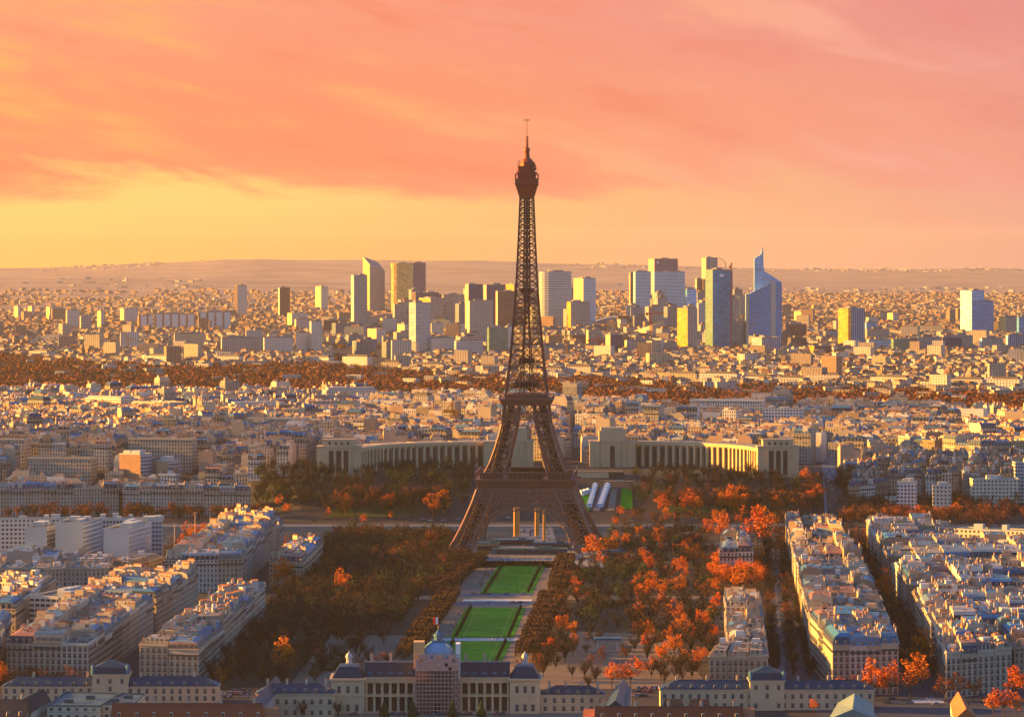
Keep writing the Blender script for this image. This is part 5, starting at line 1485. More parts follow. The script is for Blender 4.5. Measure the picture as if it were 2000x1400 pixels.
def barrack(label, x0, x1, ytop, yeave, ybase, pav=None, roofm=ESL, stone=ESTONE, win=True, depth=15, floors=2, chim=4, dorm=9, name='barrack', hipped=True):
    D = F * 225 / (ybase - YH); X0, X1 = xat(x0, D), xat(x1, D); s = F / D
    ze = (ybase - yeave) / s; zr = zat(ytop, D + depth / 2); c = ((X0 + X1) / 2, D, 0)
    root = thing(name, label, 'barracks', c)
    mb = MB(); mb.box(c[0], D + depth / 2, 0, X1 - X0, depth, ze); mb.box(c[0], D + depth / 2, ze - .5, X1 - X0 + .9, depth + .9, .5)
    mb.box(c[0], D - .1, ze * .5, X1 - X0 + .3, .3, .35)
    part(mb, 'wall', stone, root)
    mb = MB(); hip(mb, X0 - .3, X1 + .3, D - .3, D + depth + .3, ze + .02, zr, None if hipped else .02); mb.bar((X0 + depth / 2, D + depth / 2, zr), (X1 - depth / 2, D + depth / 2, zr), .35)
    ro = part(mb, 'roof', roofm, root)
    if win:
        n = int((X1 - X0) / 4.1)
        for f in range(floors):
            for i in range(n):
                if f * n + i > 98: break
                inst('window', WINDOW_PLAIN, root, (X0 + (X1 - X0) * (i + .5) / n - c[0], -.03, 1.1 + f * (ze - 1) / floors), 0)
    for i in range(dorm):
        fx = (i + .7) / (dorm + .4); x = lerp(X0, X1, fx)
        if pav and pav[0] - 8 < 1000 + x * s < pav[1] + 8: continue
        inst('dormer', DORMER, ro, (x - c[0], 1.2, ze + .25), 0)
    for i in range(chim):
        x = lerp(X0, X1, (i + .55) / chim)
        if pav and pav[0] - 10 < 1000 + x * s < pav[1] + 10: continue
        mb = MB(); mb.box(x, D + depth / 2 + .6, zr - 2.2, 1.1, 2.6, 4.0); mb.box(x, D + depth / 2 + .6, zr + 1.8, .5, 1.6, .6, 0, 1); part(mb, 'chimney', [ESTONE2, M['clay']], root, ro)
    if pav:
        p0, p1, pcor, ptop = pav; A0, A1 = xat(p0, D - 1.5), xat(p1, D - 1.5); zc = zat(pcor, D - 1.5); zt = zat(ptop, D + 6)
        mb = MB(); mb.box((A0 + A1) / 2, D + 6, 0, A1 - A0, 15, zc); mb.box((A0 + A1) / 2, D + 6, zc - .7, A1 - A0 + 1.2, 16, .7); pv_ = part(mb, 'pavilion', stone, root)
        for i in range(3): inst('window', WINDOW_PLAIN, pv_, (lerp(A0, A1, (i + .5) / 3) - c[0], -1.55, zc - 4.6), 0); inst('window', WINDOW_PLAIN, pv_, (lerp(A0, A1, (i + .5) / 3) - c[0], -1.55, 1.2 if i != 1 else 6), 0)
        mb = MB(); mansard(mb, A0 - .4, A1 + .4, D - 2, D + 14, zc + .02, zc + (zt - zc) * .55, 1.2, zt); part(mb, 'pavilion_roof', EBLUE, root, pv_)
        mb = MB(); mb.bar(((A0 + A1) / 2 - 2.2, D + 6, zt - .6), ((A0 + A1) / 2 + 2.2, D + 6, zt - .6), 1.4); part(mb, 'ridge_crest', M['zinc'], root, pv_)
        for sx in (A0 + .3, A1 - .3): mb = MB(); mb.cyl(sx, D - 1, zc, zc + 3.2, 1.1, .9, 8); mb.lathe(sx, D - 1, [(1.1, zc + 3.2), (.9, zc + 4), (0, zc + 4.8)], 8); part(mb, 'finial', M['zinc'], root, pv_)
    return root
barrack('long left barrack with blue slate roof and tall central pavilion', 4, 425, 1320, 1340, 1372, (180, 250, 1316, 1289), depth=15, chim=4, dorm=17, roofm=EBLUE)
barrack('long right barrack with navy slate roof, arched gate and central pavilion', 1290, 1707, 1327, 1346, 1386, (1465, 1532, 1328, 1300), depth=15, chim=7, dorm=18, roofm=EBLUE)
barrack('short wing left of the domed main building', 500, 652, 1334, 1354, 1400, None, EBLUE, ESTONE, depth=14, chim=4, dorm=7)
barrack('short wing right of the domed main building', 1056, 1182, 1338, 1356, 1392, None, ESL, ESTONE, depth=14, chim=4, dorm=6)
def cross_wing(label, px0, px1, y0, y1, z, rise, ridge_px, mat):
    """Wing running away from the viewer: eave height z, seen from above."""
    a, b = gp(px0[0], y1, z), gp(px0[1], y1, z); c_, d = gp(px1[1], y0, z), gp(px1[0], y0, z)
    root = thing('barrack', label, 'barracks', (a[0], a[1], 0)); mb = MB(); mb.prism([a, b, c_, d], 0, z); part(mb, 'wall', ESTONE2, root)
    m0, m1 = ((a[0] + b[0]) / 2, (a[1] + b[1]) / 2, z + rise), ((c_[0] + d[0]) / 2, (c_[1] + d[1]) / 2, z + rise)
    mb = MB(); A, B, Cc, Dd = ((*p, z + .02) for p in (a, b, c_, d)); mb.face([A, m0, m1, Dd]); mb.face([m0, B, Cc, m1]); mb.face([A, B, m0]); mb.face([Cc, Dd, m1])
    ro = part(mb, 'roof', mat, root)
    for sd, (p, q) in enumerate(((a, d), (b, c_))):
        for i in range(7):
            f = (i + .5) / 7; x, y = lerp(p[0], q[0], f), lerp(p[1], q[1], f); ang = atan2(q[1] - p[1], q[0] - p[0]) + (pi if sd == 0 else 0)
            inst('dormer', DORMER, ro, (x - a[0] + (1.6 if sd == 0 else -1.6), y - a[1], z + .3), ang)
cross_wing('blue slate wing running back left of the domed building', (476, 512), (528, 552), 1338, 1388, 11, 5, 0, EBLUE)
cross_wing('blue skylit wing running back right of the domed building', (1176, 1228), (1200, 1234), 1344, 1388, 10, 5, 0, EBLUE)

def school():
    D = F * 225 / (1392 - YH); s = F / D; X = lambda p: xat(p, D); Z = lambda y: zat(y, D)
    root = thing('domed_school', 'ochre stone school with blue dome, colonnades and scaffolded centre', 'school', (X(852), D, 0)); o = ORG[root.name]
    zc = Z(1322); zm = Z(1358)
    mb = MB(); mr = MB()
    for x0, x1 in ((712, 812), (897, 996)):
        A0, A1 = X(x0), X(x1)
        mb.box((A0 + A1) / 2, D + 11, 0, A1 - A0, 16, zc - 2.6)                    # back wall of loggia
        mb.box((A0 + A1) / 2, D + 9.5, zc - 2.6, A1 - A0, 19, 2.6); mb.box((A0 + A1) / 2, D + 9.3, zc - .5, A1 - A0, 20.2, .5)
        mb.box((A0 + A1) / 2, D + 1.4, zm - .4, A1 - A0, 3.2, .8); mb.box((A0 + A1) / 2, D + 1.4, -.2, A1 - A0, 3.6, .6)
    wl = part(mb, 'main_wall', ESTONE, root)
    for x0, x1 in ((712, 812), (897, 996)):
        A0, A1 = X(x0), X(x1); n = 6
        for i in range(n):
            x = lerp(A0, A1, (i + .5) / n)
            for z0, z1 in ((.4, zm - .4), (zm + .4, zc - 2.6)):
                mb = MB(); mb.box(x, D + 2.95, z0 + .5, (A1 - A0) / n * .93, .3, z1 - z0 - 1.1); part(mb, 'window', M['glass'], root)  # panes widened so dark glass stands for the loggia's shade
        for i in range(n + 1):
            x = lerp(A0 + .8, A1 - .8, i / n)
            for z0, z1 in ((.4, zm - .4), (zm + .4, zc - 2.6)):
                mb = MB(); mb.cyl(x, D + .9, z0 + .35, z1 - .4, .72, .6, 12); mb.box(x, D + .9, z1 - .4, 1.7, 1.7, .4); mb.box(x, D + .9, z0, 1.8, 1.8, .35); part(mb, 'column', ESTONE, root)
        mb = MB(); qa = [(A0 + .01, D + .3), (A1 - .01, D + .3), (A1 - .01, D + 18.7), (A0 + .01, D + 18.7)]; qb = inset(qa, [4.2, 0, 4.2, 0]); mb.hexa(z3(qa, zc + .02), z3(qb, Z(1296)), bottom=False); mb.bar((A0, D + 4.5, Z(1296)), (A1, D + 4.5, Z(1296)), .5); ro = part(mb, 'roof', ESL, root)
        for i in range(5):
            x = lerp(A0, A1, (i + .5) / 5); mb = MB()
            mb.cyl(x, 0, 0, .1, 0.01, 0.01, 3); mb = MB()
            ring = [(x + 1.15 * cos(a), D + 1.2, zc + 1.5 + 1.15 * sin(a)) for a in [2 * pi * k / 12 for k in range(12)]]
            mb.hexa([(p[0], D + 3.4, p[2]) for p in ring], ring, 0); part(mb, 'round_dormer', M['zinc'], root, ro)
        for fx in (.12, .5): 
            x = lerp(A0, A1, fx); mb = MB(); mb.box(x, D + 10, Z(1298), 1.3, 3, 4.2); mb.box(x, D + 10, Z(1298) + 4.2, .6, 2, .7, 0, 1); part(mb, 'chimney', [ESTONE2, M['clay']], root, ro)
    for x0, x1 in ((648, 712), (996, 1055)):
        A0, A1 = X(x0), X(x1); zp = Z(1326) + .6
        mb = MB(); mb.box((A0 + A1) / 2, D + 9.5, 0, A1 - A0, 23, zp); mb.box((A0 + A1) / 2, D + 9.5, zp - .9, A1 - A0 + 2, 25, .9); mb.box((A0 + A1) / 2, D + 9.5, zm, A1 - A0 + .5, 23.5, .5)
        pv_ = part(mb, 'end_pavilion', ESTONE, root)
        for i in range(3):
            for z0 in (1.2, zm + 1.6): inst('window', WINDOW_TALL, pv_, (lerp(A0 + 1.5, A1 - 1.5, (i + .5) / 3) - o[0], -2.03, z0), 0)
        for k in range(4): inst('window', WINDOW_TALL, pv_, (A0 - .03 - o[0], 2 + k * 4.4, zm + 1.6), -pi / 2)
        mb = MB(); mansard(mb, A0 + .3, A1 - .3, D - 1.2, D + 20, zp + .02, Z(1302), 3.0, None); rf = part(mb, 'pavilion_roof', EBLUE, root, pv_)
        mx = (A0 + A1) / 2; zz = Z(1302); mb = MB(); mb.box(mx, D + 9.5, zz, 3.4, 3.4, 1.0); mb.cyl(mx, D + 9.5, zz + 1, zz + 3.6, 1.3, n=8); mb.lathe(mx, D + 9.5, [(1.8, zz + 3.6), (1.7, zz + 4.4), (1.2, zz + 5.4), (.4, zz + 6), (0, zz + 7.2)], 10)
        part(mb, 'lantern', EWHITE, root, pv_)
    # central pavilion and dome
    A0, A1 = X(815), X(895); zc2 = Z(1296); mx = (A0 + A1) / 2
    mb = MB(); mb.box(mx, D + 10, 0, A1 - A0, 26, zc2); mb.box(mx, D + 10, zc2 - 1, A1 - A0 + 1.4, 27.4, 1); ce = part(mb, 'central_pavilion', plain('scaffolded_stone', (.17, .10, .085), .9, nscale=.3, namt=.5), root)
    mb = MB(); mb.box(mx, D - 3.05, .1, 2.6, .2, 5); part(mb, 'door', M['glass'], root, ce)
    zd = Z(1257); r = (888 - 828) / 2 / s
    q = lambda k, z: [(mx - k, D + 10 - k, z), (mx + k, D + 10 - k, z), (mx + k, D + 10 + k, z), (mx - k, D + 10 + k, z)]
    mb = MB(); pr = [(r * 1.04, zc2 + .02), (r, zc2 + (zd - zc2) * .35), (r * .9, zc2 + (zd - zc2) * .6), (r * .70, zc2 + (zd - zc2) * .82), (r * .46, zc2 + (zd - zc2) * .96), (r * .34, zd)]
    for (k0, z0), (k1, z1) in zip(pr, pr[1:]): 
        for i in range(4):
            j = (i + 1) % 4; mb.face([q(k0, z0)[i], q(k0, z0)[j], q(k1, z1)[j], q(k1, z1)[i]])
    mb.face(q(pr[-1][0], zd)); dm = part(mb, 'dome', plain('blue_dome_slate', (.14, .29, .43), .4, nscale=.4, namt=.5, spec=.6, stretch=(1, 1, .1)), root)
    for i in range(4):
        mb = MB()
        for (k0, z0), (k1, z1) in zip(pr, pr[1:]): mb.bar(q(k0, z0)[i], q(k1, z1)[i], .7)
        part(mb, 'rib', M['zinc'], root, dm)
    mb = MB(); mb.box(mx, D + 10, zd, r * .8, r * .8, .9); mb.cyl(mx, D + 10, zd + .9, zd + 3, r * .26, n=10); mb.lathe(mx, D + 10, [(r * .34, zd + 3), (r * .3, zd + 3.8), (r * .12, zd + 4.6), (0, zd + 6.5)], 10); part(mb, 'lantern', M['zinc'], root, dm)
    # flag
    fr = thing('flagpole', 'flagpole with red and white flag on top of the dome lantern', 'flag', (mx, D + 10, zd + 6.4))
    mb = MB(); mb.cyl(mx, D + 10, zd + 6.4, Z(1208), .14, .09, 6); part(mb, 'pole', plain('flag_pole', (.5, .3, .2), .5), fr)
    zf = Z(1209)
    for k, cl in enumerate(((.8, .78, .75), (.6, .02, .02))):
        mb = MB()
        for i in range(3):
            x0, x1 = mx - .15 - (k * 3 + i) * .36, mx - .15 - (k * 3 + i + 1) * .36; y = lambda t: D + 10 + .5 * sin(t * 1.7)
            mb.face([(x0, y(x0), zf - 3.3), (x1, y(x1), zf - 3.3), (x1, y(x1), zf), (x0, y(x0), zf)])
        part(mb, 'flag_stripe', plain('flag_cloth', cl, .9, nscale=2, namt=.05), fr)
    # scaffolding
    sr = thing('scaffolding', 'scaffold of pinkish poles and netting wrapped round the domed pavilion', 'scaffolding', (mx, D - 4.2, 0))
    SC = plain('scaffold_pole', (.42, .30, .26), .5); NETM = plain('scaffold_net', (.55, .30, .24), .9, nscale=.5, namt=.5); NETW = plain('white_sheet', (.66, .66, .68), .8, nscale=.4)
    B0, B1 = X(812), X(897); zs = Z(1276); mb = MB(); n = 12; lv = 15
    for y in (D - 5.6, D - 4.0):
        for i in range(n + 1): x = lerp(B0, B1, i / n); mb.bar((x, y, 0), (x, y, zs), .26)
        for k in range(1, lv + 1): z = zs * k / lv; mb.bar((B0, y, z), (B1, y, z), .24)
    for k in range(lv):
        z0, z1 = zs * k / lv, zs * (k + 1) / lv
        for i in (10, 11): x0, x1 = lerp(B0, B1, i / n), lerp(B0, B1, (i + 1) / n); mb.bar((x0, D - 5.7, z0), (x1, D - 5.7, z1), .26) if (k + i) % 2 else mb.bar((x1, D - 5.7, z0), (x0, D - 5.7, z1), .26)
    part(mb, 'pole_frame', SC, sr)
    mb = MB()
    for k in range(1, lv + 1): mb.box(mx, D - 4.8, zs * k / lv - .12, B1 - B0, .5, .08)
    part(mb, 'plank_deck', plain('scaffold_plank', (.34, .22, .15), .9), sr)
    mb = MB(); rg = random.Random(9)
    for i in range(n):
        for k in range(11, lv):
            if rg.random() < .78: x0, x1 = lerp(B0, B1, i / n) + .15, lerp(B0, B1, (i + 1) / n) - .15; mb.box((x0 + x1) / 2, D - 5.85, zs * k / lv + .15, x1 - x0, .08, zs / lv - .3)
    part(mb, 'netting', NETM, sr)
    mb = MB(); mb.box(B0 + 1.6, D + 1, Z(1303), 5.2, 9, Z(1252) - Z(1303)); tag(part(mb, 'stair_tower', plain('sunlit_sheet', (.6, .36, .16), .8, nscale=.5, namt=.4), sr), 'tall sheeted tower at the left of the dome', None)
    mb = MB(); mb.box(B1 - .6, D + 2, Z(1324), 2.2, 9, Z(1256) - Z(1324)); part(mb, 'white_sheet', NETW, sr)
school()

# ------------------------------------------------------------------ roofs nearest the viewer
def gable(label, pxs, z, rise, roofm, wallm, name='low_house', cat='house', flat=False, dorm=0, kids=True):
    """Building given by four eave-corner pixels (near-left, near-right, far-right, far-left) at height z."""
    a, b, c_, d = (gp(px, py, z) for px, py in pxs)
    root = thing(name, label, cat, (a[0], a[1], 0)); mb = MB()
    q = [a, b, c_, d]
    for i in range(4):
        j = (i + 1) % 4; L = hypot(q[j][0] - q[i][0], q[j][1] - q[i][1]); mb.face([(*q[i], 0), (*q[j], 0), (*q[j], z), (*q[i], z)], 0, .3, [(0, 0), (L, 0), (L, z), (0, z)])
    part(mb, 'wall', wallm, root); mb = MB()
    if flat:
        mb.face(z3(q, z + .02)); 
        for i in range(4): j = (i + 1) % 4; L, e, nn, ang = frame(q[i], q[j]); mb.box((q[i][0] + q[j][0]) / 2 - nn[0] * .25, (q[i][1] + q[j][1]) / 2 - nn[1] * .25, z + .03, L - .6, .4, .7, ang)
        for f in (.3, .6): p = Vector(a).lerp(Vector(c_), f); mb.box(p.x, p.y, z + .03, 4, 3, 1.8)
    else:
        m0, m1 = ((a[0] + d[0]) / 2, (a[1] + d[1]) / 2, z + rise), ((b[0] + c_[0]) / 2, (b[1] + c_[1]) / 2, z + rise)
        A, B, Cc, Dd = ((*p, z + .02) for p in q); mb.face([A, B, m1, m0]); mb.face([Cc, Dd, m0, m1]); mb.face([B, Cc, m1]); mb.face([Dd, A, m0])
    ro = part(mb, 'roof', roofm, root)
    L, e, nn, ang = frame(a, b)
    for i in range(dorm):
        f = (i + .5) / dorm; inst('dormer', DORMER, ro, (lerp(0, b[0] - a[0], f) - nn[0] * 1.6, lerp(0, b[1] - a[1], f) - nn[1] * 1.6, z + .6), ang)
        if i % 2 == 0 and not flat:
            p = (lerp(m0[0], m1[0], f), lerp(m0[1], m1[1], f)); mb = MB(); mb.box(p[0], p[1], z + rise - 1.5, 1.4, 1, 3.6, ang); mb.box(p[0], p[1], z + rise + 2.1, .8, .6, .7, ang, 1); part(mb, 'chimney', [ESTONE2, M['clay']], root, ro)
BROWNT = plain('brown_tile_roof', (.030, .014, .012), .8, nscale=.5, namt=.4, stretch=(1, 1, 3))
REDT = plain('orange_tile_roof', (.46, .13, .05), .8, nscale=.5, namt=.4)
DKSL = plain('dark_brown_slate', (.024, .019, .018), .7, nscale=.5, namt=.4)
GFLAT = plain('green_grey_flat_roof', (.06, .10, .115), .6, nscale=.15, namt=.5)
CREAMW = tinted('cream_house_wall', [(0, (.46, .45, .34))], .85, windows=(4.0, 3.4, .4, .42, (.05, .05, .05)))
gable('flat grey-green roofed block with pale yellow walls, bottom left', [(92, 1379), (196, 1380), (232, 1355), (128, 1352)], 13, 0, GFLAT, CREAMW, 'flat_roofed_block', 'house', True)
gable('flat grey roofed rear part of the pale yellow block', [(200, 1376), (262, 1376), (284, 1356), (236, 1355)], 13.5, 0, GFLAT, CREAMW, 'flat_roofed_block', 'house', True)
gable('long dark brown tiled roof with dormers along the bottom left', [(215, 1402), (520, 1402), (505, 1380), (225, 1380)], 12, 4.5, BROWNT, CREAMW, 'low_house', 'house', dorm=9)
gable('brown roofed house in the bottom left corner', [(-20, 1402), (52, 1400), (60, 1372), (-10, 1370)], 13, 5, DKSL, CREAMW, dorm=3)
gable('grey roofed white-walled house beside the corner house, bottom left', [(60, 1392), (100, 1368), (70, 1352), (28, 1372)], 12, 4, DKSL, CREAMW)
gable('red tiled end house at the foot of the left slate wing', [(500, 1400), (548, 1400), (536, 1388), (508, 1388)], 10, 3, REDT, CREAMW)
gable('long dark red tiled roof with dormers along the bottom right', [(1160, 1404), (1455, 1404), (1445, 1386), (1165, 1386)], 11, 4, BROWNT, CREAMW, dorm=9)
gable('dark curved-looking hangar roof before the right barrack', [(1295, 1388), (1335, 1388), (1330, 1374), (1300, 1374)], 8, 4, DKSL, CREAMW)
gable('second dark hangar roof before the right barrack', [(1345, 1388), (1388, 1388), (1382, 1374), (1350, 1374)], 8, 4, DKSL, CREAMW)
gable('small bright red roofed lodge at the bottom right', [(1440, 1404), (1475, 1404), (1470, 1390), (1444, 1390)], 10, 3.5, REDT, CREAMW)
gable('large hall with orange and teal pitched roof at the bottom right', [(1636, 1372), (1618, 1404), (1712, 1404), (1702, 1372)], 12, 4.6, plain('teal_sheet_roof', (.17, .22, .19), .6, nscale=.08, namt=.5), CREAMW, 'riding_hall', 'hall')
gable('orange-red tiled house end at lower right, sunlit', [(1856, 1372), (1862, 1406), (1912, 1404), (1886, 1368)], 13, 5, REDT, CREAMW)
gable('small red-roofed guardhouse at the foot of the right skylit wing', [(1138, 1402), (1168, 1402), (1164, 1390), (1142, 1390)], 8, 3, REDT, CREAMW)
# gate pavilion on the parade ground
x, y = gp(1187, 1272); root = thing('gate_pavilion', 'open flat-roofed memorial pavilion on the pale parade ground', 'pavilion', (x, y, 0))
for k, dx in enumerate((-5.6, 5.6)): mb = MB(); mb.box(x + dx, y, 0, 1.6, 2, 6.4); part(mb, 'pillar', EWHITE, root)
mb = MB(); mb.box(x, y, 6.4, 15, 5, 1.0); mb.box(x, y, 7.4, 16, 6, .5); part(mb, 'roof', M['zinc'], root)
mb = MB(); mb.box(x, y, 0.06, 17, 6, .5); part(mb, 'plinth', QUAY, root)

# low dark hedges on the left parade ground
for i, (a, b) in enumerate((((664, 1282), (690, 1250)), ((642, 1310), (662, 1288)), ((612, 1318), (640, 1284)))):
    (xa, ya), (xb, yb) = gp(*a), gp(*b); L = hypot(xb - xa, yb - ya)
    mb = MB(); n = 7
    for k in range(n):
        f = (k + .5) / n; mb.box(lerp(xa, xb, f), lerp(ya, yb, f), 0, L / n * 1.02, 4.6 + .5 * (k % 2), 2.1 + .25 * (k % 3), atan2(yb - ya, xb - xa))
    tag(mb.build('clipped_hedge', plain('hedge_leaves', (.022, .030, .012), .9, nscale=1.5, namt=.6), None, (xa, ya, 0)), 'dark clipped hedge block on the left parade ground, ' + ('right, topmost', 'middle', 'leftmost')[i], 'hedge')
# ------------------------------------------------------------------ trees
import numpy as np
def leafmat(name, stops, rough=.8):
    m, g, b = newmat(name)
    at = g.new('ShaderNodeAttribute', attribute_name='tint'); oi = g.new('ShaderNodeObjectInfo')
    tv = g.m('FRACT', g.m('ADD', at.outputs['Fac'], oi.outputs['Random']))
    g.l.new(g.ramp(tv, stops), b.inputs['Base Color']); b.inputs['Roughness'].default_value = rough; b.inputs['Specular IOR Level'].default_value = .15
    return m
ORANGE = leafmat('orange_leaves', [(0, (.52, .105, .004)), (.35, (.54, .16, .006)), (.6, (.48, .07, .004)), (.85, (.50, .13, .006)), (1, (.52, .105, .004))])
BROWN = leafmat('brown_twigs', [(0, (.017, .012, .009)), (.4, (.028, .017, .012)), (.7, (.012, .010, .009)), (.9, (.040, .018, .011)), (1, (.017, .012, .009))])
RUSTY = leafmat('rusty_leaves', [(0, (.12, .036, .014)), (.4, (.18, .050, .012)), (.7, (.06, .024, .014)), (1, (.12, .036, .014))])
LIME = leafmat('clipped_twigs', [(0, (.060, .028, .014)), (.4, (.080, .036, .016)), (.7, (.045, .024, .014)), (1, (.06, .028, .014))])
GREEN = leafmat('dark_green_leaves', [(0, (.022, .034, .014)), (.5, (.034, .048, .016)), (.85, (.05, .06, .016)), (1, (.022, .034, .014))])
BARK = plain('bark', (.07, .05, .04), .9, nscale=.6)
def rnd_rot(rng): return rng.normal(size=3)
def crown_arr(seed, n, kind, rx=.5, h0=.25, h1=1.0, leaf=.075):
    """Leaf/twig quads of a unit-height tree, (n,4,3)."""
    rng = np.random.default_rng(seed); Q = []
    if kind == 'leaf':
        nc = 20; cs = []
        for _ in range(nc):
            d = rng.normal(size=3); d /= np.linalg.norm(d); r = rng.uniform(.45, .95)
            cs.append(((d[0] * rx * r, d[1] * rx * r, (h0 + h1) / 2 + d[2] * (h1 - h0) / 2 * r), rng.uniform(.10, .19) * (rx / .4)))
        for i in range(n):
            c, r = cs[i % nc]; d = rng.normal(size=3); d /= np.linalg.norm(d); p = np.array(c) + d * r * rng.uniform(.5, 1.0) * np.array([1, 1, .8])
            nn = d + rng.normal(size=3) * .45; a = np.cross(nn, rng.normal(size=3)); a /= np.linalg.norm(a); b = np.cross(nn, a); b /= np.linalg.norm(b)
            s = leaf * rng.uniform(.6, 1.2); Q.append([p - a * s, p - b * s * .7, p + a * s, p + b * s * .7])
    elif kind == 'box':
        for i in range(n):
            p = np.array([rng.uniform(-rx, rx), rng.uniform(-rx, rx), rng.uniform(h0, h1)])
            k = rng.integers(0, 6)
            if k < 2: p[0] = rx * (1 if k else -1)
            elif k < 4: p[1] = rx * (1 if k == 2 else -1)
            else: p[2] = h1
            a = rng.normal(size=3); a /= np.linalg.norm(a); b = np.cross(a, rng.normal(size=3)); b /= np.linalg.norm(b)
            s = leaf * rng.uniform(.6, 1.2); Q.append([p - a * s, p - b * s * .7, p + a * s, p + b * s * .7])
    else:           # bare: fine twigs fanning out from a few limbs
        nb = 16; base = np.array([0, 0, h0 * .8]); L = []
        for _ in range(nb):
            d = rng.normal(size=3) * np.array([1, 1, .3]); d[2] = abs(d[2]) + .15; d /= np.linalg.norm(d)
            tip = np.array([d[0] * rx * rng.uniform(.5, 1), d[1] * rx * rng.uniform(.5, 1), h0 + (h1 - h0) * rng.uniform(.55, .95)]); L.append(tip)
            mid = base * .45 + tip * .55 + np.array([0, 0, .03])
            for p, q, wd in ((base, mid, .016), (mid, tip, .009)):
                ax = np.cross(q - p, [rng.normal(), rng.normal(), .2]); ax /= np.linalg.norm(ax); Q.append([p - ax * wd, p + ax * wd, q + ax * wd * .6, q - ax * wd * .6])
        for i in range(n):
            t = L[i % nb]; f = rng.uniform(.45, 1.0); p = base * (1 - f) + t * f
            d = rng.normal(size=3); d[2] += .5; d[:2] += t[:2] * 1.5; d /= np.linalg.norm(d); ln = rng.uniform(.06, .17); q = p + d * ln
            ax = np.cross(d, rng.normal(size=3)); ax /= np.linalg.norm(ax); wd = leaf * rng.uniform(.5, 1)
            Q.append([p - ax * wd * .5, p + ax * wd * .5, q + ax * wd, q - ax * wd])
    return np.array(Q, dtype=np.float32)
def mesh_from_quads(name, Q, mat, tints=None):
    n = Q.shape[0]; me = bpy.data.meshes.new(name)
    me.vertices.add(n * 4); me.vertices.foreach_set('co', Q.reshape(-1)); me.loops.add(n * 4); me.loops.foreach_set('vertex_index', np.arange(n * 4, dtype=np.int32))
    me.polygons.add(n); me.polygons.foreach_set('loop_start', np.arange(n, dtype=np.int32) * 4); me.polygons.foreach_set('loop_total', np.full(n, 4, dtype=np.int32))
    me.materials.append(mat)
    at = me.attributes.new('tint', 'FLOAT', 'FACE'); at.data.foreach_set('value', np.zeros(n, np.float32) if tints is None else tints.astype(np.float32))
    me.update(calc_edges=True); me.validate(); return me
KIND = {
 'orange': ([crown_arr(s, 900, 'leaf', .35, .24, 1.0, .026) for s in (1, 2, 3)], ORANGE),
 'rusty': ([crown_arr(s, 620, 'leaf', .38, .26, 1.0, .024) for s in (4, 5, 6)], RUSTY),
 'bare': ([crown_arr(s, 520, 'bare', .42, .20, 1.0, .008) for s in (7, 8, 9)], BROWN),
 'barelit': ([crown_arr(s, 420, 'bare', .34, .30, 1.0, .012) for s in (17, 18)], RUSTY),
 'green': ([crown_arr(s, 520, 'leaf', .42, .12, 1.0, .040) for s in (10, 11)], GREEN),
 'clipped': ([crown_arr(s, 420, 'box', .50, .38, 1.0, .06) for s in (12, 13)], LIME),
}
rgt = np.random.default_rng(3)
CROWN = {k: [mesh_from_quads('crown', q, m_, rgt.uniform(0, .18, len(q))) for q in Q] for k, (Q, m_) in KIND.items()}
def trunk_mesh():
    mb = MB(); mb.cyl(0, 0, 0, .34, .022, .016, 7)
    for k in range(5):
        a = k * 1.3; mb.bar((0, 0, .30), (.2 * cos(a), .2 * sin(a), .62), .02, w2=.008)
    return mb.mesh('trunk', [BARK])
TRUNK = trunk_mesh()
TREES = []      # (kind, x, y, height, label, group)
LBL = {'orange': 'orange-leaved autumn tree', 'rusty': 'russet-brown autumn tree', 'bare': 'bare brown winter tree', 'barelit': 'bare russet-twigged tree', 'green': 'dark evergreen tree', 'clipped': 'box-clipped russet lime tree'}
rt_ = random.Random(21)
def on_house(x, y): return any(inpoly((x, y), b) for b in BLOCKED)
def add_tree(kind, px, py, hpx, where, group, z=None):
    """Tree with its foot at photo pixel (px, py), hpx photo pixels tall."""
    x, y = gp(px, py); 
    if z is None and y > 3060:
        lo, hi = 3058.0, 3400.0
        for _ in range(30):
            m_ = (lo + hi) / 2
            if topx(xat(px, m_), m_, gz(xat(px, m_), m_))[1] > py: lo = m_
            else: hi = m_
        x, y = xat(px, lo), lo
    TREES.append((kind, x, y, hpx * y / F, where, group))
def scatter(poly, n, mix, hm, where, group, sep=5.5, tries=12):
    xs = [p[0] for p in poly]; ys = [p[1] for p in poly]; pts = []; kinds, wts = zip(*mix.items())
    T0 = [(t[1], t[2]) for t in TREES]
    for _ in range(n * tries):
        if len(pts) >= n: break
        px = rt_.uniform(min(xs), max(xs)); Dl, Dh = 1 / (max(ys) - YH), 1 / (min(ys) - YH); py = YH + 1 / rt_.uniform(Dl, Dh)
        if not inpoly((px, py), poly): continue
        x, y = gp(px, py)
        if on_house(x, y): continue
        if any(abs(x - a) < sep and abs(y - b) < sep * 1.2 for a, b in pts): continue
        pts.append((x, y)); k = rt_.choices(kinds, wts)[0]
        add_tree(k, px, py, rt_.uniform(*hm) * F / y, where, group)
gP = 'trees of the park around the lawns'
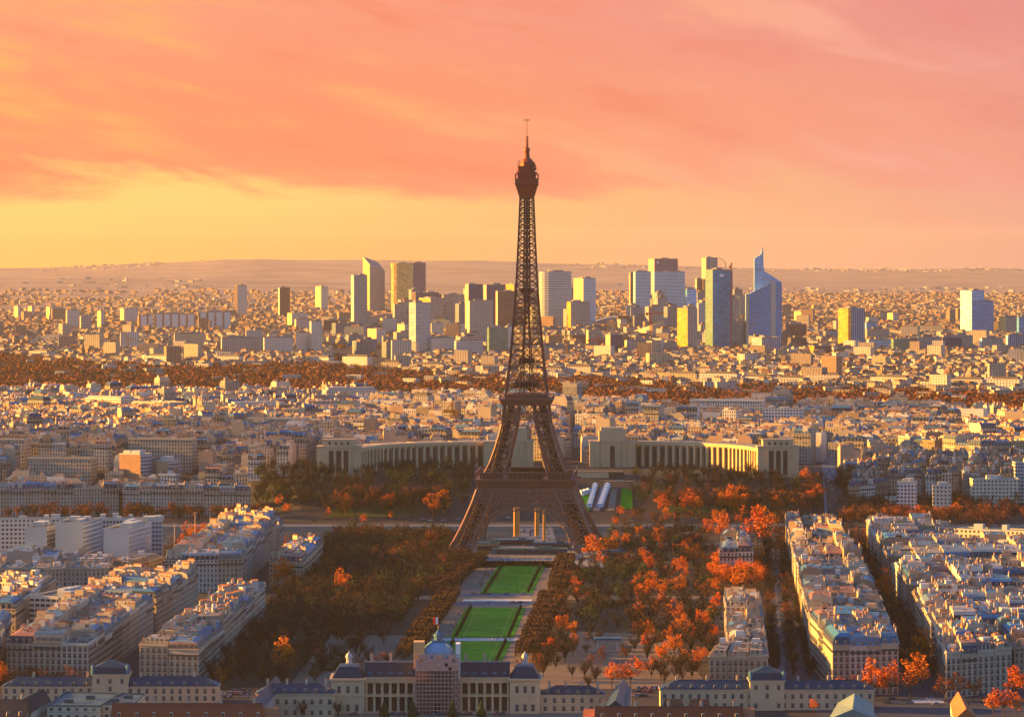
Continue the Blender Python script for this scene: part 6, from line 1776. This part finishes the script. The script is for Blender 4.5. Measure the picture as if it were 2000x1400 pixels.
# single trees that stand out
for px, py, h_, kd, wh in ((545, 1322, 80, 'orange', 'glowing red on the left parade ground'), (668, 1172, 62, 'orange', 'alone in the dark wood left of the lawns'), (540, 1152, 62, 'orange', 'broad, below the park islet house'), (568, 1152, 58, 'orange', 'beside the broad one below the islet house'), (560, 1010, 30, 'orange', 'at the head of the left river row'), (545, 992, 26, 'orange', 'nearest the left riverside corner house'),
    (1160, 1100, 62, 'orange', 'against the tower\'s right leg'), (1188, 1092, 50, 'orange', 'just right of the tower\'s right leg'), (1238, 1092, 48, 'green', 'yellowish, right of the tower leg'), (1405, 1045, 60, 'orange', 'behind the islet near the tower'), (1385, 1040, 46, 'orange', 'left of the islet behind the tower'), (1478, 1075, 90, 'orange', 'huge, left of the avenue mouth'), (1495, 1060, 86, 'orange', 'big, touching the avenue mouth'), (1515, 1095, 70, 'rusty', 'on the avenue\'s left pavement top'),
    (1195, 1345, 56, 'orange', 'left of the pair before the right barrack'), (1232, 1345, 60, 'orange', 'right of the pair before the right barrack'), (1163, 1330, 34, 'bare', 'first of two dark ones on the parade ground'), (1142, 1325, 40, 'bare', 'second of two dark ones on the parade ground'),
    (1706, 1366, 80, 'orange', 'in front of the long block, left one'), (1740, 1366, 74, 'orange', 'in front of the long block, middle one'), (1778, 1366, 92, 'orange', 'at the corner of the tree-lined street'), (1721, 1192, 80, 'orange', 'over the tree-lined street, half way'), (1744, 1232, 70, 'rusty', 'over the tree-lined street, lower half'), (1766, 1268, 72, 'rusty', 'over the tree-lined street, near its end'), (1792, 1318, 92, 'orange', 'over the tree-lined street, at its end'), (1690, 1072, 30, 'rusty', 'over the tree-lined street, far end'), (1675, 1040, 26, 'rusty', 'at the top of the tree-lined street'),
    (1985, 1374, 82, 'orange', 'at the right frame edge'), (1960, 1400, 60, 'orange', 'at the bottom right corner'), (1985, 1402, 52, 'orange', 'cut by the bottom right corner'), (1940, 1398, 46, 'orange', 'left of the bottom right corner pair'), (1872, 1372, 60, 'rusty', 'before the lower right corner block'), (1902, 1370, 56, 'rusty', 'before the corner block, right one'), (1845, 1372, 58, 'rusty', 'before the corner block, left one'), (1590, 1392, 30, 'orange', 'in front of the right barrack'),
    (1022, 1330, 50, 'rusty', 'behind the school\'s right pavilion'), (1050, 1328, 54, 'rusty', 'right of the school\'s right pavilion'), (1075, 1300, 46, 'bare', 'left edge of the parade ground'),
    (660, 1400, 34, 'bare', 'in the forecourt before the left pavilion'), (590, 1402, 36, 'bare', 'in front of the short left wing'), (722, 1040, 26, 'orange', 'on the left quay near the bridge'), (710, 1025, 22, 'orange', 'by the left quay road'), (765, 1018, 20, 'orange', 'by the left quay, near the tower'), (640, 1012, 22, 'orange', 'by the left quay, below the gardens'), (850, 1035, 24, 'orange', 'by the left quay, beside the tower leg'),
    (830, 1092, 40, 'barelit', 'pale and tangled in the dark wood'), (1150, 1345, 32, 'bare', 'behind the short right wing')):
    add_tree(kd, px, py, h_, wh, None)
# clipped rows beside the lawns
nclip = 0
for side, rows in (('left', ((846, 1166, 928, 1101), (866, 1164, 944, 1100), (784, 1298, 870, 1172), (806, 1292, 888, 1171))), ('right', ((1080, 1164, 1099, 1104), (1095, 1166, 1112, 1104), (1018, 1296, 1068, 1175), (1038, 1292, 1084, 1175)))):
    for r, (x0, y0, x1, y1) in enumerate(rows):
        d0, d1 = gp(x0, y0), gp(x1, y1); L = hypot(d1[0] - d0[0], d1[1] - d0[1]); k = int(L / 7.2)
        for i in range(k):
            f = (i + .5) / k; x, y = lerp(d0[0], d1[0], f), lerp(d0[1], d1[1], f)
            TREES.append(('clipped', x, y, rt_.uniform(7.4, 9.8), 'in the clipped rows on the lawns\' ' + side + ' side', 'clipped lime rows')); nclip += 1
# dense wood left of the lawns, right park, gardens, streets
scatter([(400, 1345), (520, 1205), (560, 1150), (650, 1140), (660, 1240), (560, 1345)], 120, {'bare': 7, 'green': 1, 'rusty': .6}, (11, 16), 'in the dark wood along the left houses', gP)
scatter([(560, 1165), (640, 1075), (870, 1085), (925, 1103), (840, 1160), (770, 1245), (650, 1250)], 330, {'bare': 8, 'green': 1.6, 'rusty': 1.2}, (11, 16), 'in the dark wood left of the lawns', gP)
scatter([(640, 1075), (870, 1085), (890, 1040), (650, 1035)], 130, {'bare': 8, 'green': 1, 'rusty': 1, 'barelit': 1}, (11, 17), 'in the dark wood between wood and quay, left', gP)
scatter([(1085, 1230), (1115, 1105), (1240, 1095), (1250, 1235)], 105, {'bare': 7, 'rusty': 1, 'green': 2, 'orange': .8}, (6, 14), 'in the park right of the lawns', gP)
scatter([(1050, 1330), (1090, 1230), (1120, 1235), (1105, 1300)], 18, {'rusty': 1, 'bare': 4, 'orange': .5}, (9, 14), 'beside the parade ground', gP)
scatter([(575, 1335), (640, 1245), (760, 1245), (770, 1335)], 34, {'bare': 6, 'rusty': 1}, (7, 12), 'on the left parade ground', gP)
scatter([(1110, 1335), (1120, 1240), (1260, 1240), (1290, 1335)], 20, {'bare': 5, 'rusty': 2, 'orange': 1}, (7, 11), 'on the right parade ground', gP)
scatter([(1240, 1260), (1235, 1110), (1380, 1090), (1405, 1160), (1392, 1280), (1340, 1340), (1262, 1335)], 170, {'orange': 4, 'rusty': 1.2, 'bare': 5, 'green': 1.2}, (7, 15), 'in the fiery grove left of the narrow island', gP)
scatter([(1185, 1085), (1195, 1030), (1380, 1030), (1400, 1090), (1260, 1100)], 100, {'bare': 6, 'rusty': 1.5, 'orange': 1.5, 'green': 1.4}, (8, 15), 'between the tower and the avenue houses', gP)
scatter([(1405, 1155), (1400, 1105), (1480, 1105), (1490, 1158)], 40, {'orange': 8, 'rusty': 2}, (12, 17), 'between the two park islands', gP)
scatter([(1384, 1361), (1500, 1361), (1500, 1355), (1384, 1355)], 8, {'rusty': 1}, (7, 9), 'at the foot of the orange-tree island', gP)
gA = 'street trees of the right-hand avenues'
for a, b, n, mx_, wh in (((1512, 1340), (1496, 1020), 60, {'bare': 6, 'rusty': 2}, 'on the avenue\'s left pavement'), ((1582, 1330), (1529, 1020), 62, {'bare': 6, 'rusty': 2}, 'on the avenue\'s right pavement'), ((1550, 1330), (1519, 1020), 40, {'bare': 6, 'rusty': 2}, 'along the avenue\'s middle strip'), ((1776, 1335), (1642, 1022), 62, {'bare': 7, 'rusty': 2}, 'on the left of the tree-lined street'), ((1826, 1330), (1682, 1022), 62, {'bare': 7, 'rusty': 2}, 'on the right of the tree-lined street'), ((1800, 1335), (1662, 1020), 52, {'bare': 7, 'rusty': 2}, 'down the middle of the tree-lined street')):
    pa, pb = gp(*a), gp(*b)
    for i in range(n):
        f = (i + rt_.uniform(.2, .8)) / n; x, y = lerp(pa[0], pb[0], f), lerp(pa[1], pb[1], f)
        k = rt_.choices(list(mx_), list(mx_.values()))[0]
        TREES.append((k, x, y, rt_.uniform(8, 13), wh, gA))
scatter([(1600, 1362), (1690, 1362), (1690, 1368), (1600, 1368)], 10, {'rusty': 2, 'orange': 1}, (9, 12), 'along the crossroads', gA)
scatter([(8, 1348), (170, 1348), (170, 1340), (8, 1340)], 12, {'rusty': 3, 'bare': 2}, (9, 12), 'between the left barrack and the houses', gA)
scatter([(-5, 1345), (25, 1345), (25, 1300), (-5, 1300)], 5, {'orange': 3}, (11, 14), 'at the left frame edge', gA)
# gardens below the palace, river trees
gT = 'trees of the palace gardens'
for (poly, n, mx_, hm, wh) in (([(560, 1000), (565, 905), (640, 928), (930, 915), (905, 990)], 170, {'bare': 9, 'green': 2}, (11, 17), 'in the dark garden left of the tower'), ([(640, 1012), (650, 985), (870, 985), (870, 1012)], 44, {'barelit': 6, 'bare': 3, 'orange': 1}, (14, 20), 'with tall pale trunks by the left quay'), ([(1240, 985), (1240, 920), (1480, 928), (1560, 945), (1560, 990)], 120, {'bare': 8, 'rusty': 2, 'green': 2}, (10, 15), 'in the dark garden right of the tower'), ([(1270, 1006), (1275, 988), (1570, 988), (1575, 1006)], 46, {'barelit': 5, 'rusty': 2, 'orange': 3}, (15, 22), 'in the fiery row below the right palace wing'), ([(1655, 1012), (1660, 990), (2010, 990), (2010, 1012)], 70, {'barelit': 4, 'rusty': 4, 'bare': 1}, (12, 17), 'along the right bank'), ([(286, 1150), (330, 1150), (462, 1044), (440, 1034), (370, 1036)], 70, {'orange': 5, 'rusty': 3, 'bare': 1}, (10, 14), 'behind the white slabs'), ([(0, 1020), (500, 1020), (540, 1006), (0, 1008)], 70, {'barelit': 3, 'rusty': 3, 'bare': 3}, (11, 15), 'along the left bank front'), ([(1650, 1030), (1650, 1013), (2010, 1013), (2010, 1030)], 120, {'barelit': 3, 'rusty': 6, 'orange': .6}, (12, 16), 'on the right bank roadside'), ([(1690, 1064), (1690, 1056), (2010, 1056), (2010, 1064)], 46, {'barelit': 3, 'rusty': 5}, (14, 17), 'on the near quay at right'), ([(1640, 1000), (1636, 930), (1662, 930), (1690, 1000)], 34, {'bare': 3, 'rusty': 4}, (11, 15), 'right of the hill avenue'), ([(500, 985), (500, 930), (560, 915), (575, 985)], 36, {'bare': 7, 'green': 1}, (11, 15), 'below the left hill houses'), ([(1190, 1035), (1190, 1010), (1500, 1010), (1500, 1030)], 40, {'rusty': 3, 'bare': 3, 'orange': 2}, (8, 13), 'on the quay right of the tower'), ([(1560, 1000), (1562, 940), (1600, 940), (1602, 1000)], 26, {'bare': 4, 'rusty': 3, 'orange': 1}, (12, 18), 'beside the hill avenue')):
    scatter(poly, n, mx_, hm, wh, gT, sep=5)
for _ in range(70):
    px, py = rt_.uniform(720, 925), rt_.uniform(848, 864); Y_ = F * 192 / (py - YH); x = xat(px, Y_)
    TREES.append(('bare', x, Y_, rt_.uniform(10, 14), 'square', gT + ' far'))
print('trees', len(TREES), 'clipped', nclip)
# nearest/largest as single trees, the others as one mass
lim = {'clipped': 295}
big = sorted([t for t in TREES if t[0] != 'clipped'], key=lambda t: -t[3] / t[2] - (1 if t[5] is None else 0))
cut = set()
single = big[:292] + [t for t in TREES if t[0] == 'clipped'][:295]
rest = big[292:] + [t for t in TREES if t[0] == 'clipped'][295:]
for kd, x, y, h, wh, grp in single:
    z = gz(x, y); lab = LBL[kd] + ' ' + wh
    root = thing('clipped_tree' if kd == 'clipped' else 'park_tree', lab, 'clipped tree' if kd == 'clipped' else 'tree', (x, y, z), grp if grp else 'single standout trees')
    if grp: root['group'] = grp + ', ' + LBL[kd].split(' ')[0]
    me = rt_.choice(CROWN[kd]); a = rt_.uniform(0, 6.28) if kd != 'clipped' else -.045
    kx = rt_.uniform(.85, 1.2) if kd != 'clipped' else .78
    inst('trunk', TRUNK, root, (0, 0, 0), a, (h * 1.0, h * 1.0, h * 1.0)); inst('crown', me, root, (0, 0, 0), a, (h * kx, h * kx, h))
def mass(name, lst, label, cat, rs, sink=0):
    by = {}
    for t in lst: by.setdefault(t[0], []).append(t)
    Qs, mats, mi, tn = [], [], [], []
    rg = np.random.default_rng(rs)
    for kd, L in by.items():
        mats.append(KIND[kd][1] if kd in KIND else FK[kd][1])
        src = KIND[kd][0] if kd in KIND else FK[kd][0]
        for (_, x, y, h, *r) in L:
            q = src[rg.integers(len(src))]; a = rg.uniform(0, 6.28); c, s = cos(a), sin(a); kx = h * rg.uniform(.85, 1.25)
            o = np.empty_like(q); o[..., 0] = (q[..., 0] * c - q[..., 1] * s) * kx + x; o[..., 1] = (q[..., 0] * s + q[..., 1] * c) * kx + y; o[..., 2] = q[..., 2] * h + gz(x, y) - sink
            Qs.append(o); mi.append(np.full(len(q), len(mats) - 1, np.int32)); tn.append(rg.uniform(0, .15, len(q)) + rg.uniform())
            if not sink:
                t_ = np.array([[[-.012, 0, 0], [.012, 0, 0], [.008, 0, .5], [-.008, 0, .5]]], np.float32) * h + np.array([x, y, gz(x, y)], np.float32); Qs.append(t_); mi.append(np.full(1, len(mats) - 1, np.int32)); tn.append(np.zeros(1))
    Q = np.concatenate(Qs); me = mesh_from_quads(name, Q, mats[0], np.concatenate(tn) % 1.0)
    for m_ in mats[1:]: me.materials.append(m_)
    me.polygons.foreach_set('material_index', np.concatenate(mi)); me.update()
    o = bpy.data.objects.new(name, me); C.objects.link(o); tag(o, label, cat, None, 'stuff'); return o
mass('distant_trees', rest, 'mixed bare and russet trees of streets, gardens and river banks', 'trees', 1)
# forest belt
def forest_crown(seed, n=84):
    rng = np.random.default_rng(seed); Q = []
    for i in range(n):
        d = rng.normal(size=3); d[2] = abs(d[2]) * .9 + .05; d /= np.linalg.norm(d); p = np.array([d[0] * .5, d[1] * .5, .35 + d[2] * .62]) * rng.uniform(.75, 1.05)
        nn = d + rng.normal(size=3) * .35; a = np.cross(nn, rng.normal(size=3)); a /= np.linalg.norm(a); b = np.cross(nn, a); b /= np.linalg.norm(b); s = .095 * rng.uniform(.6, 1.2)
        Q.append([p - a * s, p - b * s, p + a * s, p + b * s])
    return np.array(Q, np.float32)
FSRC = [forest_crown(s) for s in (30, 31, 32)]
FORA = leafmat('forest_rust', [(0, (.15, .046, .014)), (.3, (.18, .055, .014)), (.6, (.12, .040, .015)), (.8, (.16, .048, .014)), (1, (.15, .046, .014))])
FDRK = leafmat('forest_dark', [(0, (.055, .036, .022)), (.4, (.08, .045, .022)), (.7, (.05, .042, .02)), (1, (.055, .036, .022))])
FK = {'frust': (FSRC, FORA), 'fdark': (FSRC, FDRK)}
L = []; rf = random.Random(8)
Yf = 4250.0
while Yf < 7100:
    x = -Yf * .145
    while x < Yf * .145:
        xx, yy = x + rf.uniform(-4, 4), Yf + rf.uniform(-7, 7); px, py = topx(xx, yy, 33)
        x += 9.5
        pt = YH + F * (H - 46) / yy
        if pl(FOREST_TOP, px) - 1 < pt < pl(FOREST_BOT, px) + 3 + rf.uniform(-3, 3):
            if vnoise(xx / 90, 8) * vnoise(yy / 130, 9) > .62 and rf.random() < .7: continue
            dk = vnoise(xx / 210 + yy / 300, 3) * .6 + vnoise(yy / 160 - xx / 500, 4) * .6
            L.append(('fdark' if dk + rf.uniform(-.2, .2) > .62 else 'frust', xx, yy, rf.uniform(8, 20)))
    Yf += 14
# clumps among the suburbs
for _ in range(1500):
    yy = rf.uniform(5600, 9500); xx = rf.uniform(-.14, .14) * yy
    if YH + F * (H - 46) / yy > pl(FOREST_TOP, topx(xx, yy, 33)[0]): continue
    if vnoise(xx / 190, 18) * vnoise(yy / 260, 19) > .3: L.append((rf.choice(('frust', 'fdark')), xx, yy, rf.uniform(9, 16)))
print('forest', len(L))
mass('far_forest', L, 'russet and dark brown forest belt stretching across behind the city roofs', 'forest', 2, 1.0)
# cone shrubs along the lawns
def cone_mesh():
    mb = MB(); mb.lathe(0, 0, [(.0, 0), (.55, .12), (.62, .35), (.4, .9), (.18, 1.5), (0, 1.9)], 9); return mb.mesh('cone_shrub', [plain('topiary_leaves', (.020, .034, .012), .9, nscale=3, namt=.6)])
CONE = cone_mesh()
for q, w_ in zip(LAWNS, ('farthest', 'middle', 'nearest')):
    a, b, c_, d = (gp(*p) for p in q); n = int(hypot(d[0] - a[0], d[1] - a[1]) / 9)
    for sd, (p, r) in enumerate(((a, d), (b, c_))):
        for i in range(n):
            f = (i + .5) / n; ins = 3.2 * (1 if sd == 0 else -1)
            tag(inst('cone_shrub', CONE, None, (lerp(p[0], r[0], f) + ins, lerp(p[1], r[1], f), .12), 0, (1.7, 1.7, 1.7)), 'dark clipped cone shrub on the ' + w_ + ' lawn\'s ' + ('left' if sd == 0 else 'right') + ' border', 'shrub', 'cone shrubs along the lawns, ' + w_ + (' left' if sd == 0 else ' right'))
for i, px in enumerate((750, 806, 884, 940)):
    x, y = gp(px, 1401); tag(inst('cone_shrub', CONE, None, (x, y, .06), 0, (4.2, 4.2, 4.6)), 'big dark cone yew in the school forecourt, ' + ordw(i) + ' from left', 'shrub')

# ------------------------------------------------------------------ cars and people
CARM = [tinted('car_paint', [(0, (.02, .02, .025)), (.3, (.25, .26, .28)), (.5, (.55, .55, .55)), (.7, (.05, .08, .16)), (.85, (.35, .03, .03))], .3, namt=.02, spec=.6), M['glass'], plain('tyre', (.02, .02, .02), .9)]
def car_mesh(t):
    mb = MB()
    b = [(-.85, -2.1), (.85, -2.1), (.85, 2.1), (-.85, 2.1)]
    mb.hexa(z3(b, .3), z3([(x * .98, y * .99) for x, y in b], .85), 0, t)
    mb.hexa(z3([(-.8, -1.5), (.8, -1.5), (.8, .9), (-.8, .9)], .86), z3([(-.62, -1.1), (.62, -1.1), (.62, .4), (-.62, .4)], 1.45), 1, t, top=0)
    for sx in (-1, 1):
        for y in (-1.3, 1.3): mb.hexa([(sx * .72, y + .32 * cos(a), .32 + .32 * sin(a)) for a in [2 * pi * k / 8 for k in range(8)]], [(sx * .9, y + .32 * cos(a), .32 + .32 * sin(a)) for a in [2 * pi * k / 8 for k in range(8)]], 2)
    return mb.mesh('car', CARM)
CARS = [car_mesh(t) for t in (.1, .35, .55, .75, .9)]; CN = ('black', 'silver', 'white', 'dark blue', 'red')
ncar = 0
def car(px, py, rz, wh, k=None):
    global ncar
    ncar += 1
    k = rt_.randrange(5) if k is None else k; x, y = gp(px, py); z = .15
    if y > 3058:
        lo, hi = 3058.0, 3700.0
        for _ in range(30):
            m_ = (lo + hi) / 2
            if topx(xat(px, m_), m_, gz(xat(px, m_), m_))[1] > py: lo = m_
            else: hi = m_
        x, y = xat(px, lo), lo; z = gz(x, y) + .4
    tag(inst('parked_car' if 'parked' in wh else 'car', CARS[k], None, (x, y, z), rz), CN[k] + ' car ' + wh, 'car', 'cars ' + wh + ', ' + CN[k])
for _ in range(64):
    f = rt_.random(); a = rt_.choice((.34, .46, .58, .7)); px = lerp(lerp(1500, 1600, a), lerp(1503, 1537, a), f ** .8); py = lerp(1335, 1030, f ** .8); car(px, py, -.02, 'on the wide right-hand avenue')
for _ in range(30): f = rt_.random(); car(lerp(rt_.uniform(1785, 1815), 1660, f), lerp(1345, 1030, f), -.05, 'on the tree-lined street')
for _ in range(26): f = rt_.random(); car(lerp(1628, 1611, f) + rt_.uniform(-9, 9), lerp(1000, 895, f), 0, 'on the hill avenue beyond the river')
for _ in range(34): car(rt_.uniform(560, 1600), rt_.choice((1012.5, 1015, 1018)) , pi / 2, 'on the quay road')
for _ in range(18): car(rt_.uniform(430, 490), rt_.choice((1350, 1356, 1362)), rt_.choice((.1, pi / 2)), 'parked beside the left barrack')
for _ in range(18): car(rt_.uniform(1240, 1288), rt_.choice((1345, 1352, 1360)), rt_.choice((.1, pi / 2)), 'parked beside the right barrack')
for _ in range(14): car(rt_.uniform(690, 1000), 1396, pi / 2, 'parked before the domed school')
for _ in range(12): car(rt_.uniform(1640, 1990), rt_.uniform(1358, 1380), pi / 2, 'on the lower right crossroads')
for _ in range(8): car(rt_.uniform(905, 1035), rt_.choice((1161, 1178)), pi / 2, 'on the road across the lawns')
# bridge under the arch
mb = MB(); a, b, c_, d = gp(1000, 1064), gp(1094, 1064), gp(1078, 1022), gp(1016, 1022)
mb.prism([(xat(1004, 2868), 2868), (xat(1090, 2868), 2868), (xat(1078, 3065), 3065), (xat(1016, 3065), 3065)], -1.6, .12); root = tag(mb.build('stone_bridge', LIGHTROAD, None, (xat(1045, 2960), 2960, 0)), 'grey road bridge over the river, seen through the tower arch', 'bridge')
for _ in range(44):
    y = rt_.uniform(2860, 3062); px = rt_.choice((1016, 1024, 1038, 1070, 1080)) + rt_.uniform(-3, 3); k = rt_.randrange(5); x = xat(px, y)
    ncar += 1; tag(inst('car', CARS[k], None, (x, y, .2), 0.03), CN[k] + ' car on the bridge under the tower arch', 'car', 'cars on the bridge, ' + CN[k])
print('cars', ncar)
def person_mesh():
    me = bpy.data.meshes.new('person'); V = [(0, 0, .95), (0, 0, 1.2), (0, 0, 1.42), (0, 0, 1.52), (0, -.01, 1.66), (-.1, 0, .9), (-.12, -.08, .48), (-.12, .04, .06), (.1, 0, .9), (.12, .1, .48), (.12, .2, .06), (-.22, 0, 1.38), (-.28, .06, 1.1), (-.26, -.05, .85), (.22, 0, 1.38), (.28, -.06, 1.1), (.26, .06, .85)]
    E = [(0, 1), (1, 2), (2, 3), (3, 4), (0, 5), (5, 6), (6, 7), (0, 8), (8, 9), (9, 10), (2, 11), (11, 12), (12, 13), (2, 14), (14, 15), (15, 16)]
    R = [.15, .15, .15, .07, .115, .1, .075, .05, .1, .075, .05, .075, .055, .045, .075, .055, .045]
    me.from_pydata(V, E, []); o = bpy.data.objects.new('person_seed', me); C.objects.link(o)
    sk = o.modifiers.new('skin', 'SKIN')
    for v_, r in zip(me.skin_vertices[0].data, R): v_.radius = (r, r)
    me.skin_vertices[0].data[0].use_root = True
    o.modifiers.new('sub', 'SUBSURF').levels = 1
    dg = bpy.context.evaluated_depsgraph_get(); m2 = bpy.data.meshes.new_from_object(o.evaluated_get(dg)); bpy.data.objects.remove(o); return m2
PM = []
for cl in ((.03, .03, .035), (.10, .05, .04), (.05, .07, .12), (.35, .32, .3)):
    me = person_mesh(); me.materials.clear(); me.materials.append(plain('clothes', cl, .9)); me.name = 'person'; PM.append(me)
PC = ('black', 'brown', 'navy', 'pale')
def people(n, poly, wh):
    xs = [p[0] for p in poly]; ys = [p[1] for p in poly]; k = 0
    while k < n:
        px, py = rt_.uniform(min(xs), max(xs)), rt_.uniform(min(ys), max(ys))
        if not inpoly((px, py), poly): continue
        i = rt_.choices(range(4), (5, 2, 2, 1))[0]; x, y = gp(px, py); k += 1
        tag(inst('person', PM[i], None, (x, y, .12), rt_.uniform(0, 6)), 'person in ' + PC[i] + ' clothes walking ' + wh, 'person', 'people ' + wh + ', ' + PC[i])
people(60, [(928, 1150), (955, 1100), (975, 1100), (938, 1150)], 'on the gravel walk left of the far lawn')
people(90, [(940, 1103), (1100, 1103), (1090, 1086), (945, 1086)], 'on the forecourt at the tower\'s foot')
people(24, [(865, 1245), (905, 1186), (915, 1186), (880, 1245)], 'on the gravel walk left of the middle lawn')
people(14, [(880, 1250.5), (1005, 1250.5), (1005, 1246.5), (880, 1246.5)], 'on the white cross path')
people(16, [(950, 1150), (1030, 1150), (1050, 1110), (985, 1110)], 'on the far lawn')
people(10, [(1110, 1320), (1120, 1260), (1250, 1270), (1260, 1320)], 'across the right parade ground')
# two mast lights by the left river trees
for px, yt, yb in ((381, 1003, 1052), (341, 1024, 1070)):
    x, y = gp(px, yb); hh = (yb - yt) * y / F; root = thing('floodlight_mast', 'tall floodlight mast ' + ('nearer the corner houses' if px > 360 else 'nearer the white slabs') + ', among orange river trees', 'lamp mast', (x, y, 0))
    mb = MB(); mb.cyl(x, y, 0, hh, .35, .2, 8); part(mb, 'pole', CR['orange'] if 0 else plain('mast_paint', (.5, .36, .26), .6), root)
    mb = MB(); mb.box(x, y, hh, 3.2, .8, 1.2); part(mb, 'lamp_bank', plain('lamp_bank_paint', (.4, .3, .2), .6), root)
